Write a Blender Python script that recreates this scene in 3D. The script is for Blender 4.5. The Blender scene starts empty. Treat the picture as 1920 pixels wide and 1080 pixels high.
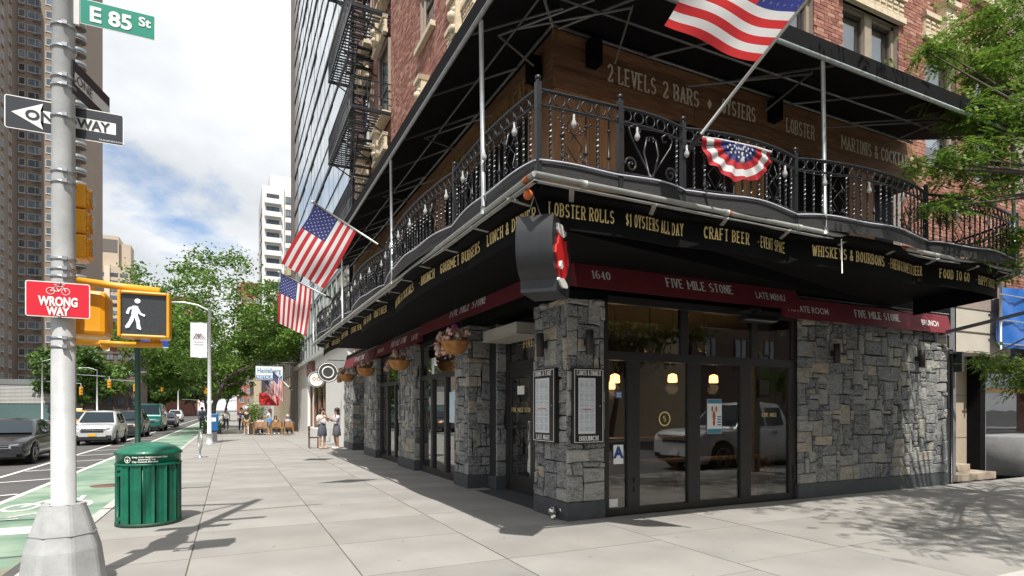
import bpy, math, random
import numpy as np
from mathutils import Vector, Matrix, Euler
R = math.radians
rng = random.Random(7)
SC = bpy.context.scene
COL = SC.collection

# ---------------------------------------------------------------- camera, sky, sun, exposure
EYE = 1.65                      # eye height in metres
YAW = math.atan(528 / 1095.0)   # the avenue (+Y) lies this far left of the lens axis
cam_d = bpy.data.cameras.new('camera'); cam = bpy.data.objects.new('camera', cam_d); COL.objects.link(cam)
cam.location = (0, 0, EYE); cam.rotation_euler = (R(90), 0, -YAW)
cam_d.sensor_width = 36; cam_d.lens = 36 * 1095 / 1920.0; cam_d.shift_y = 228 / 1920.0
cam_d.clip_start = 0.05; cam_d.clip_end = 3000
SC.camera = cam

SUN_EL, SUN_AZ = 58.0, 20.0     # shadows fall 20 degrees right of the avenue direction
W = bpy.data.worlds.new('World'); SC.world = W; W.use_nodes = True
def build_world():
    nt = W.node_tree; nt.nodes.clear()
    N = lambda t: nt.nodes.new(t); L = nt.links.new
    out = N('ShaderNodeOutputWorld'); bg = N('ShaderNodeBackground')
    sky = N('ShaderNodeTexSky'); sky.sky_type = 'NISHITA'; sky.sun_disc = False
    sky.sun_elevation = R(SUN_EL); sky.sun_rotation = R(180 + SUN_AZ); sky.air_density = 1.0; sky.dust_density = 0.6; sky.ozone_density = 2.0
    tc = N('ShaderNodeTexCoord'); sep = N('ShaderNodeSeparateXYZ'); L(tc.outputs['Generated'], sep.inputs[0])
    def math_(op, a, b=None, clamp=False):
        m = N('ShaderNodeMath'); m.operation = op; m.use_clamp = clamp
        for i, x in enumerate((a, b)):
            if x is None: continue
            if isinstance(x, (int, float)): m.inputs[i].default_value = x
            else: L(x, m.inputs[i])
        return m.outputs[0]
    zz = math_('ADD', math_('MAXIMUM', sep.outputs[2], 0.0), 0.32)
    cmb = N('ShaderNodeCombineXYZ'); L(math_('DIVIDE', sep.outputs[0], zz), cmb.inputs[0]); L(math_('DIVIDE', sep.outputs[1], zz), cmb.inputs[1]); cmb.inputs[2].default_value = CLOUD_SEED
    n1 = N('ShaderNodeTexNoise'); n1.inputs['Scale'].default_value = 1.5; n1.inputs['Detail'].default_value = 9; n1.inputs['Roughness'].default_value = 0.58; n1.inputs['Distortion'].default_value = 0.25
    L(cmb.outputs[0], n1.inputs['Vector'])
    r1 = N('ShaderNodeValToRGB'); r1.color_ramp.elements[0].position = 0.30; r1.color_ramp.elements[1].position = 0.40
    L(n1.outputs['Fac'], r1.inputs['Fac'])
    n2 = N('ShaderNodeTexNoise'); n2.inputs['Scale'].default_value = 2.1; n2.inputs['Detail'].default_value = 7; n2.inputs['Roughness'].default_value = 0.5
    add = N('ShaderNodeVectorMath'); add.operation = 'ADD'; add.inputs[1].default_value = (3.1, 1.7, 4.2); L(cmb.outputs[0], add.inputs[0]); L(add.outputs[0], n2.inputs['Vector'])
    r2 = N('ShaderNodeValToRGB'); e = r2.color_ramp.elements
    e[0].position = 0.34; e[0].color = (4.2, 4.45, 4.75, 1); e[1].position = 0.58; e[1].color = (6.6, 6.66, 6.75, 1)
    L(n2.outputs['Fac'], r2.inputs['Fac'])
    mix = N('ShaderNodeMix'); mix.data_type = 'RGBA'
    L(r1.outputs['Color'], mix.inputs['Factor']); L(sky.outputs[0], mix.inputs['A']); L(r2.outputs['Color'], mix.inputs['B'])
    L(mix.outputs['Result'], bg.inputs['Color']); bg.inputs['Strength'].default_value = 0.12
    L(bg.outputs[0], out.inputs[0])
CLOUD_SEED = 2.3
build_world()
sun_d = bpy.data.lights.new('sun', 'SUN'); sun = bpy.data.objects.new('sun', sun_d); COL.objects.link(sun)
sun_d.energy = 4.4; sun_d.angle = R(0.55); sun_d.color = (1.0, 0.955, 0.89)
_to = Vector((-math.sin(R(SUN_AZ)) * math.cos(R(SUN_EL)), -math.cos(R(SUN_AZ)) * math.cos(R(SUN_EL)), math.sin(R(SUN_EL))))
sun.rotation_euler = _to.to_track_quat('Z', 'Y').to_euler(); sun.location = (0, 0, 60)
SC.view_settings.view_transform = 'Standard'; SC.view_settings.look = 'None'; SC.view_settings.exposure = 0.5; SC.view_settings.gamma = 1
SC.cycles.max_bounces = 8; SC.cycles.transparent_max_bounces = 12

# ---------------------------------------------------------------- survey: sight lines to world planes (used to take measurements of the place)
_s, _c = math.sin(YAW), math.cos(YAW)
def ray(px, py):
    u = (px - 960) / 1095.0; v = (768 - py) / 1095.0
    return (_s + u * _c, _c - u * _s, v)
def onX(px, py, X): r = ray(px, py); d = X / r[0]; return Vector((X, r[1] * d, EYE + r[2] * d))
def onY(px, py, Y): r = ray(px, py); d = Y / r[1]; return Vector((r[0] * d, Y, EYE + r[2] * d))
def onZ(px, py, Z=0.0): r = ray(px, py); d = (Z - EYE) / r[2]; return Vector((r[0] * d, r[1] * d, Z))
def at(px, py, d): r = ray(px, py); return Vector((r[0] * d, r[1] * d, EYE + r[2] * d))

# ---------------------------------------------------------------- helpers
def tag(o, label=None, cat=None, group=None, kind=None):
    if label: o['label'] = label
    if cat: o['category'] = cat
    if group: o['group'] = group
    if kind: o['kind'] = kind
    return o
def thing(name, label, cat, loc=(0, 0, 0), group=None):
    o = bpy.data.objects.new(name, None); COL.objects.link(o); o.location = loc; o.empty_display_size = 0.2
    return tag(o, label, cat, group)
def rootloc(o):
    while o.parent is not None: o = o.parent
    return Vector(o.location)
def dup(o, parent=None):
    c = o.copy(); COL.objects.link(c); c.parent = parent
    for ch in list(o.children): dup(ch, c)
    return c
class MB:
    def __init__(s): s.v = []; s.f = []; s.m = []; s.sm = []
    def add(s, vs, fs, mi=0, smooth=False):
        b = len(s.v); s.v += [tuple(v) for v in vs]
        for f in fs: s.f.append(tuple(b + i for i in f)); s.m.append(mi); s.sm.append(smooth)
        return s
    def box(s, x0, y0, z0, x1, y1, z1, mi=0):
        if x0 > x1: x0, x1 = x1, x0
        if y0 > y1: y0, y1 = y1, y0
        if z0 > z1: z0, z1 = z1, z0
        return s.add([(x0,y0,z0),(x1,y0,z0),(x1,y1,z0),(x0,y1,z0),(x0,y0,z1),(x1,y0,z1),(x1,y1,z1),(x0,y1,z1)],
              [(0,3,2,1),(4,5,6,7),(0,1,5,4),(1,2,6,5),(2,3,7,6),(3,0,4,7)], mi)
    def obox(s, c, u, v, w, mi=0):   # centre and three half vectors (u,v,w right handed)
        c, u, v, w = map(Vector, (c, u, v, w)); p = []
        for k in (-1, 1):
            for a, b in ((-1,-1),(1,-1),(1,1),(-1,1)): p.append(c + a*u + b*v + k*w)
        return s.add(p, [(0,3,2,1),(4,5,6,7),(0,1,5,4),(1,2,6,5),(2,3,7,6),(3,0,4,7)], mi)
    def bar(s, a, b, w, h=None, up=(0,0,1), mi=0):
        a, b = Vector(a), Vector(b); d = b - a; h = w if h is None else h
        u = d.normalized().cross(Vector(up)); u = u.normalized() if u.length > 1e-6 else Vector((1,0,0)); v = u.cross(d.normalized())
        return s.obox((a+b)/2, u*w/2, v*h/2*-1, d/2, mi) if False else s.obox((a+b)/2, d/2, u*w/2, (d.normalized().cross(u))*h/2, mi)
    def tube(s, pts, r, n=6, mi=0, closed=False, cap=True, smooth=True):
        pts = [Vector(p) for p in pts]; k = len(pts); rs = r if isinstance(r, (list, tuple)) else [r]*k
        vs = []; ref = None
        for i, p in enumerate(pts):
            if closed: t = pts[(i+1) % k] - pts[i-1]
            else: t = pts[min(i+1, k-1)] - pts[max(i-1, 0)]
            t = t.normalized() if t.length > 1e-9 else Vector((0,0,1))
            if ref is None: ref = Vector((0,0,1)) if abs(t.z) < 0.9 else Vector((1,0,0))
            a = t.cross(ref); a = a.normalized() if a.length > 1e-6 else Vector((1,0,0)); b = a.cross(t); ref = b
            for j in range(n):
                q = 2*math.pi*j/n; vs.append(p + (a*math.cos(q) + b*math.sin(q))*rs[i])
        fs = []
        for i in range(k if closed else k-1):
            i2 = (i+1) % k
            for j in range(n):
                j2 = (j+1) % n; fs.append((i*n+j, i2*n+j, i2*n+j2, i*n+j2)[::-1])
        s.add(vs, fs, mi, smooth)
        if cap and not closed:
            b0 = len(s.v) - len(vs)
            s.f.append(tuple(b0+j for j in range(n))); s.m.append(mi); s.sm.append(False)
            s.f.append(tuple(b0+(k-1)*n+j for j in range(n))[::-1]); s.m.append(mi); s.sm.append(False)
        return s
    def lathe(s, prof, c=(0,0,0), n=16, mi=0, smooth=True, sx=1, sy=1):
        c = Vector(c); vs = []; k = len(prof)
        for r, z in prof:
            for j in range(n):
                q = 2*math.pi*j/n; vs.append((c.x + r*sx*math.cos(q), c.y + r*sy*math.sin(q), c.z + z))
        fs = [(i*n+j, i*n+(j+1) % n, (i+1)*n+(j+1) % n, (i+1)*n+j) for i in range(k-1) for j in range(n)]
        fs += [tuple(range(n))[::-1], tuple((k-1)*n+j for j in range(n))]
        return s.add(vs, fs, mi, smooth)
    def prism(s, poly, vec, mi=0):
        vec = Vector(vec); n = len(poly); p = [Vector(q) for q in poly]
        return s.add(p + [q+vec for q in p], [tuple(range(n))[::-1], tuple(range(n, 2*n))] + [(i, (i+1) % n, n+(i+1) % n, n+i) for i in range(n)], mi)
    def grid(s, G, mi=0, smooth=True, fm=None):
        a, b = len(G), len(G[0]); base = len(s.v); s.v += [tuple(p) for row in G for p in row]
        for i in range(a-1):
            for j in range(b-1):
                s.f.append((base+i*b+j, base+i*b+j+1, base+(i+1)*b+j+1, base+(i+1)*b+j)); s.m.append(fm(i, j) if fm else mi); s.sm.append(smooth)
        return s
    def torus(s, c, R_, r, ax=(0,1,0), n=14, k=5, mi=0):
        c, ax = Vector(c), Vector(ax).normalized(); a = ax.orthogonal().normalized(); b = ax.cross(a)
        return s.tube([c + (a*math.cos(2*math.pi*i/n) + b*math.sin(2*math.pi*i/n))*R_ for i in range(n)], r, k, mi, closed=True)
    def ball(s, c, r, n=8, k=6, mi=0, sc=(1,1,1)):
        prof = [(math.sin(math.pi*i/k)*1 or 1e-4, -math.cos(math.pi*i/k)) for i in range(k+1)]
        c = Vector(c); vs = [(c.x + p*r*sc[0]*math.cos(2*math.pi*j/n), c.y + p*r*sc[1]*math.sin(2*math.pi*j/n), c.z + z*r*sc[2]) for p, z in prof for j in range(n)]
        return s.add(vs, [(i*n+j, i*n+(j+1) % n, (i+1)*n+(j+1) % n, (i+1)*n+j) for i in range(k) for j in range(n)], mi, True)
    def mesh(s, name, mats, off=Vector((0,0,0))):
        me = bpy.data.meshes.new(name)
        me.from_pydata([(v[0]-off[0], v[1]-off[1], v[2]-off[2]) for v in s.v], [], s.f)
        for m in (mats if isinstance(mats, (list, tuple)) else [mats]): me.materials.append(m)
        me.polygons.foreach_set('material_index', s.m); me.polygons.foreach_set('use_smooth', s.sm); me.update()
        return me
    def build(s, name, mats, parent=None, bevel=0, **kw):
        off = rootloc(parent) if parent is not None else Vector((0,0,0))
        o = bpy.data.objects.new(name, s.mesh(name, mats, off)); COL.objects.link(o); o.parent = parent
        if bevel:
            b = o.modifiers.new('bevel', 'BEVEL'); b.width = bevel; b.segments = 2; b.limit_method = 'ANGLE'; b.angle_limit = R(40)
        return tag(o, **kw)
def inst(mesh, name, parent, loc, rot=(0,0,0), scale=(1,1,1)):    # loc in world; parent chain unrotated
    o = bpy.data.objects.new(name, mesh); COL.objects.link(o); o.parent = parent
    o.location = Vector(loc) - (rootloc(parent) if parent is not None else Vector((0,0,0))); o.rotation_euler = rot; o.scale = scale
    return o

# ---------------------------------------------------------------- materials
MATS = {}
def M(name, col, rough=0.6, metal=0.0, var=0.12, vs=6.0, bump=0.0, bs=40.0, rnd=0.0, col2=None, spec=0.5, coat=0.0, ramp=None, stretch=(1,1,1), emit=None, detail=6, vein=None, spots=0.0):
    """Principled with noise mottling (var), relief (bump) and a brightness that varies from piece to piece (rnd) or a colour ramp over pieces."""
    if name in MATS: return MATS[name]
    m = bpy.data.materials.new(name); MATS[name] = m; m.use_nodes = True
    nt = m.node_tree; b = nt.nodes['Principled BSDF']; N = nt.nodes.new; L = nt.links.new
    b.inputs['Roughness'].default_value = rough; b.inputs['Metallic'].default_value = metal; b.inputs['Specular IOR Level'].default_value = spec
    if coat: b.inputs['Coat Weight'].default_value = coat; b.inputs['Coat Roughness'].default_value = 0.05
    tc = N('ShaderNodeTexCoord'); mp = N('ShaderNodeMapping'); mp.inputs['Scale'].default_value = stretch
    oi = N('ShaderNodeObjectInfo'); geo = N('ShaderNodeNewGeometry')
    ad = N('ShaderNodeMath'); ad.operation = 'ADD'; L(oi.outputs['Random'], ad.inputs[0]); L(geo.outputs['Random Per Island'], ad.inputs[1])
    fr = N('ShaderNodeMath'); fr.operation = 'FRACT'; L(ad.outputs[0], fr.inputs[0])
    off = N('ShaderNodeVectorMath'); off.operation = 'ADD'
    L(tc.outputs['Object'], mp.inputs[0]); L(mp.outputs[0], off.inputs[0])
    if rnd or ramp:
        sc = N('ShaderNodeMath'); sc.operation = 'MULTIPLY'; sc.inputs[1].default_value = 57.0; L(fr.outputs[0], sc.inputs[0]); L(sc.outputs[0], off.inputs[1])
    vec = off.outputs[0]
    def mixc(mode, fac, a, c):
        x = N('ShaderNodeMix'); x.data_type = 'RGBA'; x.blend_type = mode
        for k, val in (('Factor', fac), ('A', a), ('B', c)):
            if isinstance(val, (int, float)): x.inputs[k].default_value = val
            elif isinstance(val, tuple): x.inputs[k].default_value = (*val[:3], 1)
            else: L(val, x.inputs[k])
        return x.outputs['Result']
    cur = col
    if ramp:
        cr = N('ShaderNodeValToRGB'); cr.color_ramp.interpolation = 'LINEAR'; el = cr.color_ramp.elements
        while len(el) < len(ramp): el.new(0.5)
        for i, (p, c) in enumerate(ramp): el[i].position = p; el[i].color = (*c, 1)
        L(fr.outputs[0], cr.inputs[0]); cur = cr.outputs[0]
    if var or col2:
        n = N('ShaderNodeTexNoise'); n.inputs['Scale'].default_value = vs; n.inputs['Detail'].default_value = detail; n.inputs['Roughness'].default_value = 0.62; L(vec, n.inputs['Vector'])
        if col2:
            rr = N('ShaderNodeValToRGB'); rr.color_ramp.elements[0].position = 0.4; rr.color_ramp.elements[1].position = 0.62; L(n.outputs['Fac'], rr.inputs[0])
            cur = mixc('MIX', rr.outputs[0], cur, col2)
        if var:
            mr = N('ShaderNodeMapRange'); mr.inputs['From Min'].default_value = 0.25; mr.inputs['From Max'].default_value = 0.75; mr.inputs['To Min'].default_value = 1-var; mr.inputs['To Max'].default_value = 1+var
            L(n.outputs['Fac'], mr.inputs[0]); cur = mixc('MULTIPLY', 1.0, cur, mr.outputs[0])
    if spots:
        vo = N('ShaderNodeTexVoronoi'); vo.inputs['Scale'].default_value = 2.6; L(vec, vo.inputs['Vector'])
        rs_ = N('ShaderNodeMapRange'); rs_.inputs['From Min'].default_value = 0.04; rs_.inputs['From Max'].default_value = 0.07; rs_.inputs['To Min'].default_value = 1-spots; rs_.inputs['To Max'].default_value = 1.0; L(vo.outputs['Distance'], rs_.inputs[0]); cur = mixc('MULTIPLY', 1.0, cur, rs_.outputs[0])
        nb2 = N('ShaderNodeTexNoise'); nb2.inputs['Scale'].default_value = 0.9; nb2.inputs['Detail'].default_value = 3; L(tc.outputs['Object'], nb2.inputs['Vector'])
        r2_ = N('ShaderNodeMapRange'); r2_.inputs['From Min'].default_value = 0.3; r2_.inputs['From Max'].default_value = 0.7; r2_.inputs['To Min'].default_value = 0.84; r2_.inputs['To Max'].default_value = 1.1; L(nb2.outputs['Fac'], r2_.inputs[0]); cur = mixc('MULTIPLY', 1.0, cur, r2_.outputs[0])
    if vein:
        nv = N('ShaderNodeTexNoise'); nv.inputs['Scale'].default_value = 5.0; nv.inputs['Detail'].default_value = 10; nv.inputs['Distortion'].default_value = 2.2; nv.inputs['Roughness'].default_value = 0.7; L(vec, nv.inputs['Vector'])
        rv = N('ShaderNodeValToRGB'); ev = rv.color_ramp.elements; ev[0].position = 0.47; ev[0].color = (0, 0, 0, 1); ev[1].position = 0.52; ev[1].color = (.75, .75, .75, 1); e3 = ev.new(0.57); e3.color = (0, 0, 0, 1)
        L(nv.outputs['Fac'], rv.inputs[0]); cur = mixc('MIX', rv.outputs[0], cur, vein)
    if rnd:
        mr = N('ShaderNodeMapRange'); mr.inputs['To Min'].default_value = 1-rnd; mr.inputs['To Max'].default_value = 1+rnd; L(fr.outputs[0], mr.inputs[0]); cur = mixc('MULTIPLY', 1.0, cur, mr.outputs[0])
    if isinstance(cur, tuple): b.inputs['Base Color'].default_value = (*cur, 1)
    else: L(cur, b.inputs['Base Color'])
    if bump:
        n3 = N('ShaderNodeTexNoise'); n3.inputs['Scale'].default_value = bs; n3.inputs['Detail'].default_value = 8; L(vec, n3.inputs['Vector'])
        bp = N('ShaderNodeBump'); bp.inputs['Strength'].default_value = min(1, bump); bp.inputs['Distance'].default_value = 0.02; L(n3.outputs['Fac'], bp.inputs['Height']); L(bp.outputs[0], b.inputs['Normal'])
    if emit: b.inputs['Emission Color'].default_value = (*emit[:3], 1); b.inputs['Emission Strength'].default_value = emit[3]
    return m
def glass(name, tint=(0.8, 0.85, 0.85), ior=1.7, rough=0.0, refl=(1, 1, 1), wob=0.0):
    if name in MATS: return MATS[name]
    m = bpy.data.materials.new(name); MATS[name] = m; m.use_nodes = True; nt = m.node_tree; nt.nodes.clear(); N = nt.nodes.new; L = nt.links.new
    o = N('ShaderNodeOutputMaterial'); t = N('ShaderNodeBsdfTransparent'); g = N('ShaderNodeBsdfGlossy'); lw = N('ShaderNodeLayerWeight'); lw.inputs[0].default_value = 0.5; pw = N('ShaderNodeMath'); pw.operation = 'POWER'; pw.inputs[1].default_value = 5.0; f = N('ShaderNodeMapRange'); x = N('ShaderNodeMixShader')
    t.inputs[0].default_value = (*tint, 1); g.inputs[0].default_value = (*refl, 1); g.inputs['Roughness'].default_value = rough; F0 = ((ior-1)/(ior+1))**2; f.inputs['To Min'].default_value = F0; L(lw.outputs['Facing'], pw.inputs[0]); L(pw.outputs[0], f.inputs[0])
    if wob:
        n = N('ShaderNodeTexNoise'); n.inputs['Scale'].default_value = 1.2; tc = N('ShaderNodeTexCoord'); L(tc.outputs['Object'], n.inputs['Vector'])
        bp = N('ShaderNodeBump'); bp.inputs['Strength'].default_value = wob; bp.inputs['Distance'].default_value = 0.05; L(n.outputs['Fac'], bp.inputs['Height']); L(bp.outputs[0], g.inputs['Normal'])
    L(f.outputs[0], x.inputs[0]); L(t.outputs[0], x.inputs[1]); L(g.outputs[0], x.inputs[2]); L(x.outputs[0], o.inputs[0])
    return m
def brick_tex(name, c1, c2, mortar, scale=1.0, bw=0.21, bh=0.075, axis='x', rough=0.85):
    m = bpy.data.materials.new(name); MATS[name] = m; m.use_nodes = True; nt = m.node_tree; b = nt.nodes['Principled BSDF']; N = nt.nodes.new; L = nt.links.new
    tc = N('ShaderNodeTexCoord'); sp = N('ShaderNodeSeparateXYZ'); L(tc.outputs['Object'], sp.inputs[0]); cb = N('ShaderNodeCombineXYZ')
    ad = N('ShaderNodeMath'); ad.operation = 'ADD'; L(sp.outputs[0], ad.inputs[0]); L(sp.outputs[1], ad.inputs[1])
    L(ad.outputs[0], cb.inputs[0]); L(sp.outputs[2], cb.inputs[1])
    t = N('ShaderNodeTexBrick'); t.inputs['Color1'].default_value = (*c1, 1); t.inputs['Color2'].default_value = (*c2, 1); t.inputs['Mortar'].default_value = (*mortar, 1)
    t.inputs['Scale'].default_value = scale; t.inputs['Brick Width'].default_value = bw; t.inputs['Row Height'].default_value = bh; t.inputs['Mortar Size'].default_value = 0.006; L(cb.outputs[0], t.inputs['Vector'])
    L(t.outputs['Color'], b.inputs['Base Color']); b.inputs['Roughness'].default_value = rough
    return m

concrete = M('concrete', (0.30, 0.29, 0.273), 0.85, var=0.16, vs=1.1, bump=0.15, bs=120, rnd=0.07, col2=(0.262, 0.248, 0.228), detail=12, spots=0.42)
joint = M('joint', (0.16, 0.135, 0.11), 0.95, var=0.2)
kerbm = M('kerb_stone', (0.42, 0.41, 0.39), 0.85, var=0.16, vs=3, bump=0.2, rnd=0.08)
asphalt = M('asphalt', (0.085, 0.083, 0.083), 0.9, var=0.22, vs=0.8, bump=0.25, bs=90)
bike_green = M('bike_green', (0.14, 0.245, 0.175), 0.85, var=0.22, vs=0.7, bump=0.15, bs=90, col2=(0.25, 0.315, 0.245))
paint_white = M('road_white', (0.62, 0.61, 0.58), 0.8, var=0.2, vs=5, bump=0.1)
black_metal = M('black_metal', (0.016, 0.017, 0.019), 0.34, 0.0, var=0.15, spec=0.6)
iron = M('iron', (0.022, 0.024, 0.028), 0.36, 0.35, var=0.2, vs=14, spec=0.6)
black_cloth = M('black_canvas', (0.008, 0.008, 0.009), 0.9, var=0.2, vs=3, bump=0.1, bs=60, spec=0.15)
black_paint = M('black_paint', (0.005, 0.005, 0.0052), 0.8, spec=0.12, var=0.2, vs=4)
galv = M('galvanised', (0.46, 0.49, 0.50), 0.38, 0.75, var=0.2, vs=9)
pipe_paint = M('pipe_grey', (0.42, 0.44, 0.42), 0.5, 0.2, var=0.22, vs=7, col2=(0.30, 0.29, 0.26))
maroon = M('maroon_canvas', (0.165, 0.016, 0.026), 0.75, var=0.14, vs=2.5, bump=0.15, bs=14)
white_paint = M('white_paint', (0.78, 0.77, 0.74), 0.6, var=0.06)
cream_letter = M('cream_letter', (0.88, 0.80, 0.63), 0.7, var=0.12, vs=20)
gold = M('gold_letter', (0.80, 0.62, 0.27), 0.55, 0.0, var=0.22, vs=30)
wood = M('plank_wood', (0.27, 0.14, 0.07), 0.75, var=0.5, vs=3.0, bump=0.3, bs=12, rnd=0.35, stretch=(1.0, 1.0, 9.0), detail=9)
woodv = M('plank_wood_upright', (0.42, 0.225, 0.115), 0.72, var=0.35, vs=2.5, bump=0.3, bs=10, rnd=0.25, stretch=(9.0, 9.0, 0.9), detail=9)
table_wood = M('table_wood', (0.40, 0.17, 0.06), 0.45, var=0.25, vs=4, stretch=(1, 6, 6))
sandstone = M('carved_stone', (0.60, 0.51, 0.37), 0.85, var=0.2, vs=9, bump=0.3, bs=30)
limestone = M('frame_stone', (0.30, 0.25, 0.19), 0.8, var=0.15, vs=5)
brickm = M('brick', (0.3, 0.1, 0.07), 0.88, var=0.18, vs=22, bump=0.35, bs=70, ramp=[(0.0, (0.18, 0.072, 0.052)), (0.25, (0.26, 0.105, 0.075)), (0.6, (0.32, 0.14, 0.10)), (0.85, (0.38, 0.19, 0.14)), (1.0, (0.43, 0.26, 0.20))])
mortarm = M('mortar', (0.30, 0.24, 0.21), 0.95, var=0.15, vs=10)
stonem = M('rubble_stone', (0.2, 0.2, 0.2), 0.7, var=0.45, vs=6.0, bump=1.0, bs=14, detail=12, vein=(0.40, 0.41, 0.40), stretch=(1.0, 1.0, 2.2),
           ramp=[(0.0, (0.05, 0.054, 0.058)), (0.3, (0.11, 0.115, 0.118)), (0.55, (0.175, 0.175, 0.165)), (0.78, (0.28, 0.272, 0.245)), (0.9, (0.26, 0.228, 0.165)), (1.0, (0.37, 0.305, 0.205))])
stone_mortar = M('stone_mortar', (0.022, 0.022, 0.023), 0.95, var=0.2)
slate = M('slate_plinth', (0.055, 0.062, 0.068), 0.55, var=0.3, vs=5, bump=0.1)
glass_door = glass('door_glass', (0.66, 0.69, 0.69), 2.0, wob=0.02)
glass_win = glass('window_glass', (0.78, 0.82, 0.84), 2.2, wob=0.03)
glass_av = glass('avenue_glass', (0.35, 0.38, 0.40), 3.3, wob=0.015)
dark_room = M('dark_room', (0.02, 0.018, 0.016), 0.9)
yellow_sig = M('signal_yellow', (0.72, 0.33, 0.012), 0.42, var=0.1, vs=4, coat=0.2)
pole_paint = M('pole_silver', (0.40, 0.41, 0.41), 0.5, 0.0, var=0.2, vs=4, bump=0.05)
steel = M('steel_band', (0.42, 0.43, 0.44), 0.32, 0.9, var=0.2)
# ---------------------------------------------------------------- lettering
def arc(cx, cy, rx, ry, a0, a1, n=9):
    return [(cx + rx*math.cos(R(a0 + (a1-a0)*i/n)), cy + ry*math.sin(R(a0 + (a1-a0)*i/n))) for i in range(n+1)]
def oval(w, n=16): return arc(w/2, 0.5, w/2, 0.5, 0, 360, n)
def glyphs(w=0.42):
    h = w/2; G = {}
    def g(c, st, se=(), ww=w): G[c] = (ww, st, se)
    g('A', [[(0,0),(h,1)], [(h,1),(w,0)], [(w*.2,.3),(w*.8,.3)]], [(0,0),(w,0)])
    g('B', [[(0,0),(0,1)], [(0,1),(h,1)] + arc(h,.76,h*.9,.24,90,-90), [(0,.52),(h,.52)] + arc(h,.26,h,.26,90,-90) + [(0,0)]], [(0,0),(0,1)])
    g('C', [arc(h,.5,h,.5,45,315,14)], [(w*.9,.86)])
    g('D', [[(0,0),(0,1)], [(0,1),(w*.4,1)] + arc(w*.4,.5,w*.6,.5,90,-90) + [(0,0)]], [(0,0),(0,1)])
    g('E', [[(0,0),(0,1)], [(0,1),(w*.9,1)], [(0,.5),(w*.7,.5)], [(0,0),(w*.95,0)]], [(0,0),(0,1)])
    g('F', [[(0,0),(0,1)], [(0,1),(w*.9,1)], [(0,.52),(w*.7,.52)]], [(0,0),(0,1)])
    g('G', [arc(h,.5,h,.5,45,360,15) + [(w,.45)], [(w*.55,.45),(w*1.1,.45)]], [])
    g('H', [[(0,0),(0,1)], [(w,0),(w,1)], [(0,.5),(w,.5)]], [(0,0),(0,1),(w,0),(w,1)])
    g('I', [[(0,0),(0,1)]], [(0,0),(0,1)], 0.02)
    g('J', [[(w*.7,1),(w*.7,.25)] + arc(w*.35,.25,w*.35,.25,0,-180)], [(w*.7,1)], w*.75)
    g('K', [[(0,0),(0,1)], [(w,1),(0,.45)], [(w*.3,.6),(w,0)]], [(0,0),(0,1),(w,0),(w,1)])
    g('L', [[(0,0),(0,1)], [(0,0),(w*.95,0)], [(w*.95,0),(w*.95,.18)]], [(0,1)])
    g('M', [[(0,0),(0,1)], [(0,1),(w*.75,.3)], [(w*.75,.3),(w*1.5,1)], [(w*1.5,1),(w*1.5,0)]], [(0,0),(w*1.5,0)], w*1.5)
    g('N', [[(0,0),(0,1)], [(0,1),(w,0)], [(w,0),(w,1)]], [(0,0),(w,1)])
    g('O', [oval(w)]); g('Q', [oval(w), [(w*.55,.25),(w,-.08)]])
    g('P', [[(0,0),(0,1)], [(0,1),(h,1)] + arc(h,.73,h,.27,90,-90) + [(0,.46)]], [(0,0),(0,1)])
    g('R', [[(0,0),(0,1)], [(0,1),(h,1)] + arc(h,.75,h,.25,90,-90) + [(0,.5)], [(h,.5),(w,0)]], [(0,0),(0,1),(w,0)])
    g('S', [arc(h,.74,h*.95,.26,30,270,9) + arc(h,.25,h,.25,90,-150,9)[1:]], [])
    g('T', [[(h,0),(h,1)], [(0,1),(w,1)]], [(h,0)]); g('U', [[(0,1),(0,.28)] + arc(h,.28,h,.28,180,360) + [(w,1)]], [(0,1),(w,1)])
    g('V', [[(0,1),(h,0)], [(h,0),(w,1)]], [(0,1),(w,1)])
    g('W', [[(0,1),(w*.35,0)], [(w*.35,0),(w*.68,.9)], [(w*.68,.9),(w*1.02,0)], [(w*1.02,0),(w*1.36,1)]], [(0,1),(w*1.36,1)], w*1.36)
    g('Y', [[(0,1),(h,.45)], [(w,1),(h,.45)], [(h,.45),(h,0)]], [(0,1),(w,1),(h,0)])
    g('X', [[(0,1),(w,0)], [(0,0),(w,1)]]); g('Z', [[(0,1),(w,1),(0,0),(w,0)]])
    g('&', [[(w,0),(w*.15,.75)] + arc(w*.42,.8,w*.28,.2,190,-20,8) + [(w*.1,.38)] + arc(w*.42,.24,w*.42,.24,150,300,8) + [(w,.45)]])
    g('$', [arc(h,.7,h*.9,.2,30,270,8) + arc(h,.3,h*.95,.2,90,-150,8)[1:], [(h,0),(h,1)]]); g('1', [[(h*.6,0),(h*.6,1)], [(h*.6,1),(0,.8)]], [(h*.6,0)], h)
    g('2', [arc(h,.72,h,.28,160,-20,8) + [(0,0)], [(0,0),(w,0)], [(w,0),(w,.15)]]); g('4', [[(w*.75,0),(w*.75,1)], [(w*.75,1),(0,.3)], [(0,.3),(w*1.05,.3)]], [(w*.75,0)])
    g('6', [arc(h,.3,h,.3,0,360,12), [(0,.32)] + arc(h,.4,h,.6,180,60,8)]); g('0', [oval(w)]); g('.', [[(0,.42),(.1,.42)]], (), .1); g("'", [[(0,.75),(0,1)]], (), .03)
    g('5', [[(w*.9,1),(0,1),(0,.55)] + arc(h,.32,h,.32,130,-150,10)]); g('8', [arc(h,.75,h*.85,.25,0,360,12), arc(h,.26,h,.26,0,360,12)])
    return G
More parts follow.
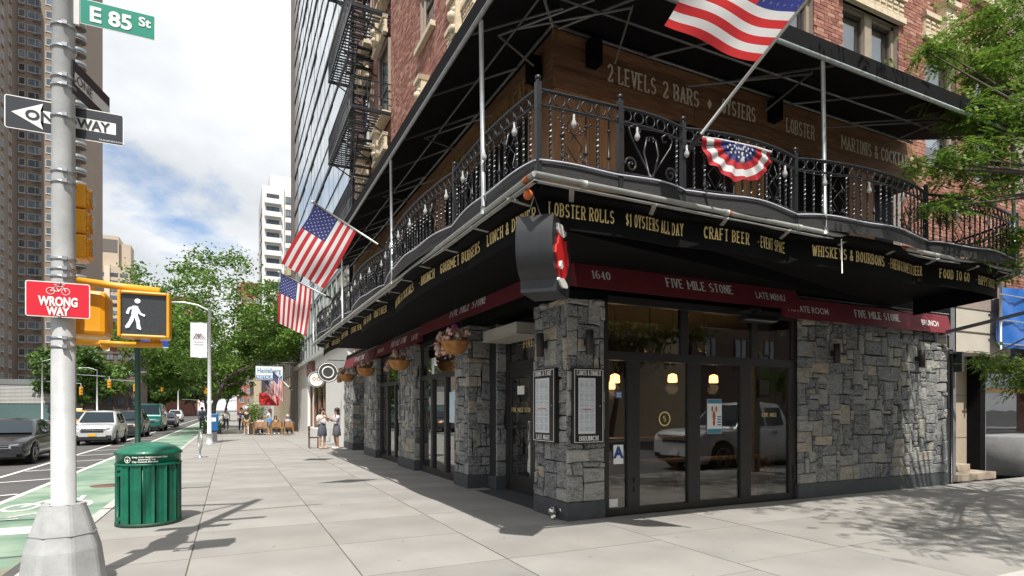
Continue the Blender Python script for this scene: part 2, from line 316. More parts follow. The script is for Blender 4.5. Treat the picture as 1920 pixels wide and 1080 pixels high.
def slab_text(txt, height, width=0.42, t=0.13, gap=0.2, serif=0.30, th=None):
    """flat lettering of a slab face: returns verts (u, v, w) and faces, u from 0"""
    G = glyphs(width); th = th or t*0.8; vs = []; fs = []; x = 0.0; lay = 0
    def quad(a, b, wd):
        nonlocal lay
        dx, dy = b[0]-a[0], b[1]-a[1]; l = math.hypot(dx, dy) or 1e-6; nx, ny = -dy/l*wd/2, dx/l*wd/2; ex, ey = dx/l*wd*.18, dy/l*wd*.18
        k = len(vs); z = (lay % 6)*0.0006; lay += 1
        for q in ((a[0]-ex+nx, a[1]-ey+ny), (a[0]-ex-nx, a[1]-ey-ny), (b[0]+ex-nx, b[1]+ey-ny), (b[0]+ex+nx, b[1]+ey+ny)):
            vs.append(((x+q[0])*height, (t/2 + q[1]*(1-t))*height, z))
        fs.append((k, k+1, k+2, k+3))
    for ch in txt:
        if ch == ' ': x += width*0.95; continue
        if ch not in G: x += width; continue
        w, st, se = G[ch]
        for s_ in st:
            for a, b in zip(s_[:-1], s_[1:]):
                vert = abs(b[0]-a[0]) < 0.6*abs(b[1]-a[1]); quad(a, b, t if vert else th)
        for sx, sy in se: quad((sx-serif/2, sy), (sx+serif/2, sy), th*0.85)
        x += w + gap + (serif*0.3)
    return vs, fs, (x-gap)*height
def sans_text(txt, height, sx=1.0, bold=0.0):
    cu = bpy.data.curves.new('tmp', 'FONT'); cu.body = txt; cu.size = height/0.70; cu.offset = bold; cu.resolution_u = 3
    o = bpy.data.objects.new('tmp', cu); COL.objects.link(o); dg = bpy.context.evaluated_depsgraph_get(); dg.update()
    me = bpy.data.meshes.new_from_object(o.evaluated_get(dg)); bpy.data.objects.remove(o); bpy.data.curves.remove(cu)
    vs = [(v.co.x*sx, v.co.y, 0.0) for v in me.vertices]; fs = [tuple(p.vertices) for p in me.polygons]; bpy.data.meshes.remove(me)
    lo = min(v[0] for v in vs); hi = max(v[0] for v in vs)
    return [(v[0]-lo, v[1], 0.0) for v in vs], fs, hi-lo
def put_text(name, T, origin, u, v, mat, parent, center=False, fit=None, lift=0.004):
    vs, fs, w = T; u, v, o = Vector(u).normalized(), Vector(v).normalized(), Vector(origin); n = u.cross(v); k = fit/w if fit else 1.0
    o = o - u*(w*k/2) if center else o
    b = MB(); b.add([o + u*(p[0]*k) + v*p[1] + n*(p[2]+lift) for p in vs], fs)
    return b.build(name, mat, parent)
def path_text(name, T, f, s0, z0, mat, parent, s1=None, lift=0.006):
    """lettering bent along a plan curve f(s) -> (x, y, nx, ny)"""
    vs, fs, w = T; k = (s1-s0)/w if s1 else 1.0; b = MB(); P = []
    for p in vs:
        x, y, nx, ny = f(s0 + p[0]*k); P.append((x + nx*(lift+p[2]), y + ny*(lift+p[2]), z0 + p[1]))
    b.add(P, fs); return b.build(name, mat, parent)

# ---------------------------------------------------------------- ground, road, sidewalk
gz = -0.13
MB().box(-900, -700, -0.5, 900, 1500, gz-0.02).build('ground', asphalt, kind='structure')
road = MB().box(-24.5, -400, -0.4, -1.93, 900, gz).box(-1.93, -11, -0.4, 250, 3.0, gz).box(-300, -11, -0.4, -24.5, 3.0, gz).build('road', asphalt, kind='structure')
MB().box(-3.92, 9.0, gz, -2.06, 300, gz+0.004).build('bike_lane', bike_green, kind='structure')
def line(x0, y0, x1, y1, w, nm='lane_line', m=paint_white, z=0.008):
    a, b = Vector((x0, y0, 0)), Vector((x1, y1, 0)); d = (b-a).normalized(); n = Vector((-d.y, d.x, 0))*w/2; zz = gz+z
    q = [a+n, a-n, b-n, b+n]; return MB().add([(p.x, p.y, zz) for p in q], [(0,1,2,3)]).build(nm, m, road)
line(-3.92, 11.3, -3.92, 200, 0.13); line(-5.42, 17, -5.42, 200, 0.13)
for k in range(11):
    y = 15.2 + k*3.15; line(-5.3, y-0.35, -4.02, y+0.35, 0.16, 'hatch_line')
line(-5.3, 10.85, -2.12, 10.85, 0.62, 'stop_line')
for k in range(5): line(-5.0-k*1.4, 7.4, -5.0-k*1.4, 4.4, 0.42, 'crossing_bar')
for x in (-8.6, -11.8, -15.0, -18.2):
    for k in range(14): line(x, 18+k*9.0, x, 21+k*9.0, 0.12)
MB().box(-3.5, 6.3, gz, -2.2, 8.9, gz+0.004).build('bike_lane_crossing_patch', M('worn_green', (.24, .235, .165), .9, var=.3, vs=1.5, col2=(.15, .23, .17)), road)
# bicycle painted on the lane
bk = MB()
for cy in (13.3, 14.5):
    pts = [(-2.98 + 0.34*math.cos(q)*0.95, 13.1 + (cy-13.3)*0 + 0.0, 0) for q in (0,)]
def ringflat(b, cx, cy, r, w, z, n=18):
    for i in range(n):
        a0, a1 = 2*math.pi*i/n, 2*math.pi*(i+1)/n
        b.add([(cx+math.cos(a)*rr, cy+math.sin(a)*rr*1.9, z) for a, rr in ((a0, r), (a0, r-w), (a1, r-w), (a1, r))], [(0,1,2,3)])
ringflat(bk, -3.42, 13.4, 0.27, 0.07, gz+0.008); ringflat(bk, -2.62, 13.4, 0.27, 0.07, gz+0.008)
def flatbar(b, a, c, w, z):
    a, c = Vector((*a, z)), Vector((*c, z)); d = (c-a).normalized(); n = Vector((-d.y, d.x, 0))*w/2; b.add([a+n, a-n, c-n, c+n], [(0,1,2,3)])
for i, (a, c) in enumerate([((-3.42,13.4),(-3.2,14.3)), ((-3.2,14.3),(-2.75,14.3)), ((-2.75,14.3),(-3.05,13.4)), ((-3.05,13.4),(-3.2,14.3)), ((-2.62,13.4),(-2.72,14.7)), ((-3.3,12.2),(-2.9,12.6)), ((-3.45,11.9),(-3.1,12.0))]): flatbar(bk, a, c, 0.09, gz+0.009+i*0.0006)
bk.build('bicycle_symbol', paint_white, road)
MB().lathe([(0.38, 0), (0.38, 0.004)], (-2.55, 16.4, gz+0.005), 24).build('manhole_cover', M('rusty_iron', (0.16, 0.085, 0.06), 0.8, 0.2, var=0.3, vs=12, bump=0.4), road)

walk = MB()
walk.box(-1.78, 5.9, -0.3, 260, 7.2, -0.012)                     # bedding below the slabs
walk.box(-1.78, 7.2, -0.3, 4.9, 420, -0.012).box(1.2, 3.12, -0.3, 260, 5.9, -0.012)
arcp = [(-1.78 + 3.0 - 2.88*math.cos(R(90*i/10)) - 0.12, 6.0 - 2.88*math.sin(R(90*i/10)), -0.3) for i in range(11)]
walk.prism([(1.2, 5.9, -0.3)] + [(p[0], min(p[1], 5.9), -0.3) for p in arcp], (0, 0, 0.288))
sidewalk = walk.build('sidewalk', joint, kind='structure')
xs = [-1.77, -0.40, 1.18, 2.76, 4.9]; ys = [7.36 + 1.52*k for k in range(0, 22)]
slabmesh = {}
def slab(x0, y0, x1, y1, g=0.008):
    w, d = round(x1-x0-2*g, 4), round(y1-y0-2*g, 4)
    if (w, d) not in slabmesh: slabmesh[(w, d)] = MB().box(-w/2, -d/2, -0.05, w/2, d/2, 0).mesh('paving_slab', concrete)
    o = inst(slabmesh[(w, d)], 'paving_slab', sidewalk, ((x0+x1)/2, (y0+y1)/2, rng.uniform(-0.0015, 0.0015)))
for j in range(len(ys)-1):
    for i in range(4): slab(xs[i], ys[j], xs[i+1], ys[j+1])
for y0, y1 in ((5.84, 7.36),):
    for i in range(4): slab(xs[i], y0, xs[i+1], y1)
slab(1.18, 4.32, 2.76, 5.84); slab(2.76, 4.32, 4.9, 5.84); slab(1.5, 3.12, 2.76, 4.32); slab(2.76, 3.12, 4.9, 4.32); slab(-0.40, 4.32, 1.18, 5.84)
for i in range(9):
    x0 = 4.9 + i*1.7
    for y0, y1 in ((3.12, 4.6), (4.6, 6.08), (6.08, 7.44)): slab(x0, y0, x0+1.7, y1)
MB().box(-1.77, ys[-1]+0.006, -0.05, 4.9, 420, 0).box(20.2, 3.12, -0.05, 260, 7.44, 0).build('far_paving', concrete, sidewalk)
km = MB().box(-0.075, -1.21, -0.3, 0.075, 1.21, 0.003).mesh('kerb_stone', kerbm)
kerb = tag(bpy.data.objects.new('kerb', None), kind='structure'); COL.objects.link(kerb)
for k in range(26): inst(km, 'kerb_stone', kerb, (-1.855, 7.2 + k*2.43, 0))
MB().box(-1.93, 69.2, -0.3, -1.78, 420, 0.003).build('kerb_run', kerbm, kerb)
for k in range(16): inst(km, 'kerb_stone', kerb, (2.45 + k*2.43, 3.05, 0), (0, 0, R(90)))
cb = MB(); o_ = [(-1.93 + 3.0 - 3.0*math.cos(R(9*i)), 6.0 - 3.0*math.sin(R(9*i))) for i in range(11)]; i_ = [(-1.93 + 3.0 - 2.85*math.cos(R(9*i)), 6.0 - 2.85*math.sin(R(9*i))) for i in range(11)]
for i in range(10): cb.prism([(*o_[i], -0.3), (*o_[i+1], -0.3), (*i_[i+1], -0.3), (*i_[i], -0.3)], (0, 0, 0.303))
cb.build('corner_kerb', kerbm, kerb)
# far side of the avenue
MB().box(-30, 14, -0.3, -24.5, 420, 0).build('far_sidewalk', M('far_concrete', (0.36, 0.35, 0.33), 0.9, var=0.1, vs=0.8), kind='structure')
MB().box(-60, -13.5, -0.3, 200, -11, 0).build('opposite_sidewalk', MATS['far_concrete'], kind='structure')

# ---------------------------------------------------------------- corner restaurant building
BX, BY = 4.49, 7.43            # stone facade planes (avenue side x, street side y)
bld = thing('brick_corner_building', 'red brick corner building with a stone-clad ground-floor restaurant under a black balcony', 'building', (BX, BY, 0))
# rubble stone facing
def rubble(name, u0, u1, z0, z1, place, parent, cell=0.098, seed=1, singles=True, dmax=0.065):
    """place(u, z, depth) -> world point; every stone its own mesh"""
    rr = random.Random(seed); nu = max(2, round((u1-u0)/cell)); nz = max(2, round((z1-z0)/cell)); cu, cz = (u1-u0)/nu, (z1-z0)/nz
    used = [[False]*nz for _ in range(nu)]; J = {}
    def jit(i, k):
        if (i, k) not in J:
            J[(i, k)] = (rr.uniform(-.026, .026) if 0 < i < nu else 0, rr.uniform(-.022, .022) if 0 < k < nz else 0)
        a, b = J[(i, k)]; return u0 + i*cu + a, z0 + k*cz + b
    stones = []
    for k in range(nz):
        for i in range(nu):
            if used[i][k]: continue
            w = rr.choice([1, 2, 2, 3, 3, 4, 4, 5]); h = rr.choice([1, 1, 2, 2, 2, 3, 3, 4])
            if w >= 4 and h == 1: h = 2
            ww = 1
            while ww < w and i+ww < nu and not used[i+ww][k]: ww += 1
            hh = 1
            while hh < h and k+hh < nz and all(not used[i+a][k+hh] for a in range(ww)): hh += 1
            for a in range(ww):
                for b in range(hh): used[i+a][k+b] = True
            stones.append((i, k, ww, hh))
    big = MB()
    for i, k, ww, hh in stones:
        c = [jit(i, k), jit(i+ww, k), jit(i+ww, k+hh), jit(i, k+hh)]; pts = []
        for a, b in zip(c, c[1:]+c[:1]):
            pts.append(a); t = rr.uniform(.35, .65); pts.append((a[0]+(b[0]-a[0])*t + rr.uniform(-.007, .007), a[1]+(b[1]-a[1])*t + rr.uniform(-.007, .007)))
        mx, mz = sum(p[0] for p in pts)/8, sum(p[1] for p in pts)/8; d = rr.uniform(.018, dmax); bw, bh = ww*cu, hh*cz
        def ins(p, g): return (mx + (p[0]-mx)*(1-2*g/max(bw, .06)), mz + (p[1]-mz)*(1-2*g/max(bh, .06)))
        o0 = [ins(p, .006) for p in pts]; o1 = [ins(p, .017) for p in pts]
        V = [place(*p, 0) for p in o0] + [place(*p, d*.6) for p in o0] + [place(*p, d + rr.uniform(-.012, .006)) for p in o1] + [place(mx + rr.uniform(-.2, .2)*bw, mz + rr.uniform(-.2, .2)*bh, d + rr.uniform(-.004, .010))]
        Fc = [(j, (j+1) % 8, 8+(j+1) % 8, 8+j) for j in range(8)] + [(8+j, 8+(j+1) % 8, 16+(j+1) % 8, 16+j) for j in range(8)] + [(16+j, 16+(j+1) % 8, 24) for j in range(8)]
        if singles: MB().add(V, Fc).build('stone', stonem, parent)
        else: big.add(V, Fc)
    if not singles: big.build('stone_facing', stonem, parent, kind='stuff')
    return len(stones)
def pier(nm, x0, y0, x1, y1, zt, faces, seed, singles, zb=0.27, core=True):
    """stone-clad block; faces: subset of 'W' (towards avenue, -x) and 'S' (towards 85th street, -y), 'N'"""
    p = MB().box(x0+.02, y0+.02, 0, x1, y1, zt).build(nm, stone_mortar, bld)
    pl = MB().box(x0-.03, y0-.03, 0, x1, y1, zb).build('plinth', slate, p, bevel=.006)
    if 'W' in faces: rubble(nm, y0, y1, zb, zt, lambda u, z, d: (x0+.02-d, u, z), p, seed=seed, singles=singles)
    if 'S' in faces: rubble(nm, x0-.01, x1, zb, zt, lambda u, z, d: (u, y0+.02-d, z), p, seed=seed+50, singles=singles)
    return p
pier('corner_pillar', BX, BY, 5.15, 8.44, 3.32, 'WS', 3, True)
pier('stone_wall', 9.46, BY, 14.22, 7.95, 3.42, 'S', 11, True)
pier('door_pier', BX, 11.42, 5.0, 12.22, 3.42, 'WS', 21, True)
pier('door_pier', 4.95, 11.0, 5.45, 11.6, 3.42, 'S', 31, True)
for k, (y0, y1) in enumerate([(15.35, 17.0), (20.0, 21.9), (24.2, 26.2)]): pier('avenue_pier', BX, y0, 5.2, y1, 3.42, 'WS', 40+k*7, False)
MB().box(5.0, 21.9, 0, 5.25, 24.2, 3.4).build('alcove_wall', slate, bld)
# black structure above the shop fronts
MB().box(BX+.1, BY+.12, 3.42, 5.3, 26.2, 4.0).build('lintel_beam', black_paint, bld).__setitem__('label', 'black beam above the avenue shop front')
MB().box(5.3, BY+.12, 3.42, 14.6, 8.1, 4.0).box(BX-.02, BY-.02, 3.30, 5.2, 8.5, 3.43).build('lintel_beam', black_paint, bld)
# bolted stone caps at the top of the corner pillar
for p in ((4.42, 8.0, 3.26), (5.0, 7.36, 3.26)): MB().ball(p, 0.09, 10, 6, sc=(1, 1, .55)).build('stone_cap', M('cap_stone', (0.26, 0.25, 0.23), 0.8), bld)
# standpipe fitting on the plinth
s_ = MB(); s_.tube([(4.46, 7.62, .13), (4.36, 7.60, .13)], .055, 10).ball((4.33, 7.60, .13), .065, 10, 6).tube([(4.36, 7.60, .03), (4.36, 7.60, .2)], .05, 10)
s_.build('standpipe', M('chrome', (0.6, 0.6, 0.58), 0.2, 1.0, var=0.1), bld)

# folding glass front towards 85th street
gl = MB(); yg = BY + .07; Z1, Z2, ZT = 0.06, 2.43, 3.30
fr = MB()
vert = [(5.15, 5.27), (5.62, 5.86), (6.86, 7.12), (8.05, 8.30), (9.28, 9.46)]
for a, b in vert: fr.box(a, yg-.03, 0, b, yg+.07, 2.5)
for a, b in ((5.15, 5.25), (6.72, 6.86), (8.33, 8.45), (9.36, 9.46)): fr.box(a, yg-.028, 2.55, b, yg+.07, ZT)
fr.box(5.15, yg-.035, 2.42, 9.46, yg+.075, 2.56).box(5.15, yg-.035, ZT, 9.46, yg+.075, 3.42).box(5.15, yg-.035, 0.0, 9.46, yg+.075, .11)
front = fr.build('glazed_front', M('frame_black', (0.02, 0.019, 0.019), 0.42, var=0.1), bld, bevel=.006)
for a, b in ((5.27, 5.62), (5.86, 6.86), (7.12, 8.05), (8.30, 9.28)): MB().box(a, yg+.01, .11, b, yg+.022, 2.42).build('pane', glass_door, front)
for a, b in ((5.25, 6.72), (6.86, 8.33), (8.45, 9.36)): MB().box(a, yg+.01, 2.56, b, yg+.022, ZT).build('transom_pane', glass_door, front)
for x_, z_, h_ in ((5.735, .35, .08), (5.735, .5, .08), (9.37, .35, .27), (5.60, 2.15, .2)): MB().box(x_, yg-.05, z_, x_+.03, yg-.03, z_+h_).build('hinge', black_metal, front)
# papers behind the glass
def sheet(nm, x0, z0, x1, z1, col, y=yg-.002, rough=.6):
    return MB().box(x0, y, z0, x1, y+.004, z1).build(nm, M('sheet_%d_%d_%d' % tuple(int(c*99) for c in col), col, rough, var=0.04), front)
gA = sheet('grade_card', 5.37, 0.80, 5.555, 1.10, (0.78, 0.80, 0.80)); put_text('grade_letter', sans_text('A', 0.17, 1.0, .012), (5.46, yg-.003, .90), (1,0,0), (0,0,1), M('navy_print', (0.02, 0.06, 0.22)), gA, center=True)
sheet('notice', 5.29, 0.135, 5.45, 0.26, (0.78, 0.78, 0.76)); st_ = sheet('blue_sticker', 5.41, 1.83, 5.53, 1.93, (0.06, 0.16, 0.36))
for k in range(3): MB().box(5.43, yg-.004, 1.85+k*.025, 5.51, yg-.0025, 1.86+k*.025).build('sticker_line', white_paint, st_)
ps = sheet('lobster_poster', 7.30, 1.24, 7.63, 1.83, (0.74, 0.77, 0.76))
MB().box(7.305, yg-.005, 1.245, 7.625, yg-.0025, 1.32).box(7.305, yg-.005, 1.755, 7.625, yg-.0025, 1.825).build('poster_band', M('teal_print', (0.05, 0.22, 0.32), .6), ps)
lb = MB(); red_print = M('red_print', (0.45, 0.10, 0.07), .6)
for cx, cz, rx, rz in ((7.45, 1.54, .035, .09), (7.41, 1.66, .022, .05), (7.50, 1.66, .022, .05), (7.45, 1.42, .03, .05)): lb.add([(cx+rx*math.cos(q*math.pi/6), yg-.005, cz+rz*math.sin(q*math.pi/6)) for q in range(12)], [tuple(range(12))])
lb.build('printed_lobster', red_print, ps)
for k in range(4): MB().box(7.53, yg-.005, 1.38+k*.045, 7.61, yg-.0025, 1.40+k*.045).build('print_line', MATS['navy_print'], ps)
wr = MB(); wr.torus((6.38, yg-.002, 1.50), .11, .012, n=20, k=4)
wr.build('gold_wreath_decal', gold, front); put_text('wreath_number', slab_text('5', .1), (6.38, yg-.002, 1.45), (1,0,0), (0,0,1), gold, front, center=True)
put_text('door_lettering', slab_text('FIVE MILE', .07), (8.79, yg-.002, 1.52), (1,0,0), (0,0,1), gold, front, center=True)

# avenue side: folding doors and entrance
def avenue_front(y0, y1, n):
    xg = BX + .2; f = MB(); f.box(xg-.06, y0, 0, xg+.06, y1, .16).box(xg-.06, y0, 2.42, xg+.06, y1, 2.55).box(xg-.06, y0, 3.3, xg+.06, y1, 3.42)
    st = (y1-y0)/n
    for k in range(n+1):
        y = y0 + k*st; f.box(xg-.07, max(y0, y-.07), .16, xg+.055, min(y1, y+.07), 2.42)
    f.box(xg-.05, y0, 2.55, xg+.05, y0+.08, 3.3).box(xg-.05, y1-.08, 2.55, xg+.05, y1, 3.3)
    f_ = f.build('folding_door_frame', MATS['frame_black'], bld, bevel=.005)
    for k in range(n): MB().box(xg-.01, y0+k*st+.07, .16, xg+.004, y0+(k+1)*st-.07, 2.42).build('pane', glass_av, f_)
    MB().box(xg-.01, y0+.08, 2.55, xg+.004, y1-.08, 3.3).build('transom_pane', glass_av, f_)
    return f_
avf = avenue_front(12.22, 15.35, 3); avenue_front(17.0, 20.0, 3)
MB().box(BX+.13, 12.55, 1.35, BX+.135, 12.95, 2.05).build('door_notice', M('sheet_blue', (0.55, 0.68, 0.75), .6), avf)
# entrance
dx = 5.2; e = MB(); e.box(dx-.05, 8.44, 0, dx+.06, 8.62, 3.42).box(dx-.05, 10.85, 0, dx+.06, 11.02, 3.42).box(dx-.05, 8.6, 2.45, dx+.06, 10.9, 2.62).box(dx-.05, 8.6, 3.25, dx+.06, 10.9, 3.42).box(dx-.05, 8.6, 0, dx+.06, 10.9, .1).box(dx-.06, 9.62, .1, dx+.05, 9.82, 2.45)
e_ = e.build('entrance_frame', MATS['frame_black'], bld, bevel=.005)
for a, b in ((8.62, 9.62), (9.82, 10.85)):
    d = MB(); d.box(dx-.03, a, .1, dx+.02, a+.1, 2.45).box(dx-.03, b-.1, .1, dx+.02, b, 2.45).box(dx-.03, a+.1, 2.3, dx+.02, b-.1, 2.45).box(dx-.03, a+.1, .1, dx+.02, b-.1, .34)
    d_ = d.build('entrance_door', MATS['frame_black'], e_, bevel=.004); MB().box(dx-.012, a+.1, .34, dx-.002, b-.1, 2.3).build('pane', glass_av, e_)
    MB().tube([(dx-.08, a+.07, 1.0), (dx-.08, a+.07, 1.35)], .012, 8).build('pull_handle', steel, e_)
MB().box(dx-.012, 8.62, 2.62, dx-.002, 10.85, 3.25).build('transom_pane', glass_av, e_)
put_text('entrance_lettering', slab_text('FIVE MILE STONE', .17, .5), (dx-.02, 10.2, 2.85), (0,-1,0), (0,0,1), gold, e_, lift=.004)
put_text('door_lettering', slab_text('FIVE MILE STONE', .09, .5), (dx-.02, 10.75, 1.6), (0,-1,0), (0,0,1), gold, e_)
MB().box(dx-.018, 10.2, 1.95, dx-.014, 10.5, 2.12).build('door_notice', white_paint, e_)
MB().box(BX+.02, 8.44, -.01, dx, 11.02, .006).build('threshold', slate, bld)
# heater box over the entrance
tag(MB().box(4.52, 9.2, 3.0, 5.1, 10.7, 3.2).box(4.50, 9.18, 2.98, 5.1, 10.72, 3.0).build('air_curtain', M('beige_metal', (0.40, 0.38, 0.33), 0.5, var=0.1), bevel=.01), 'beige overhead air curtain box above the recessed entrance door', 'heater')

# interior seen through the panes
rm = MB(); rm.box(5.3, 8.1, -.02, 14.2, 14.5, 0.004).build('dining_floor', M('floor_grey', (0.11, 0.10, 0.09), 0.5, var=0.2), bld)
MB().box(5.3, 14.4, 0, 14.2, 14.6, 3.9).box(14.1, 8.1, 0, 14.3, 14.4, 3.9).box(5.4, 15.0, 0, 14.2, 26.1, 3.9).build('inner_wall', M('inner_brown', (0.10, 0.065, 0.045), 0.8, var=0.3, vs=2), bld)
MB().box(5.3, 8.1, 3.72, 14.2, 14.5, 3.78).build('inner_ceiling', M('inner_ceiling', (0.25, 0.24, 0.20), 0.9), bld)
MB().box(9.2, 8.2, 0, 11.2, 8.35, 3.7).build('cream_partition', M('cream_wall', (0.42, 0.38, 0.29), 0.8, var=0.1), bld)
pf = thing('picture_frame', 'small dark framed picture on the cream wall behind the rightmost glass door', 'picture', (9.35, 8.19, 1.9))
MB().box(9.25, 8.17, 1.88, 9.62, 8.20, 2.30).build('frame', black_paint, pf); MB().box(9.31, 8.165, 1.95, 9.56, 8.17, 2.23).build('print', M('old_photo', (0.35, 0.29, 0.22), 0.6, var=0.4, vs=12), pf)
def dining(nm, lab, x0, x1, y0, y1, z, cat='table', group=None):
    t = thing(nm, lab, cat, ((x0+x1)/2, (y0+y1)/2, 0), group); MB().box(x0, y0, z-.05, x1, y1, z).build('top', table_wood, t, bevel=.006)
    for x in (x0+.12, x1-.12):
        for y in (y0+.07, y1-.07): MB().box(x-.03, y-.03, 0, x+.03, y+.03, z-.05).build('leg', table_wood, t)
    return t
dining('high_table', 'long orange wood high table just behind the street-side glass doors', 5.5, 8.2, 8.75, 9.25, 1.12)
dining('bench', 'long wooden bench below the high table behind the glass doors', 5.4, 9.25, 7.78, 8.06, 0.80, 'bench')
dining('wooden_booth', 'wooden booth bench behind the rightmost street-side glass door', 8.6, 9.15, 7.7, 8.0, 0.46, 'booth')
warm = M('bulb_glow', (1, .6, .25), .5, emit=(1.0, .45, .12, 9.0))
for k, (x, y, z) in enumerate([tuple(onY(1153, 716, 9.7)), tuple(onY(1261, 715, 9.7)), tuple(onY(1338, 716, 9.7)), tuple(onY(1146, 728, 12.0))]):
    t = thing('pendant_lamp', ['amber pendant lamp glowing behind the narrow leftmost glass pane', 'amber pendant lamp glowing behind the wide second glass pane', 'amber pendant lamp glowing behind the lobster poster pane', 'small amber lamp deep in the dining room behind the left pane'][k], 'lamp', (x, y, z), 'amber pendant lamps in the dining room')
    MB().lathe([(.03, .16), (.09, .13), (.1, .0), (.085, -.02)], (x, y, z), 12).build('shade', warm, t); ld = bpy.data.lights.new('lamp_bulb', 'POINT'); ld.energy = 5; ld.color = (1.0, .62, .32); ld.shadow_soft_size = .12; lo = bpy.data.objects.new('lamp_bulb', ld); COL.objects.link(lo); lo.parent = t; lo.location = (0, 0, -.16); MB().tube([(x, y, z+.15), (x, y, 3.72)], .006, 4).build('cord', black_metal, t)
for k, (px, lab) in enumerate([(1218, 'brass globe pendant behind the left transom pane'), (1320, 'brass globe pendant behind the middle transom pane')]):
    p = onY(px, 650, 8.3); t = thing('globe_pendant', lab, 'lamp', p, 'brass globe pendants'); MB().lathe([(.02, .1), (.09, .07), (.12, 0), (.09, -.08), (.03, -.11)], p, 14).build('globe', M('brass', (0.45, 0.33, 0.2), 0.3, .6), t); MB().tube([p+Vector((0,0,.1)), (p.x, p.y, 3.72)], .012, 6).build('stem', MATS['brass'], t)
for k in range(2): tag(MB().ball((5.42+k*.13, 8.0, 1.36), .075, 12, 8).build('red_balloon', M('red_gloss', (0.6, 0.02, 0.03), .25)), ['left of two small red balls behind the narrow glass pane', 'right of two small red balls behind the narrow glass pane'][k], 'ball', 'red balls behind the glass')

# ---- upper brick storeys
WX, WY = 4.66, 7.60            # brick planes
ZB, ZTOP = 4.0, 26.0
# windows: (u0, u1, z0, z1)
av_win = [(11.5, 12.95, 7.2, 9.95), (14.2, 15.45, 7.2, 9.45), (14.2, 15.45, 11.45, 14.0), (11.5, 12.95, 11.45, 14.0), (8.7, 10.1, 7.2, 9.95), (19.4, 20.9, 7.2, 10.3), (22.3, 23.8, 7.2, 10.3), (19.4, 20.9, 11.6, 14.2), (22.3, 23.8, 11.6, 14.2), (14.2, 15.45, 15.6, 18.0), (19.4, 20.9, 15.6, 18.2), (22.3, 23.8, 15.6, 18.2)]
st_win = [(6.4, 7.6, 7.0, 9.8), (9.05, 10.1, 7.0, 9.8), (10.95, 12.75, 7.0, 9.8), (13.72, 14.9, 7.0, 9.75), (15.6, 16.7, 7.0, 9.75), (18.4, 19.6, 7.0, 9.75), (13.72, 14.9, 11.3, 13.4), (10.95, 12.75, 11.3, 13.4), (15.6, 16.7, 11.3, 13.4)]
def wall_cells(u0, u1, z0, z1, wins):
    us = sorted({u0, u1, *[w[0] for w in wins], *[w[1] for w in wins]}); zs = sorted({z0, z1, *[w[2] for w in wins], *[w[3] for w in wins]})
    us = [u for u in us if u0 <= u <= u1]; zs = [z for z in zs if z0 <= z <= z1]
    for a, b in zip(us[:-1], us[1:]):
        for c, d in zip(zs[:-1], zs[1:]):
            um, zm = (a+b)/2, (c+d)/2
            if not any(w[0] < um < w[1] and w[2] < zm < w[3] for w in wins): yield a, b, c, d
farbrick = brick_tex('far_brick', (0.20, 0.07, 0.055), (0.30, 0.12, 0.09), (0.30, 0.24, 0.21))
mb = MB(); AVE = 18.6
for a, b, c, d in wall_cells(WY, AVE, ZB, ZTOP, av_win): mb.box(WX, a, c, WX+.35, b, d)
for a, b, c, d in wall_cells(WX+.35, 20.5, ZB, ZTOP, st_win): mb.box(a, WY, c, b, WY+.35, d)
wallc = mb.build('upper_wall', mortarm, bld)
mb = MB()
for a, b, c, d in wall_cells(AVE, 26.0, ZB, ZTOP, av_win): mb.box(WX+.25, a, c, WX+.5, b, d)
mb.build('recessed_wall', farbrick, bld)
MB().box(WX+.36, 26.0, ZB, 20.5, 26.2, ZTOP).box(20.3, WY+.36, 0, 20.5, 26.0, ZTOP).build('rear_wall', farbrick, bld)
unit = MB().box(-.1, -.016, -.0325, .1, .016, .0325).mesh('brick', brickm)
cands = []
def brick_field(u0, u1, z0, z1, wins, side, vis):
    row = 0; z = z0
    while z < z1:
        header = row % 6 == 5; L_ = .112 if header else .213; u = u0 - (L_/2 if row % 2 else 0); ln = L_ - .011
        while u < u1:
            a, b = max(u, u0), min(u+ln, u1)
            for w in wins:
                if w[2]-.02 < z+.03 < w[3]+.02:
                    if w[0] <= a < w[1]: a = min(b, w[1])
                    if w[0] < b <= w[1]: b = max(a, w[0])
            if b-a > .03 and vis((a+b)/2, z): cands.append((side, (a+b)/2, z+.0325, b-a, rng.uniform(-.003, .004)))
            u += L_
        z += .0757; row += 1
def over(X, Y, z):     # above the canopy edge as seen from the pavement
    return True
brick_field(8.2, AVE, 7.6, 18.5, av_win, 'W', lambda u, z: z < 1.65 + 0.80*(u*.9+2.0) and z > 3.6 + .38*u - 1.2)
brick_field(12.9, 19.2, 4.62, 6.95, st_win, 'S', lambda u, z: True)
brick_field(WX-.016, 17.2, 7.0, 11.2, st_win, 'S', lambda u, z: z < 1.65 + .73*(u*.434+6.8) + .3)
def bdist(c): return (WX**2 + c[1]**2 + c[2]**2) if c[0] == 'W' else (c[1]**2 + WY**2 + c[2]**2)
near = sorted([c for c in cands if c[0] == 'S' and 8.0 < c[1] < 11.2 and 7.75 < c[2] < 9.3 and c[3] > .09], key=bdist)[:300]
nearset = set(near); rest = MB()
for c in cands:
    if c in nearset:
        inst(unit, 'brick', wallc, (c[1], WY-.006+c[4], c[2]), (0, 0, 0), (c[3]/.2, 1, 1))
    elif c[0] == 'W': rest.box(WX-.014+c[4], c[1]-c[3]/2, c[2]-.0325, WX+.01, c[1]+c[3]/2, c[2]+.0325)
    else: rest.box(c[1]-c[3]/2, WY-.014+c[4], c[2]-.0325, c[1]+c[3]/2, WY+.01, c[2]+.0325)
rest.build('brickwork', brickm, wallc, kind='stuff')
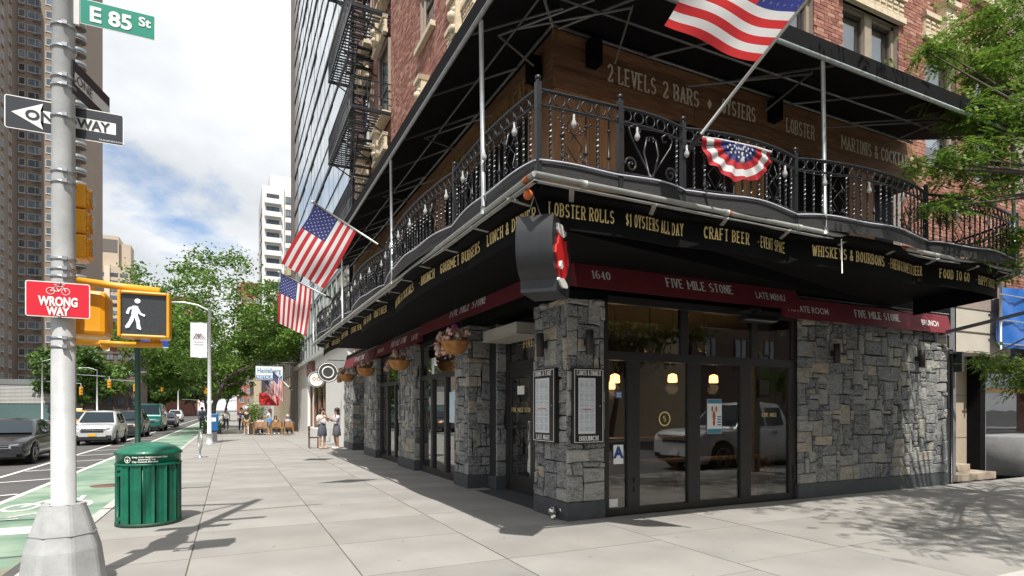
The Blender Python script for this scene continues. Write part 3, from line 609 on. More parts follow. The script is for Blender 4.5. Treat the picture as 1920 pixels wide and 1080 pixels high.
# sash windows
blind = M('curtain', (0.66, 0.68, 0.70), 0.9, var=0.12, vs=3, stretch=(8, 8, .6))
def sash(side, u0, u1, z0, z1, split=False):
    def bx(b, a0, a1, d0, d1, c0, c1):     # u range, depth range (into the wall), z range
        if side == 'W': b.box(WX+d0, a0, c0, WX+d1, a1, c1)
        else: b.box(a0, WY+d0, c0, a1, WY+d1, c1)
    f = MB(); t = .075
    bx(f, u0, u0+t, .10, .26, z0, z1); bx(f, u1-t, u1, .10, .26, z0, z1); bx(f, u0, u1, .10, .26, z1-t, z1); bx(f, u0, u1, .08, .28, z0, z0+t)
    zm = z0 + (z1-z0)*.42
    parts = [(u0+t, u1-t)]
    if split:
        um = (u0+u1)/2; bx(f, um-.11, um+.11, .06, .27, z0, z1); parts = [(u0+t, um-.11), (um+.11, u1-t)]
    w = f.build('window', limestone, bld)
    for a, b in parts:
        s = MB(); bx(s, a, b, .15, .22, zm-.03, zm+.03); bx(s, a, a+.04, .15, .2, z0+t, z1-t); bx(s, b-.04, b, .15, .2, z0+t, z1-t); bx(s, a, b, .15, .2, z1-t-.05, z1-t); s.build('sash', M('sash_dark', (0.06, 0.05, 0.045), .5), w)
        p = MB(); bx(p, a+.04, b-.04, .175, .18, zm+.03, z1-t-.05); bx(p, a+.04, b-.04, .19, .195, z0+t, zm-.03); p.build('pane', glass_win, w)
        c = MB(); bx(c, a, b, .30, .31, z0+t+.5*(zm-z0), z1); c.build('curtain', blind, w)
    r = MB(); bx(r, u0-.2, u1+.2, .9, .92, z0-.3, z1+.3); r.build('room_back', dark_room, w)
    return w
for k, w in enumerate(av_win): sash('W', *w)
for k, w in enumerate(st_win): sash('S', *w, split=(w[1]-w[0] > 1.5))
# carved lintels with keystones
def lintel(side, u0, u1, z, h=.42, head=True):
    def P(u, d, zz): return (WX-d, u, zz) if side == 'W' else (u, WY-d, zz)
    um = (u0+u1)/2; a, b = u0-.14, u1+.14; l = MB()
    def slab_(x0, x1, za, zb, d0, d1, sl=0.0):
        vs = [P(x0, d0, za), P(x1, d0, za), P(x1+sl, d0, zb), P(x0-sl, d0, zb), P(x0, d1, za), P(x1, d1, za), P(x1+sl, d1, zb), P(x0-sl, d1, zb)]
        fs = [(0,1,2,3),(7,6,5,4),(0,4,5,1),(1,5,6,2),(2,6,7,3),(3,7,4,0)]; l.add(vs, fs if side == 'S' else [f[::-1] for f in fs])
    slab_(a, b, z, z+.12, -.05, .10); n = max(3, int((b-a)/.2))
    for k in range(n):
        x0 = a+.02 + (b-a-.04)*k/n; x1 = x0 + (b-a-.04)/n - .035
        if head and abs((x0+x1)/2-um) < .2: continue
        slab_(x0, x1, z+.12, z+.12+h*.8, -.03, .06)
        for q in range(3): slab_(x0+.015, x1-.015, z+.15+q*h*.24, z+.15+q*h*.24+.045, .06, .085)
    slab_(a, b, z+.12+h*.8, z+.16+h*.95, -.05, .12, .03)
    if head:
        slab_(um-.15, um+.15, z-.03, z+.75, .0, .22, .05); slab_(um-.22, um+.22, z+.75, z+.86, -.02, .30, .04)
        for q in range(5):
            l.ball(P(um + (-.07, .07, 0, -.06, .06)[q], .24 - q*.015, z + (.1, .16, .34, .52, .55)[q]), .085, 8, 5)
        l.ball(P(um, .24, z+.40), .12, 8, 6)
    return l.build('carved_lintel', sandstone, bld)
for w in av_win: lintel('W', w[0], w[1], w[3]); 
for w in st_win: lintel('S', w[0], w[1], w[3], head=(w[1]-w[0] < 1.5))
for w in av_win + st_win:
    if w[2] < 8: continue
    s = MB()
    if w in av_win: s.box(WX-.14, w[0]-.12, w[2]-.14, WX+.2, w[1]+.12, w[2])
    else: s.box(w[0]-.12, WY-.14, w[2]-.14, w[1]+.12, WY+.2, w[2])
    s.build('sill', sandstone, bld, bevel=.01)
tag(MB().box(9.25, WY-.28, 7.42, 9.95, WY+.1, 7.72).build('window_air_conditioner', white_paint, bevel=.02), 'white window air conditioner above the black canopy beside the flag', 'air conditioner')
# ---------------------------------------------------------------- timber-clad second floor behind the balcony
FX, FY = 4.0, 6.93
wf = MB().box(FX+.03, FY+.03, 6.05, FX+.2, 21.5, 6.86).box(FX+.2, FY+.03, 6.05, 12.2, FY+.2, 6.86).build('plank_fascia', M('dark_wood_backing', (0.03, 0.02, 0.014), .9), bld)
def planks(side, a, b, rows, seed):
    rr = random.Random(seed)
    for z0, z1, pr in rows:
        u = a
        while u < b - .05:
            l = min(rr.uniform(1.3, 3.2), b-u); l = b-u if b-u-l < .4 else l; d = pr + rr.uniform(-.006, .006)
            m = MB()
            if side == 'S': m.box(u+.004, FY-d, z0+.004, u+l-.004, FY+.03, z1-.004)
            else: m.box(FX-d, u+.004, z0+.004, FX+.03, u+l-.004, z1-.004)
            m.build('plank', wood, wf); u += l
rows = [(6.06, 6.30, .045), (6.30, 6.52, .0), (6.52, 6.70, .004), (6.70, 6.86, .0)]
planks('S', FX-.045, 12.2, rows, 5); planks('W', FY, 21.5, rows, 6)
up_w = M('near_black', (0.011, 0.010, 0.010), 0.85, var=.3, vs=2)
MB().box(4.42, 7.36, 3.9, 4.6, 21.5, 6.06).box(4.6, 7.36, 3.9, 12.2, 7.56, 6.06).build('dark_opening_panel', up_w, bld)  # flat black panel colours in the darkness of the open upper floor
MB().box(FX+.03, FY+.03, 6.03, 4.6, 21.5, 6.06).box(4.6, FY+.03, 6.03, 12.2, 7.5, 6.06).build('porch_ceiling', up_w, bld)
def uprights(u0, u1, side, seed):
    rr = random.Random(seed); u = u0; c = MB()
    if side == 'S': c.box(u0+.01, FY+.03, 3.9, u1-.01, 7.36, 6.05)
    else: c.box(FX+.03, u0+.01, 3.9, 4.42, u1-.01, 6.05)
    p = c.build('timber_pier', MATS['dark_wood_backing'], bld)
    while u < u1-.03:
        l = min(rr.uniform(.12, .2), u1-u); d = rr.uniform(0, .01); m = MB()
        if side == 'S': m.box(u+.003, FY-d, 3.9, u+l-.003, FY+.03, 6.055)
        else: m.box(FX-d, u+.003, 3.9, FX+.03, u+l-.003, 6.055)
        m.build('upright_plank', woodv, p); u += l
for i, (a, b) in enumerate(((FX, 5.15), (7.35, 8.0), (10.2, 10.9))): uprights(a, b, 'S', 70+i)
for i, (a, b) in enumerate(((FY, 7.75), (11.5, 12.2), (16.0, 16.7))): uprights(a, b, 'W', 80+i)
for px, s, z0 in ((1134, 160, 6.24), (1191, 195, 6.26)): pass
vup = (0, 0, 1)
for txt, x0, x1, z, h in (('2 LEVELS', 4.86, 5.72, 6.33, .27), ('2 BARS', 5.86, 6.56, 6.33, .27), ('OYSTERS', 7.05, 7.78, 6.36, .26), ('LOBSTER', 8.52, 9.22, 6.36, .26), ('MARTINIS & COCKTAILS', 9.95, 12.1, 6.36, .26)):
    put_text('fascia_lettering', slab_text(txt, h, .36, .15, .17, .22), (x0, FY-.01, z), (1,0,0), vup, cream_letter, wf, fit=x1-x0)
MB().prism([(6.78, FY-.012, 6.37), (6.83, FY-.012, 6.45), (6.78, FY-.012, 6.53), (6.73, FY-.012, 6.45)], (0, -.006, 0)).build('diamond', cream_letter, wf)
for txt, y0, y1 in (('OUTDOOR CAFE', 9.6, 7.55), ('BRUNCH', 11.55, 10.35), ('WHISKEYS & BOURBONS', 15.1, 12.6), ('MARTINIS', 17.2, 16.0), ('CRAFT BEER', 20.0, 18.2)):
    put_text('fascia_lettering', slab_text(txt, .27, .36, .15, .17, .22), (FX-.01, y0, 6.34), (0,-1,0), vup, M('amber_letter', (0.42, 0.26, 0.10), .7, var=.2), wf, fit=y0-y1)
for k, (x, y, z, lab) in enumerate(((4.55, FY-.12, 6.42, 'black loudspeaker on the timber fascia left of the painted words 2 LEVELS'), (FX-.12, 7.35, 6.3, 'black loudspeaker on the avenue side of the timber fascia near the corner'), (8.12, FY-.12, 6.42, 'black loudspeaker on the timber fascia between OYSTERS and LOBSTER'))):
    tag(MB().box(x-.09, y-.09, z, x+.09, y+.09, z+.36).build('loudspeaker', black_paint, bevel=.02), lab, 'loudspeaker', 'loudspeakers on the timber fascia')

# ---------------------------------------------------------------- iron balcony
ZD = 3.87
bal = thing('iron_balcony', 'black wrought iron balcony with bowed railing panels wrapping the street corner', 'balcony', (2.68, 4.98, ZD))
class Path:
    def __init__(s, nodes, bul, out, n=40):
        s.P = []; s.S = []; s.N = [0.0]
        for i in range(len(nodes)-1):
            a, b = Vector(nodes[i]), Vector(nodes[i+1])
            for k in range(n + (i == len(nodes)-2)):
                t = k/n; q = a.lerp(b, t) + Vector(out)*bul[i]*(math.sin(math.pi*t)**0.75 if 0 < t < 1 else 0); s.P.append(q)
        s.S = [0.0]
        for a, b in zip(s.P[:-1], s.P[1:]): s.S.append(s.S[-1] + (b-a).length)
        s.N = [s.S[min(i*n, len(s.S)-1)] for i in range(len(nodes))]; s.len = s.S[-1]; s.out = Vector(out)
    def __call__(s, u):
        u = min(max(u, 0), s.len-1e-4); lo = int(np.searchsorted(s.S, u, side='right'))-1; lo = min(lo, len(s.P)-2)
        a, b = s.P[lo], s.P[lo+1]; t = (u-s.S[lo])/max(1e-6, s.S[lo+1]-s.S[lo]); p = a.lerp(b, t); d = (b-a).normalized(); n = Vector((-d.y, d.x))
        if n.dot(s.out) < 0: n = -n
        return p.x, p.y, n.x, n.y
    def pts(s, z, off=0.0, u0=0.0, u1=None, step=.07):
        u1 = s.len if u1 is None else u1; k = max(2, int((u1-u0)/step)); r = []
        for i in range(k+1): x, y, nx, ny = s(u0+(u1-u0)*i/k); r.append((x+nx*off, y+ny*off, z))
        return r
PS = Path([(2.68, 4.98), (3.60, 4.92), (4.50, 4.99), (6.28, 4.98), (9.02, 4.99), (11.6, 5.03), (12.3, 6.8)], [0, .05, .13, .20, .17, .06], (0, -1))
PSF = Path([(2.88, 5.18), (3.62, 5.13), (4.50, 5.17), (6.28, 5.16), (9.02, 5.17), (11.45, 5.22), (12.1, 6.9)], [0, .03, .10, .15, .13, .04], (0, -1))
PA = Path([(2.68, 4.98), (2.64, 7.2), (2.72, 11.2), (2.70, 14.5), (2.70, 17.8), (2.70, 21.0)], [.07, .18, .15, .14, .14], (-1, 0))
PAF = Path([(2.88, 5.18), (2.84, 7.2), (2.9, 11.2), (2.9, 14.5), (2.9, 17.8), (2.9, 21.0)], [.05, .13, .11, .10, .10], (-1, 0))
def band(b, pts0, z0, z1, mi=0):
    b.grid([[(p[0], p[1], z0) for p in pts0], [(p[0], p[1], z1) for p in pts0]], mi)
# deck
dk = MB(); ps = PS.pts(3.80, -.05); pa = PA.pts(3.80, -.05)
dk.prism([(12.3, 7.5, 3.80), (4.4, 7.5, 3.80)] + ps, (0, 0, .08)); dk.prism([(4.4, 7.499, 3.801), (4.4, 21.0, 3.801)] + pa[::-1], (0, 0, .078))
dk.build('deck', black_paint, bal)
dt = MB(); dt.add([(12.2, 7.4, 3.886), (4.4, 7.4, 3.886)] + [(p[0], p[1], 3.886) for p in PS.pts(0, -.06)], [tuple(range(2 + len(ps)))[::-1]]); dt.add([(4.4, 7.4, 3.887), (4.4, 20.9, 3.887)] + [(p[0], p[1], 3.887) for p in PA.pts(0, -.06)][::-1], [tuple(range(2 + len(pa)))]); dt.build('bounce_sheet', M('bounce_grey', (.36, .33, .30), .8, var=.15, vs=3), bal)  # unseen pale sheet added on the deck to bounce sun up under the canopy
fsc = MB()
for pth in (PSF, PAF):
    q0 = pth.pts(3.46, 0); q1 = pth.pts(3.46, -.03, .03)
    fsc.grid([[(p[0], p[1], z) for p in q] for q, z in ((q1, 3.80), (q1, 3.50), (q0, 3.50), (q0, 3.80))], smooth=False)
fascia = fsc.build('sign_fascia', black_paint, bal)
for i, (txt, x0, x1) in enumerate([(t_, onY(a_, 400, 5.13).x, onY(b_, 400, 5.13).x) for t_, a_, b_ in (('LOBSTER ROLLS', 1034, 1150), ('$1 OYSTERS ALL DAY', 1172, 1281), ('CRAFT BEER', 1316, 1396), ('. EVENT SPACE', 1414, 1474), ('WHISKEYS & BOURBONS', 1516, 1644), ('. FOREIGN & DOMESTIC BEER', 1654, 1728), ('FOOD TO GO', 1756, 1808), ('. HAPPY HOUR', 1822, 1868))]):
    # distance along the curve that matches these places on the facade
    f = lambda X: float(np.interp(X, [p.x for p in PSF.P], PSF.S)); path_text('gold_lettering', slab_text(txt, .15, .40, .16, .24, .22), lambda u: PSF(u), f(x0), 3.615, gold, fascia, f(x1), lift=.006)
for txt, y0, y1 in (('LUNCH & DINNER', 6.5, 5.35), ('GOURMET BURGERS', 8.1, 6.75), ('. BRUNCH', 9.1, 8.35), ('MARTINIS & COCKTAILS', 11.2, 9.45), ('CRAFT BEER', 12.6, 11.7), ('FOOD TO GO', 13.9, 12.9), ('EVENT SPACE', 15.4, 14.3), ('HAPPY HOUR', 16.8, 15.8), ('LOBSTER ROLLS', 18.6, 17.2), ('LATE NIGHT', 20.2, 19.1)):
    g = lambda Y: float(np.interp(Y, [p.y for p in PAF.P], PAF.S)); a, b = g(y0), g(y1)
    path_text('gold_lettering', slab_text(txt, .15, .40, .16, .24, .22), (lambda a_: lambda u: PAF(a_ - u))(a), 0, 3.615, gold, fascia, a-b, lift=.006)
# straight grey edge pipe with joints, brackets
ep = MB(); ep.tube([(2.58, 4.86, ZD+.0), (11.65, 4.93, ZD+.0)], .030, 8).tube([(2.58, 4.86, ZD), (2.52, 21.0, ZD)], .030, 8)
ep.bar((2.58, 4.885, ZD-.055), (11.6, 4.95, ZD-.055), .05, .012).bar((2.60, 4.86, ZD-.055), (2.54, 21, ZD-.055), .05, .012)
for x in (3.1, 5.0, 6.2, 8.4, 9.6): ep.tube([(x-.02, 4.864+.0075*(x-2.6), ZD), (x+.06, 4.865+.0075*(x-2.6), ZD)], .038, 8)
ep.build('edge_pipe', pipe_paint, bal)
for a_, b_ in (((5.0, 4.878), (5.1, 4.879)), ((8.3, 4.903), (8.42, 4.904)), ((2.579, 4.95), (2.579, 5.06))): MB().tube([(*a_, ZD), (*b_, ZD)], .033, 8).build('rust_patch', M('rust', (0.30, 0.10, 0.03), .9, var=.4, vs=30), bal)
for k in range(9): x = 3.0 + k*1.02; MB().bar((x, 4.88, ZD-.06), (x+.28, 5.35, ZD-.075), .05, .02).build('outrigger', pipe_paint, bal)
for k in range(15): y = 5.4 + k*1.03; MB().bar((2.56, y, ZD-.06), (3.05, y+.1, ZD-.075), .05, .02).build('outrigger', pipe_paint, bal)
# railing
ring = MB().torus((0, 0, 0), .060, .009, (0, 1, 0), 12, 4).mesh('ring', iron)
def bal_mesh(kind):
    b = MB()
    if kind == 0:
        b.tube([(0, 0, 0), (0, 0, .53)], .010, 4).ball((0, 0, .13), .026, 8, 4, sc=(1, 1, .7)).ball((0, 0, .40), .022, 8, 4, sc=(1, 1, .7))
    else:
        vs = []; n = 28
        for i in range(n+1):
            for j in range(4):
                q = math.pi/2*j + i*.55; vs.append((.0135*math.cos(q), .0135*math.sin(q), .53*i/n))
        b.add(vs, [(i*4+j, i*4+(j+1) % 4, (i+1)*4+(j+1) % 4, (i+1)*4+j) for i in range(n) for j in range(4)])
        if kind == 2: b.ball((0, 0, .27), .028, 8, 4, sc=(1, 1, .8))
    return b.mesh('baluster', iron)
BM = [bal_mesh(k) for k in range(3)]
def spiral(c, r0, turns, a0, sgn=1, n=14): return [(c[0] + r0*(1-i/n*.8)*math.cos(a0 + sgn*turns*2*math.pi*i/n), 0, c[1] + r0*(1-i/n*.8)*math.sin(a0 + sgn*turns*2*math.pi*i/n)) for i in range(n+1)]
sc_ = MB()
sc_.tube([(-.09, 0, .36), (-.01, 0, .50), (.07, 0, .36), (-.02, 0, .27), (-.09, 0, .19), (.02, 0, .03), (.09, 0, .19), (.01, 0, .27), (-.05, 0, .33)], .008, 4)
for q in (-1, 1): sc_.tube([(q*x, y, z) for x, y, z in spiral((.11, .06), .05, 1.3, math.pi, -1)], .009, 4)
for q in (-1, 1):
    for k in range(5): sc_.ball((q*(.06+.03*k), -.008, .31+.028*k), .02, 5, 3, sc=(1.1, .3, .55))
scroll = sc_.mesh('scroll', iron)
fs_ = MB()
for q in (-1, 1):
    fs_.tube([(q*x, 0, z) for x, z in ((0, .01), (.14, .2), (.27, .38), (.30, .47), (.22, .52), (.15, .47), (.17, .42), (.21, .43))], .011, 5).tube([(q*x, 0, z) for x, z in ((.02, .01), (.10, .26), (.06, .42), (.02, .44), (.03, .39))], .011, 5).tube([(q*x, y, z) for x, y, z in spiral((.27, .09), .085, 1.4, 0)], .012, 5)
fan = fs_.mesh('fan_scroll', iron)
skirtm = M('perforated_steel', (0.028, 0.028, 0.03), .5, .3, var=.5, vs=90, bump=.8, bs=150)
rr = random.Random(4)
def railing(pth):
    top = MB(); 
    for z, r in ((4.75, .019), (4.605, .013), (4.08, .017)): top.tube(pth.pts(z), r, 6)
    top.build('handrail', iron, bal)
    sk = MB(); band(sk, pth.pts(0, .012), 3.89, 4.06); sk.build('perforated_skirt', skirtm, bal)
    lr = MB(); pp = [(p[0], p[1], 4.055 + .012*math.sin(i*.35)) for i, p in enumerate(pth.pts(0, .035))]; lr.tube(pp, .009, 5); lr.build('rope_light', M('rope_light', (.55, .55, .62), .3), bal)
    for i in range(0 if pth is PS else 1, len(pth.N)):
        x, y, nx, ny = pth(pth.N[i]); p = MB().box(x-.026, y-.026, 3.84, x+.026, y+.026, 4.82); p.ball((x, y, 4.86), .032, 10, 6).lathe([(.03, 4.82), (.015, 4.84)], (x, y, 0), 8); p.build('newel_post', iron, bal)
    for i in range(len(pth.N)-1):
        a, b = pth.N[i], pth.N[i+1]; n = max(4, int((b-a)/.122)); sl = [n//2] if b-a < 1.4 else ([n//4, 3*n//4] if b-a < 3 else [n//6, n//2, n-n//6])
        for k in range(1, n):
            u = a + (b-a)*k/n; x, y, nx, ny = pth(u); rz = math.atan2(nx, -ny)
            if b-a < 1.1 and i == 1 and pth is PS:
                if k == n//2: inst(fan, 'fan_scroll', bal, (x, y, 4.08), (0, 0, rz)); continue
                if abs(k-n//2) < 3: continue
            if k in sl: inst(scroll, 'scroll', bal, (x-nx*.0, y, 4.08), (0, 0, rz)); continue
            inst(BM[(0, 1, 2, 1, 1)[k % 5] if i else (0, 1, 2, 2, 0, 1)[k % 6]], 'baluster', bal, (x, y, 4.08), (0, 0, rz))
        n = max(4, int((b-a)/.133))
        for k in range(n):
            u = a + (b-a)*(k+.5)/n; x, y, nx, ny = pth(u); inst(ring, 'ring', bal, (x, y, 4.678), (0, 0, math.atan2(nx, -ny)))
railing(PS); railing(PA)
# white zip ties and a hanging wire
tag(MB().tube([(7.0, 4.87, 3.82), (7.02, 4.88, 3.6), (7.0, 4.86, 3.38)], .008, 5).build('hanging_wire', white_paint), 'thin white wire end dangling below the balcony edge over WHISKEYS', 'wire')
# string lights
for pth, nm, n in ((PS, 'clear bulb string lights hung along the street-side railing', 15), (PA, 'clear bulb string lights hung along the avenue-side railing', 24)):
    t = thing('string_lights', nm, 'string lights', (2.68, 4.98, ZD), 'string lights on the balcony'); step = pth.len/n; cw = []
    for i in range(n*6+1):
        x, y, nx, ny = pth(pth.len*i/(n*6)); cw.append((x+nx*.05, y+ny*.05, 4.58 - .035*abs(math.sin(math.pi*i/6))))
    MB().tube(cw, .005, 4).build('cable', black_metal, t)
    for i in range(n):
        x, y, nx, ny = pth(step*(i+.5)); MB().lathe([(.012, .0), (.013, -.05), (.03, -.09), (.028, -.115), (.012, -.135)], (x+nx*.05, y+ny*.05, 4.55), 8).build('bulb', M('clear_bulb', (.36, .36, .35), .06, 0, var=.1, spec=1.0), t)
# tall grey posts carrying the canopy
for k, (x, y, lab) in enumerate(((6.70, 4.88, 'slim grey post on the street-side balcony edge right of the bunting'), (11.3, 4.92, 'slim grey post at the far right end of the street-side balcony'), (2.565, 6.05, 'slim grey post on the avenue-side balcony edge nearest the corner'), (2.55, 10.1, 'slim grey post in the middle of the avenue-side balcony, next to the large flag'), (2.53, 15.0, 'slim grey post on the avenue-side balcony beside the smaller flag'), (2.52, 20.6, 'slim grey post at the far end of the avenue-side balcony'))):
    tag(MB().tube([(x, y, ZD-.02), (x - .02*(k > 1), y + .03, 6.03)], .026, 10).tube([(x, y, ZD-.03), (x, y, ZD+.06)], .036, 10).build('canopy_post', galv), lab, 'post', 'canopy posts')

# ---------------------------------------------------------------- black canopy
EXc, EYc, ZC = 2.50, 4.86, 6.02
can = thing('black_canopy', 'long black canvas canopy over the balcony wrapping the corner', 'canopy', (EXc, EYc, ZC))
c = MB(); zt, zw = ZC+.20, 6.90; XR, YR = 11.9, 21.4
c.add([(EXc, EYc, zt), (XR, EYc, zt), (XR, FY-.05, zw), (FX-.05, FY-.05, zw), (EXc, YR, zt), (FX-.05, YR, zw)], [(0,1,2,3), (0,3,5,4)])
c.add([(FX-.05, FY-.05, zw), (XR, FY-.05, zw), (XR, WY-.02, zw+.3), (WX-.02, WY-.02, zw+.3), (FX-.05, YR, zw), (WX-.02, YR, zw+.3)], [(0,1,2,3), (0,3,5,4)])
c.build('canvas_roof', black_cloth, can)
MB().box(EXc-.012, EYc-.012, ZC+.03, XR, EYc, zt+.03).box(EXc-.012, EYc, ZC+.03, EXc, YR, zt+.03).build('valance', black_cloth, can)
MB().tube([(EXc, EYc, ZC), (XR, EYc, ZC)], .028, 8).tube([(EXc, EYc, ZC), (EXc, YR, ZC)], .028, 8).tube([(EXc, EYc, ZC+.05), (XR, EYc, ZC+.05)], .012, 6).tube([(EXc, EYc, ZC+.05), (EXc, YR, ZC+.05)], .012, 6).build('edge_tube', galv, can)
MB().tube([(FX-.1, FY-.1, zw-.08), (XR, FY-.1, zw-.08)], .022, 8).tube([(FX-.1, FY-.1, zw-.08), (FX-.1, YR, zw-.08)], .022, 8).build('wall_tube', galv, can)
rft = M('rafter_tube', (0.26, 0.27, 0.27), .45, .5, var=.2)
MB().tube([(EXc, EYc, ZC), (FX-.1, FY-.1, zw-.1)], .020, 8).build('hip_rafter', rft, can)
for k in range(6):
    x = 4.0 + k*1.5; MB().tube([(x, EYc, ZC+.02), (x, FY-.1, zw-.1)], .017, 6).build('rafter', rft, can)
    if k in (0, 2, 4):
        MB().tube([(x+.1, EYc+.5, ZC+.2), (x+.9, FY-.12, 6.55)], .014, 6).build('brace', rft, can); MB().tube([(x+.1, EYc+.5, ZC+.18), (x-.75, FY-.12, 6.55)], .014, 6).build('brace', rft, can)
for k in range(10):
    y = 6.4 + k*1.5; MB().tube([(EXc, y, ZC+.02), (FX-.1, y, zw-.1)], .017, 6).build('rafter', rft, can)
    if k % 2 == 0:
        MB().tube([(EXc+.45, y+.1, ZC+.2), (FX-.12, y+.9, 6.5)], .014, 6).build('brace', rft, can); MB().tube([(EXc+.45, y+.1, ZC+.2), (FX-.12, y-.6, 6.5)], .014, 6).build('brace', rft, can)
MB().tube([(EXc+.7, EYc+.95, ZC+.36), (XR, EYc+.95, ZC+.36)], .014, 6).tube([(EXc+.7, EYc+.95, ZC+.36), (EXc+.7, YR, ZC+.36)], .014, 6).build('purlin', rft, can)

# ---------------------------------------------------------------- maroon awnings
def awning(lab, side, u0, u1, zt, zb, d0, d1, words):
    base = (u0, BY, zb) if side == 'S' else (BX, u0, zb); t = thing('maroon_awning', lab, 'awning', base, 'maroon lettered awnings')
    def P(u, d, z): return (u, BY-d, z) if side == 'S' else (BX-d, u, z)
    b = MB(); vs = [P(u, d, z) for u in (u0, u1) for d, z in ((0.02, zt+.02), (d0, zt), (d1, zb), (d1-.012, zb), (d0-.012, zt-.02), (.02, zt))]
    b.add(vs, [tuple(range(6)), tuple(range(11, 5, -1))] + [(i, i+6, (i+1) % 6+6, (i+1) % 6) for i in range(6)]); b.build('canvas', maroon, t)
    g = MB()
    for u in (u0+.01, u1-.01): g.add([P(u, .02, zt), P(u, d0, zt), P(u, d1, zb), P(u, .02, zb+.05)], [(0,1,2,3)])
    g.build('side_flap', maroon, t); MB().tube([P(u0-.1, d0-.05, zt+.05), P(u1+.1, d0-.05, zt+.05)], .02, 6).build('roller', black_metal, t)
    vdir = Vector(P(0, d0, zt)) - Vector(P(0, d1, zb)); vdir.normalize(); udir = Vector((1,0,0)) if side == 'S' else Vector((0,-1,0))
    for txt, um, w, h, kind in words:
        q = (zt-zb)*.30; org = Vector(P(um, d1 + (d0-d1)*.34, zb + (zt-zb)*.34)); T = slab_text(txt, h, .58, .24, .26, .34, .13) if kind == 'slab' else sans_text(txt, h, 1.0, .002)
        put_text('awning_lettering', T, org, udir, vdir, white_paint, t, center=True, fit=w, lift=.006)
awning('maroon awning lettered 1640, FIVE MILE STONE and LATE MENU above the street-side glass doors', 'S', 4.52, 9.22, 3.84, 3.43, .12, .24, [('1640', 4.97, .32, .16, 'slab'), ('FIVE MILE STONE', 6.92, 1.42, .19, 'slab'), ('LATE MENU', 8.52, .72, .125, 'sans')])
awning('dark maroon awning with PRIVATE ROOM and BRUNCH above the rubble stone wall', 'S', 8.98, 14.15, 3.69, 3.30, .06, .14, [('PRIVATE ROOM', 9.60, 1.10, .12, 'sans'), ('FIVE MILE STONE', 11.65, 1.42, .18, 'slab'), ('BRUNCH', 13.4, .60, .12, 'sans')])
awning('maroon avenue-side awning lettered FIVE MILE STONE nearest the corner pillar', 'W', 8.0, 14.35, 3.90, 3.50, .10, .20, [('FIVE MILE STONE', 11.1, 2.0, .22, 'slab')])
awning('middle avenue-side maroon awning lettered FIVE MILE STONE and LATE', 'W', 14.55, 19.6, 3.75, 3.36, .08, .16, [('LATE', 14.95, .55, .14, 'sans'), ('FIVE MILE STONE', 16.6, 1.7, .21, 'slab'), ('BRUNCH', 18.8, .8, .13, 'sans')])
awning('farthest avenue-side maroon awning next to the flower baskets', 'W', 19.75, 25.4, 3.74, 3.34, .08, .16, [('FIVE MILE STONE', 22.3, 1.9, .21, 'slab')])

# ---------------------------------------------------------------- hanging corner sign
sg = thing('hanging_sign', 'black boxy hanging sign with ragged red and white face under the balcony corner', 'sign', (2.78, 5.16, 2.85))
tq, qq = Vector((.707, -.707, 0)), Vector((.707, .707, 0)); so = Vector((2.72, 5.10, 0))
def SP(q, z, t): return so + qq*q + tq*t + Vector((0, 0, z))
prof = [(.02, 3.58), (-.03, 3.45), (-.04, 3.30), (-.02, 3.15), (.05, 3.02), (.12, 2.96), (.13, 2.84), (.62, 2.84), (.70, 3.05), (.72, 3.40), (.66, 3.58)]
pf2 = []
for i in range(len(prof)):
    a_, b_ = prof[i], prof[(i+1) % len(prof)]; pf2.append(a_)
    if i < 4: p_, n_ = prof[i-1] if i else a_, prof[i+2]; pf2 += [tuple((-.0625*p_[k] + .5625*a_[k] + .5625*b_[k] - .0625*n_[k]) for k in (0, 1))]
prof = pf2
b = MB(); b.prism([SP(q, z, -.20) for q, z in prof][::-1], tq*.38); b.f = b.f[:2]; b.m = b.m[:2]; b.sm = b.sm[:2]; b.grid([[SP(q, z, -.20) for q, z in prof[:10]], [SP(q, z, .18) for q, z in prof[:10]]], smooth=True); b.grid([[SP(q, z, -.20) for q, z in prof[9:] + prof[:1]], [SP(q, z, .18) for q, z in prof[9:] + prof[:1]]], smooth=False); b.build('sign_box', M('sign_grey', (0.026, 0.028, 0.031), .42, .2, var=.15, vs=3, stretch=(5, 5, .5)), sg)
rr = random.Random(9)
def ragged(b, c, rq, rz, n, lift):
    pts = []
    for i in range(n):
        a = 2*math.pi*i/n; k = rr.uniform(.75, 1.1); pts.append(SP(c[0] + rq*k*math.cos(a), c[1] + rz*k*math.sin(a), .18+lift))
    b.prism(pts, tq*.02)
b = MB(); ragged(b, (.30, 3.2), .28, .24, 18, .002); b.build('red_emblem', M('sign_red', (.62, .02, .02), .4), sg)
for c_, rq, rz_, n_, l_ in (((.25, 3.47), .20, .06, 12, .004), ((.33, 2.95), .2, .05, 12, .004), ((.17, 3.1), .05, .05, 9, .024)): b = MB(); ragged(b, c_, rq, rz_, n_, l_); b.build('white_patch', white_paint, sg)
MB().tube([SP(.25, 3.58, 0), SP(.12, 3.80, -.05)], .006, 5).tube([SP(.06, 3.58, -.1), SP(.1, 3.80, -.05)], .006, 5).tube([SP(.30, 3.58, -.1), SP(.3, 3.8, -.05)], .012, 6).build('hanger_chain', steel, sg)
MB().ball(SP(-.06, 3.76, -.06), .05, 10, 6).build('orange_buffer', M('orange_rubber', (.55, .13, .03), .7), sg)
MB().ball(SP(-.02, 3.42, -.04), .014, 8, 5).build('rivet', steel, sg)

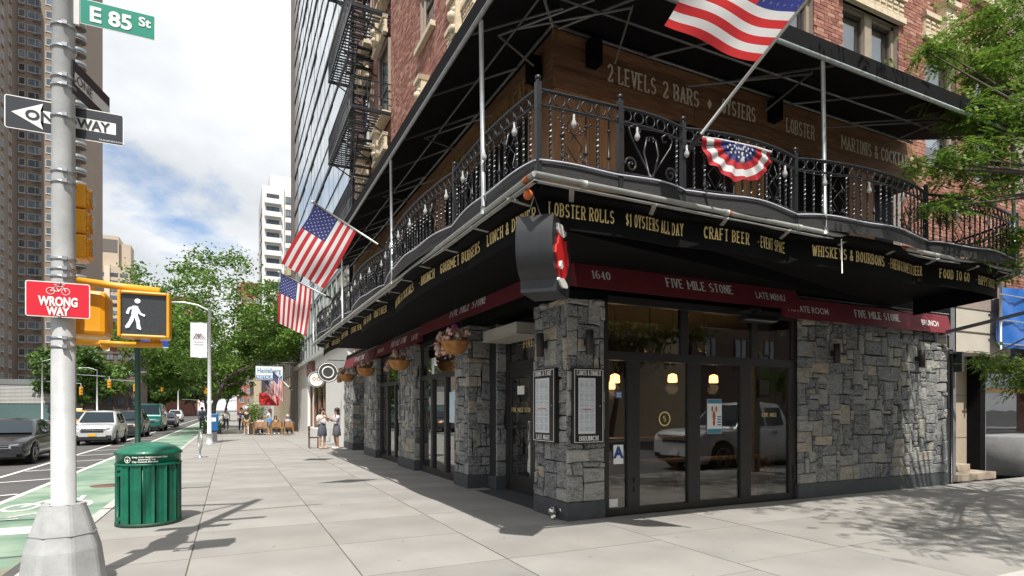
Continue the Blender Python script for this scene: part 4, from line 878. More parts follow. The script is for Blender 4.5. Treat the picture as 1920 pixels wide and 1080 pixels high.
# ---------------------------------------------------------------- wall lights, menu cases, heater
for k, (x, y, z, n, lab) in enumerate(((4.36, 8.03, 2.66, 'W', 'dark cylinder wall light on the avenue face of the corner pillar'), (4.79, 7.29, 2.65, 'S', 'dark cylinder wall light on the street face of the corner pillar'), (10.35, 7.29, 2.72, 'S', 'left dark cylinder wall light on the rubble stone wall'), (13.05, 7.29, 2.72, 'S', 'right dark cylinder wall light on the rubble stone wall'))):
    t = thing('wall_light', lab, 'wall light', (x, y, z), 'cylinder wall lights'); MB().lathe([(.055, -.18), (.06, -.175), (.06, .175), (.055, .18)], (x, y, z), 18).build('cylinder', M('bronze', (0.035, 0.030, 0.028), .5, .3), t)
    e = MB(); e.box(x, y-.03, z-.05, x+.12, y+.03, z+.05) if n == 'W' else e.box(x-.03, y, z-.05, x+.03, y+.12, z+.05); e.build('bracket', MATS['bronze'], t)
def menu(lab, side, u0, u1, z0, z1, top, bot):
    def P(u, d, z): return Vector((BX-d, u, z)) if side == 'W' else Vector((u, BY-d, z))
    sgn = -1 if side == 'W' else 1; ua, ub = (u1, u0) if side == 'W' else (u0, u1); U = Vector((0,-1,0)) if side == 'W' else Vector((1,0,0)); w = abs(u1-u0)
    t = thing('menu_case', lab, 'menu board', P((u0+u1)/2, 0, z0), 'menu cases on the corner pillar')
    def bx(b, a0, a1, d0, d1, c0, c1): p, q = P(a0, d0, c0), P(a1, d1, c1); b.box(p.x, p.y, p.z, q.x, q.y, q.z); return b
    def at_(s): return ua + (ub-ua)*s/w
    bx(MB(), u0, u1, .0, .085, z0, z1).build('case', M('case_black', (0.012, 0.012, 0.013), .35), t, bevel=.012)
    l = MB(); e = .022; g = .008; D0, D1 = .083, .088
    for a0, a1, c0, c1 in ((e, w-e, z0+e, z0+e+g), (e, w-e, z1-e-g, z1-e), (e, e+g, z0+e+g, z1-e-g), (w-e-g, w-e, z0+e+g, z1-e-g)): bx(l, at_(a0), at_(a1), D0, D1, c0, c1)
    l.build('white_border', white_paint, t)
    bx(MB(), at_(.09), at_(w-.16), .083, .087, z0+.15, z1-.15).build('menu_sheet', M('menu_paper', (.60, .63, .66), .5, var=.06), t)
    rr2 = random.Random(len(lab)); ln = MB(); z = z1-.2
    while z > z0+.18:
        for c_ in range(3):
            a = .11 + c_*(w-.27)/3; bx(ln, at_(a), at_(a + (w-.27)/3*rr2.uniform(.55, .9)), .0868, .0884, z, z+.006)
        z -= rr2.choice([.014, .014, .014, .03])
    ln.build('print_line', M('grey_print', (.33, .35, .38), .6), t)
    bx(MB(), at_(.17), at_(w-.24), .0869, .0885, (z0+z1)/2-.06, (z0+z1)/2-.045).build('red_heading', red_print, t)
    put_text('heading', slab_text(top, .075, .42, .17, .18, .26), P((u0+u1)/2, .085, z1-.115), U, vup, white_paint, t, center=True, fit=w*.76)
    put_text('heading', slab_text(bot, .075, .42, .17, .18, .26), P((u0+u1)/2, .085, z0+.045), U, vup, white_paint, t, center=True, fit=w*.6)
    MB().ball(P(at_(w-.08), .09, (z0+z1)/2), .012, 8, 5).build('lock', steel, t)
menu('black menu case headed DRINK & FARE and LATE NIGHT on the avenue face of the pillar', 'W', 7.66, 8.36, 1.14, 2.29, 'DRINK & FARE', 'LATE NIGHT')
menu('black menu case headed LUNCH & DINNER and BRUNCH on the street face of the pillar', 'S', 4.54, 5.09, 1.14, 2.27, 'LUNCH & DINNER', 'BRUNCH')
ht = thing('patio_heater', 'long black radiant heater hung under the street-side awning', 'heater', (8.0, 7.0, 3.25))
MB().prism([(7.65, 6.95, 3.16), (7.65, 7.15, 3.12), (7.65, 7.19, 3.20), (7.65, 6.99, 3.23)], (.75, 0, 0)).build('reflector', M('heater_black', (.03, .03, .032), .4, .4), ht); MB().box(7.68, 6.97, 3.138, 8.37, 7.13, 3.145).build('element', galv, ht); MB().box(7.98, 7.1, 3.2, 8.06, 7.15, 3.36).box(7.9, 7.1, 3.34, 8.14, 7.45, 3.37).build('bracket', black_metal, ht)

# ---------------------------------------------------------------- flags
fl_red, fl_white, fl_blue = M('flag_red', (.50, .025, .035), .75, var=.06), M('flag_white', (.78, .77, .76), .75, var=.03), M('flag_blue', (.035, .045, .17), .75, var=.08)
for m_ in (fl_red, fl_white, fl_blue):      # thin nylon lets light through
    nt = m_.node_tree; b_ = nt.nodes['Principled BSDF']; o_ = nt.nodes['Material Output']; tr = nt.nodes.new('ShaderNodeBsdfTranslucent'); mx = nt.nodes.new('ShaderNodeMixShader'); mx.inputs[0].default_value = .35
    tr.inputs[0].default_value = (*[min(1, c*1.5) for c in b_.inputs['Base Color'].default_value[:3]], 1) if not b_.inputs['Base Color'].is_linked else {'flag_red': (.8, .06, .06, 1), 'flag_white': (.9, .9, .9, 1), 'flag_blue': (.06, .08, .35, 1)}[m_.name]
    nt.links.new(b_.outputs[0], mx.inputs[1]); nt.links.new(tr.outputs[0], mx.inputs[2]); nt.links.new(mx.outputs[0], o_.inputs[0])
def flag(lab, base, tip, h0, h1, fly, wave, r=.014, drop=0.0, ph=0.0, rows_star=9):
    """pole from base to tip; hoist between pole fractions h0 (top) and h1; cloth trails along fly"""
    base, tip, fly = Vector(base), Vector(tip), Vector(fly); t = thing('flag', lab, 'flag', base, 'american flags on the balcony')
    MB().tube([base, tip], r, 10).ball(tip, r*1.7, 8, 6).build('flag_pole', M('pole_alu', (.52, .52, .50), .4, .5), t)
    d = (tip-base).normalized(); MB().tube([base - d*.12, base + d*.16], r*1.7, 10).build('bracket', black_metal, t)
    a, b = base.lerp(tip, h0), base.lerp(tip, h1); n = (b-a).cross(fly).normalized()
    def S(u, v):      # u along fly, v from hoist top (0) to hoist bottom (1)
        w = wave*(math.sin(5.2*u + 2.2*v + ph)*.6 + math.sin(9.5*u - 3.5*v + ph*2)*.28 + math.sin(3*v + 7*u*v + ph)*.3)*min(1, u*2.2)
        return a.lerp(b, v) + fly*u + n*w + Vector((0, 0, -drop*u*(1-u)*2*(1-.3*v))) + (b-a)*(.10*math.sin(2.6*u + ph)*(v-.5)*u)
    NX, NY = 40, 26; G = [[S(i/NX, j/NY) for i in range(NX+1)] for j in range(NY+1)]
    def fm(j, i): return 2 if (i < NX*.4 and j < 14) else (0 if (j//2) % 2 == 0 else 1)
    MB().grid(G, smooth=True, fm=fm).build('cloth', [fl_red, fl_white, fl_blue], t)
    st = MB(); 
    for rI in range(9):
        for cI in range(6 if rI % 2 == 0 else 5):
            u = (.033 + (.0667*cI if rI % 2 == 0 else .0667*cI + .0333))*1.0; v = (rI+1)*.054
            for sd in (-1, 1):
                P5 = []
                for q in range(10):
                    rad = (.017 if q % 2 == 0 else .0068); ang = math.pi/2 + q*math.pi/5; P5.append(S(u + rad*math.cos(ang)*.62, v + rad*math.sin(ang)*1.1) + n*sd*.004)
                st.add(P5, [tuple(range(10)) if sd > 0 else tuple(range(10))[::-1]])
    st.build('stars', fl_white, t)
    return t
flag('large american flag hanging from an angled pole over the avenue sidewalk', (2.62, 10.9, 4.66), (1.32, 10.95, 5.36), .95, .40, (-.56, .26, -1.06), .05, .018, ph=.4)
flag('smaller american flag farther along the avenue side, lower in the picture', (2.62, 17.4, 4.85), (1.22, 17.5, 5.48), .96, .38, (-.12, .10, -1.35), .07, .018, ph=1.7)
flag('american flag blowing over the canopy edge on the street side', (4.57, 4.92, 4.55), (4.60, 3.05, 5.52), .96, .47, (-.86, .38, .30), .10, .017, ph=2.4, drop=.12)
# pleated fan bunting
bt = thing('bunting', 'pleated red white and blue fan bunting tied to the street-side balcony railing', 'bunting', (5.17, 4.74, 4.3))
cx, cz = 5.17, 4.65; g0 = float(np.interp(cx, [p.x for p in PS.P], PS.S))
def BS(th, r):
    u = -math.cos(th)*.50*r; z = -math.sin(th)*.42*r; x, y, nx, ny = PS(g0+u); k = .05 + .022*r*math.sin(th*16); return (x+nx*k, y+ny*k, cz + z + .02*math.sin(th*8)*r*(r > .9))
Gb = [[BS(math.pi*i/64, .02+.98*j/16) for j in range(17)] for i in range(65)]
MB().grid(Gb, fm=lambda i, j: 2 if j < 8 else (0 if j < 11 else (1 if j < 14 else 0))).build('cloth', [fl_red, fl_white, fl_blue], bt)
st = MB(); rr = random.Random(2)
for k in range(22):
    th, r_ = math.pi*(.08+.84*((k*7) % 22)/22), .14 + .32*((k*5) % 9)/9; P5 = []
    for q in range(10):
        x, y, z = BS(th, r_); rad = .020 if q % 2 == 0 else .008; P5.append((x + rad*math.cos(math.pi/2+q*math.pi/5), y-.022, z + rad*math.sin(math.pi/2+q*math.pi/5)))
    st.add(P5, [tuple(range(10))])
st.build('stars', fl_white, bt); MB().tube([BS(0, 1), BS(0, .5), BS(math.pi, .5), BS(math.pi, 1)], .012, 5).build('hem', fl_white, bt)

# ---------------------------------------------------------------- flower baskets
petal = [M('petal_pink', (.80, .52, .43), .8, rnd=.25, var=.15), M('petal_dusty', (.50, .35, .29), .85, rnd=.3), M('petal_magenta', (.50, .10, .28), .8, rnd=.2)]
def blossom_mesh(seed, m):
    q = random.Random(seed); b = MB()
    for k in range(34):
        d = Vector((q.gauss(0, 1), q.gauss(0, 1), q.gauss(0, 1))).normalized(); a = d.orthogonal().normalized(); e = d.cross(a); c = d*.07*q.uniform(.6, 1.05); s = q.uniform(.02, .034)
        b.add([c - a*s - e*s*.5, c + a*s - e*s + d*.01, c + a*s*.7 + e*s + d*.018, c - a*s + e*s*.8], [(0,1,2,3)])
    return b.mesh('blossom', m)
blm = [blossom_mesh(k, petal[0]) for k in range(3)] + [blossom_mesh(k+9, petal[1]) for k in range(3)] + [blossom_mesh(31, petal[2])]
coir = M('coir_liner', (.42, .19, .06), .9, var=.35, vs=9, bump=.6, bs=30)
leafm = M('dry_stem', (.20, .16, .06), .8, rnd=.4, var=.2)
for k, (y, z, lab) in enumerate(((10.95, 2.98, 'hanging basket of pink blossoms nearest the corner, under the first awning'), (15.2, 2.92, 'second hanging flower basket along the avenue front'), (19.4, 2.98, 'third hanging flower basket along the avenue front'), (22.9, 2.95, 'farthest hanging flower basket along the avenue front'))):
    x = 4.02; t = thing('flower_basket', lab, 'flower basket', (x, y, z), 'hanging flower baskets'); q = random.Random(k+5)
    b = MB(); prof = [(.02, -.24), (.14, -.22), (.23, -.13), (.28, 0), (.29, .03), (.24, .02)]
    vs = []; n = 20
    for r_, zz in prof:
        for j in range(n): a = 2*math.pi*j/n; kk = 1+.05*math.cos(a*7); vs.append((x+r_*kk*math.cos(a), y+r_*kk*math.sin(a), z+zz))
    b.add(vs, [(i*n+j, i*n+(j+1) % n, (i+1)*n+(j+1) % n, (i+1)*n+j) for i in range(len(prof)-1) for j in range(n)] + [tuple(range(n))[::-1]], smooth=True); b.build('coir_bowl', coir, t)
    ch = MB(); [ch.tube([(x+.27*math.cos(a), y+.27*math.sin(a), z+.03), (x, y, z+.75)], .004, 4) for a in (0, 2.1, 4.2)]; ch.tube([(x, y, z+.75), (x, y, 3.8)], .005, 4).build('chain', black_metal, t)
    for j in range(26 if k == 0 else 20):
        a = q.uniform(0, 2*math.pi); r_ = .34*math.sqrt(q.random()); p = Vector((x + r_*math.cos(a)*.9, y + r_*math.sin(a)*1.15, z + .06 + q.uniform(0, .30)*(1.1 - r_*2)))
        if q.random() < .32: p = Vector((x - q.uniform(.1, .3), y + q.uniform(.1, .5), z - q.uniform(-.12, .2)))
        m = blm[6] if (k == 0 and j == 3) else (q.choice(blm[:3]) if q.random() < (.8, .45, .25, .15)[k] else q.choice(blm[3:6])); o = inst(m, 'blossom', t, p, (q.uniform(0, 6), q.uniform(0, 6), q.uniform(0, 6))); s = q.uniform(.65, 1.15); o.scale = (s, s, s)
    f = MB()
    for j in range(240):
        a = q.uniform(0, 2*math.pi); r_ = q.uniform(.05, .36); p = Vector((x + r_*math.cos(a), y + r_*math.sin(a), z + q.uniform(-.02, .25)*(1.2-r_*2.2))); d = Vector((q.gauss(0, 1), q.gauss(0, 1), q.gauss(.3, 1))).normalized()*q.uniform(.03, .07); e = d.orthogonal().normalized()*.012; f.add([p, p+d*.5+e, p+d, p+d*.5-e], [(0,1,2,3)])
    f.build('foliage', leafm, t, kind='stuff')
# ---------------------------------------------------------------- signal pole and what hangs on it
PX, PY = -1.38, 6.62
pole = thing('signal_pole', 'silver steel traffic signal pole with flared base at the kerb corner', 'pole', (PX, PY, 0))
MB().tube([(PX, PY, .72), (PX, PY, 3.0), (PX, PY, 8.6)], [.096, .092, .078], 24).build('shaft', pole_paint, pole)
def octo(r, z, sx=1.0): return [(PX + r*sx*math.cos(R(22.5+45*i)), PY + r*math.sin(R(22.5+45*i)), z) for i in range(8)]
b = MB(); rings = [octo(.345, 0), octo(.335, .12), octo(.30, .38), octo(.25, .56), octo(.185, .76), octo(.175, .79), octo(.11, .79)]
for a, c in zip(rings[:-1], rings[1:]):
    k = len(b.v); b.add(a + c, [(i, (i+1) % 8, 8+(i+1) % 8, 8+i) for i in range(8)])
b.build('flared_base', M('base_silver', (.36, .37, .37), .55, 0, var=.22, vs=5, bump=.12), pole, bevel=.03)
MB().tube(octo(.262, .52)+[octo(.262, .52)[0]], .006, 4).build('casting_seam', M('seam_dark', (.25, .25, .25), .6), pole)
for z in (2.22, 2.30, 2.68, 2.78, 2.86, 2.93, 3.02, 3.72, 3.82, 4.32, 4.60, 4.68, 4.95, 5.15):
    s = MB(); s.lathe([(.091, z-.012), (.099, z-.012), (.099, z+.012), (.091, z+.012)], (PX, PY, 0), 24); s.box(PX-.02+.03, PY-.125, z-.016, PX+.03+.02, PY-.10, z+.016); s.build('band_clamp', steel, pole)
arm = MB(); arm.tube([(PX, PY, 7.9), (PX-2.0, PY+.2, 8.25), (PX-5.5, PY+.5, 8.35)], [.07, .055, .04], 8).tube([(PX, PY, 8.5), (PX-.9, PY-1.2, 8.9), (PX-1.6, PY-2.2, 9.0)], .035, 8).tube([(PX, PY, 6.6), (PX+1.4, PY+.1, 6.7)], .03, 8)
arm.build('mast_arm', galv, pole)
def plate(lab, cx, cz, w, h, y, fill, border, nm='sign', cat='sign', rad=.02, bcol=None, tilt=0.0, group=None):
    t = thing(nm, lab, cat, (cx, y, cz-h/2), group)
    def rr_(w_, h_, r_, yy): return [(cx + sx*(w_/2-r_) + r_*math.cos(R(a)), yy, cz + sz*(h_/2-r_) + r_*math.sin(R(a))) for sx, sz, a0 in ((1,1,0),(-1,1,90),(-1,-1,180),(1,-1,270)) for a in (a0, a0+30, a0+60, a0+90)]
    MB().prism(rr_(w, h, rad, y)[::-1], (0, .004, 0)).build('plate', bcol or white_paint, t)
    bb = MB(); p = rr_(w-2*border, h-2*border, max(.004, rad-border), y-.0015); bb.add(p, [tuple(range(len(p)))[::-1]]); bb.build('face', fill, t)
    return t
sgreen = M('sign_green', (.0, .215, .145), .35, var=.04); sred = M('sign_red_plate', (.62, .012, .03), .35, var=.05); sblk = M('sign_black', (.022, .026, .034), .4)
p = onY(219, 36, PY-.02); a = onY(149, 36, PY-.02).x; b_ = onY(291, 36, PY-.02).x
t = plate('green street name sign reading E 85 St on the signal pole', (a+b_)/2, p.z, b_-a, .235, PY-.02, sgreen, .006, 'street_name_sign', rad=.008)
put_text('lettering', sans_text('E 85', .135, .92, .006), ((a+b_)/2-.22, PY-.022, p.z-.075), (1,0,0), vup, white_paint, t, fit=.33); put_text('lettering', sans_text('St', .085, .95, .003), ((a+b_)/2+.165, PY-.022, p.z-.01), (1,0,0), vup, white_paint, t, fit=.10)
MB().box(a-.05, PY-.03, p.z-.14, a+.0, PY+.0, p.z+.14).build('bracket', M('sign_back', (.55, .55, .54), .5), t)
a = onY(8, 215, PY+.13).x; b_ = onY(232, 215, PY+.13).x; cz = onY(120, 226, PY+.13).z; w = b_-a; cx = (a+b_)/2
t = plate('black and white ONE WAY sign with left arrow crossing behind the signal pole', cx, cz, w, .30, PY+.13, sblk, .008, 'one_way_sign')
ar = [(cx-w*.445, 0), (cx-w*.19, .12), (cx-w*.21, .055), (cx+w*.43, .055), (cx+w*.43, -.055), (cx-w*.21, -.055), (cx-w*.19, -.12)]
MB().add([(x, PY+.127, cz+z) for x, z in ar], [(0,6,1), (1,6,5,2), (2,5,4,3)]).build('arrow', white_paint, t)
put_text('lettering', sans_text('ONE', .085, 1.15, .004), (cx-w*.335, PY+.1265, cz-.042), (1,0,0), vup, sblk, t, fit=w*.31); put_text('lettering', sans_text('WAY', .085, 1.15, .004), (cx+w*.09, PY+.1265, cz-.042), (1,0,0), vup, sblk, t, fit=w*.29)
put_text('small_print', sans_text('TRANSPORTATION', .014, 1.2), (cx+w*.28, PY+.127, cz-.132), (1,0,0), vup, white_paint, t)
# second one-way plate seen edge on, wrapped on the far side
t = thing('one_way_sign', 'second ONE WAY sign seen nearly edge-on above the first one', 'sign', (PX+.11, PY-.02, 4.4))
q0, q1 = Vector((PX+.08, PY-.06, 0)), Vector((PX+.26, PY+.60, 0)); ud = (q1-q0).normalized(); nn = Vector((ud.y, -ud.x, 0))
MB().prism([q0+Vector((0,0,4.55)), q1+Vector((0,0,4.55)), q1+Vector((0,0,4.86)), q0+Vector((0,0,4.86))], -nn*.004).build('plate', sblk, t)
MB().add([q0+ud*s_+nn*.002+Vector((0,0,z)) for s_, z in ((.03, 4.65), (.68, 4.65), (.68, 4.76), (.03, 4.76))], [(0,1,2,3)]).build('arrow', white_paint, t)
put_text('lettering', sans_text('ONE', .085, 1.1), q0+ud*.06+nn*.004+Vector((0,0,4.665)), ud, vup, sblk, t)
a = onY(47, 562, PY-.14).x; b_ = onY(169, 562, PY-.14).x; cz = onY(108, 562, PY-.14).z; w = b_-a; cx = (a+b_)/2; yy = PY-.14
t = plate('red and white WRONG WAY sign with bicycle symbol on the signal pole', cx, cz, w, .315, yy, sred, .008, 'wrong_way_sign')
put_text('lettering', sans_text('WRONG', .078, 1.0, .005), (cx, yy-.003, cz-.055), (1,0,0), vup, white_paint, t, center=True, fit=w*.61); put_text('lettering', sans_text('WAY', .068, 1.0, .005), (cx, yy-.003, cz-.137), (1,0,0), vup, white_paint, t, center=True, fit=w*.36)
bk = MB()
for q in (-.055, .055): bk.torus((cx+q, yy-.003, cz+.075), .030, .0028, n=16, k=4)
for (x0, z0), (x1, z1) in (((-.055, .075), (-.02, .12)), ((-.02, .12), (.035, .12)), ((.035, .12), (.005, .075)), ((.005, .075), (-.055, .075)), ((-.02, .12), (.005, .075)), ((.055, .075), (.03, .135)), ((.03, .135), (.05, .138)), ((-.03, .132), (-.012, .132))): bk.tube([(cx+x0, yy-.003, cz+z0), (cx+x1, yy-.003, cz+z1)], .003, 4)
bk.build('bicycle_symbol', white_paint, t)
for z in (cz+.145, cz-.148): MB().ball((cx+.01, yy-.006, z), .013, 8, 5).build('bolt', steel, t)
# signal heads
lens = M('signal_lens', (.05, .05, .055), .2)
t = thing('traffic_light', 'yellow three-section traffic light seen from behind, right of the signal pole', 'traffic light', (PX+.15, PY+.25, 3.05))
c = onY(152, 420, PY+.35); hb = MB()
for k in range(3): hb.box(c.x-.11, c.y-.12, c.z-.36+k*.245, c.x+.065, c.y+.12, c.z-.125+k*.245)
hb.build('housing', yellow_sig, t, bevel=.02)
for k in range(3):
    z = c.z-.243+k*.245; MB().tube([(c.x+.06, c.y, z), (c.x+.10, c.y, z)], .095, 16).build('visor', yellow_sig, t); MB().tube([(c.x+.065, c.y, z-.0), (c.x+.102, c.y, z-.0)], .07, 16).build('lens', lens, t)
for k in range(6): MB().ball((c.x+.075, c.y-.11, c.z-.32+k*.125), .014, 6, 4).build('hinge_lug', yellow_sig, t)
t = thing('pedestrian_signal', 'yellow pedestrian signal showing a white walking figure, lower right of the signal pole', 'pedestrian signal', (PX+.6, PY, 2.2))
y0 = PY-.10; x0, x1 = onY(221, 590, y0).x, onY(319, 590, y0).x; z1 = onY(270, 548, y0).z; z0 = onY(270, 634, y0).z
b = MB(); b.box(x0, y0, z0, x1, y0+.20, z1); b.build('housing', yellow_sig, t, bevel=.025)
rim = .028; b = MB(); b.box(x0, y0-.05, z0, x0+rim, y0, z1).box(x1-rim, y0-.05, z0, x1, y0, z1).box(x0+rim, y0-.05, z1-rim, x1-rim, y0, z1).box(x0+rim, y0-.05, z0, x1-rim, y0, z0+rim); b.build('door_rim', yellow_sig, t, bevel=.012)
MB().box(x0+rim, y0-.02, z0+rim, x1-rim, y0-.004, z1-rim).build('screen', M('signal_screen', (.035, .04, .045), .35, var=.3, vs=60), t)
walkm = M('walk_symbol', (.8, .82, .86), .5, emit=(.85, .88, .95, .55)); mx, mz, sc2 = x0+.17, (z0+z1)/2-.01, .34
mx = x0 + (x1-x0)*.32; fig = MB(); yf = y0-.024
def seg(pts, wd):
    for i, ((ax, az), (bx_, bz)) in enumerate(zip(pts[:-1], pts[1:])):
        A, B = Vector((mx+ax*sc2, yf, mz+az*sc2)), Vector((mx+bx_*sc2, yf, mz+bz*sc2)); fig.tube([A, B], wd*sc2, 6)
seg([(.02, .26), (.0, .02)], .075); seg([(0, .22), (-.13, .18), (-.17, .04)], .032); seg([(.06, .22), (.13, .05), (.24, .0)], .030); seg([(-.02, .02), (-.08, -.16), (-.17, -.33)], .048); seg([(.03, .02), (.08, -.17), (.10, -.36)], .046); seg([(-.17, -.33), (-.21, -.34)], .03); seg([(.10, -.36), (.15, -.37)], .03)
fig.ball((mx+.07*sc2, yf, mz+.40*sc2), .065*sc2, 10, 6, sc=(1.1, .5, 1)); fig.build('walking_figure', walkm, t)
b = MB(); za, zb_ = z1+.035, z0-.03
b.tube([(PX+.08, PY+.02, za+.05), (PX+.42, y0+.1, za+.02), ((x0+x1)/2+.12, y0+.08, za+.0)], .034, 10).tube([((x0+x1)/2-.02, y0+.08, za-.03), ((x0+x1)/2-.02, y0+.08, z1-.01)], .045, 10)
b.tube([(PX+.08, PY+.02, zb_-.02), (PX+.4, y0+.1, zb_-.03), ((x0+x1)/2+.14, y0+.08, zb_-.02)], .030, 10).tube([((x0+x1)/2+.08, y0+.08, zb_), ((x0+x1)/2+.08, y0+.08, z0+.01)], .04, 10).tube([(PX+.30, y0-.02, zb_-.035), (PX+.58, y0-.02, zb_-.028)], .016, 8).ball((PX+.33, y0+.02, zb_-.055), .04, 10, 6)
b.build('mounting_arm', yellow_sig, t)
t = thing('pedestrian_signal', 'second yellow pedestrian signal box seen from the side behind the WRONG WAY sign', 'pedestrian signal', (PX+.3, PY+.3, 2.3)); c = onY(172, 592, PY+.3)
MB().box(c.x-.19, c.y-.2, c.z-.22, c.x+.15, c.y+.2, c.z+.22).build('housing', yellow_sig, t, bevel=.05); MB().tube([(PX+.08, PY+.05, c.z+.28), (c.x, c.y, c.z+.26), (c.x, c.y, c.z+.2)], .032, 8).build('mounting_arm', yellow_sig, t)

# ---------------------------------------------------------------- litter bin
tx, ty = -1.07, 9.98; gm = M('bin_green', (.0, .115, .065), .42, var=.28, vs=7, coat=.15, bump=.05, bs=30)
t = thing('litter_bin', 'round green slatted metal litter bin with domed lid on the sidewalk', 'litter bin', (tx, ty, 0))
MB().lathe([(.42, 0.0), (.42, .05), (.40, .055)], (tx, ty, .0), 40).build('base_ring', M('bin_dark', (.012, .05, .03), .6), t); MB().lathe([(.385, .04), (.385, .86)], (tx, ty, 0), 36).build('liner', M('bin_inner', (.0, .075, .042), .5, var=.1), t)
slat = MB()
for k in range(16):
    a = 2*math.pi*k/16 + .1; pts = [(.392 + (.024 if s_ in (0, 4) else (.004 if s_ != 2 else .006)), a + (s_-2)*.084) for s_ in range(5)]
    vs = [(r_*math.cos(q)+tx, r_*math.sin(q)+ty, z) for z in (.055, .86) for r_, q in pts]
    s2 = MB(); s2.add(vs, [(i, i+1, i+6, i+5) for i in range(4)]); s2.build('slat', gm, t)
b = MB(); b.lathe([(.418, .86), (.422, .865), (.422, .885), (.415, .89)], (tx, ty, 0), 40); b.build('rim_ring', gm, t)
MB().lathe([(.405, .885), (.41, 1.01), (.43, 1.015), (.43, 1.035), (.405, 1.06), (.34, 1.115), (.24, 1.155), (.12, 1.175), (.02, 1.18)], (tx, ty, 0), 40).build('domed_lid', gm, t)
def bandtxt(txt, h, z, a0): 
    vs, fs, w_ = sans_text(txt, h, 1.0, .001); m = MB(); m.add([(tx+.416*math.cos(a0 + v[0]/.416), ty+.416*math.sin(a0 + v[0]/.416), z+v[1]) for v in vs], fs); m.build('lid_lettering', white_paint, t)
bandtxt('Keep Your Neighborhood Clean', .024, .975, R(247)); bandtxt('Sponsored by Your', .019, .945, R(258)); bandtxt('City Council Member', .026, .91, R(247))
m = MB(); ca = R(238.5); cc = Vector((tx+.417*math.cos(ca), ty+.417*math.sin(ca), .95)); nn = Vector((math.cos(ca), math.sin(ca), 0)); m.torus(cc, .042, .005, nn, 16, 4); m.tube([cc+nn*.002+Vector((0,0,-.03)), cc+nn*.002+Vector((0,0,.03))], .005, 4); ul = nn.cross(Vector((0,0,1))); m.tube([cc-ul*.025, cc+Vector((0,0,-.02)), cc+ul*.025], .006, 4); m.build('round_emblem', white_paint, t)
h_ = MB(); [h_.box(tx-.36, ty-.27, z, tx-.31, ty-.21, z+.05) for z in (.1, .72, .80)]; h_.tube([(tx-.35, ty-.255, .08), (tx-.35, ty-.255, .86)], .012, 6); h_.build('hinge', gm, t)

# ---------------------------------------------------------------- other street furniture
t = thing('sign_post', 'dark green sign post with a small blue sign rising behind the litter bin', 'sign post', (-1.5, 12.38, 0)); MB().tube([(-1.5, 12.38, 0), (-1.5, 12.38, 2.95)], .046, 12).build('post', M('post_green', (.012, .05, .035), .45, var=.2), t)
MB().box(-1.46, 12.36, 2.78, -1.02, 12.366, 2.98).build('blue_plate', M('sign_blue', (.012, .05, .30), .4), t); MB().box(-1.25, 12.354, 2.85, -1.17, 12.358, 2.92).build('plate_symbol', white_paint, t); MB().box(-1.46, 12.352, 2.945, -1.02, 12.358, 2.975).box(-1.46, 12.352, 2.78, -1.02, 12.358, 2.79).build('plate_border', white_paint, t)
lx, ly = -.91, 31.6
t = thing('street_lamp', 'pale street lamp pole with curved arm carrying a white banner', 'street lamp', (lx, ly, 0)); MB().tube([(lx, ly, 0), (lx, ly, 6.55)], [.10, .065], 12).tube([(lx, ly, 0), (lx, ly, .5)], .14, 12).build('pole', M('lamp_pale', (.62, .64, .64), .4, .3), t)
MB().tube([(lx, ly, 6.4), (lx-.5, ly+.1, 6.65), (lx-1.1, ly+.2, 6.75), (lx-1.8, ly+.3, 6.72)], .04, 8).build('arm', MATS['lamp_pale'], t); MB().ball((lx-2.0, ly+.3, 6.68), .12, 10, 6, sc=(2.4, 1, .6)).build('lamp_head', MATS['lamp_pale'], t)
bn = thing('banner', 'white street banner with small chevron emblem on the lamp pole', 'banner', (lx-.45, ly, 4.1)); MB().box(lx-.80, ly-.01, 4.15, lx-.1, ly+.01, 5.78).build('cloth', M('banner_white', (.72, .73, .74), .7, var=.04), bn)
MB().tube([(lx-.85, ly, 5.8), (lx, ly, 5.8)], .015, 6).tube([(lx-.85, ly, 4.13), (lx, ly, 4.13)], .015, 6).build('banner_rod', galv, bn)
for k, (ox, m_) in enumerate(((0, fl_blue), (.09, fl_red), (.18, fl_blue))): MB().bar((lx-.68+ox, ly-.016-.001*k, 5.02), (lx-.55+ox, ly-.016-.001*k, 5.28), .01, .05, up=(0, 1, 0)).bar((lx-.55+ox, ly-.020-.001*k, 5.28), (lx-.36+ox, ly-.020-.001*k, 5.02), .01, .05, up=(0, 1, 0)).build('chevron', m_, bn)
for z_ in (4.72, 4.84): MB().box(lx-.66, ly-.014, z_, lx-.24, ly-.0105, z_+.055).build('print_line', M('grey_ink', (.42, .42, .45), .7), bn)
t = thing('bike_rack', 'silver ring bicycle rack standing on the sidewalk by the kerb', 'bike rack', (-.94, 22.7, 0)); MB().torus((-.94, 22.7, .58), .30, .03, (.96, .2, 0), 24, 8).tube([(-.94, 22.7, 0), (-.94, 22.7, .3)], .03, 8).build('ring', galv, t); MB().lathe([(.11, 0), (.11, .015)], (-.94, 22.7, 0), 14).box(-1.15, 22.6, 0.001, -.7, 22.8, .012).build('foot_plate', galv, t)
t = thing('mailbox', 'blue box on grey pedestal beside the lamp pole', 'box', (-.75, 33.2, 0)); MB().box(-1.0, 33.0, .55, -.55, 33.4, 1.45).build('box', M('box_blue', (.01, .10, .28), .4, var=.1), t, bevel=.05); MB().box(-.95, 33.05, 0, -.6, 33.35, .55).build('pedestal', M('box_grey', (.10, .10, .11), .6), t); MB().box(-.9, 32.99, 1.05, -.66, 33.0, 1.25).build('white_label', white_paint, t)
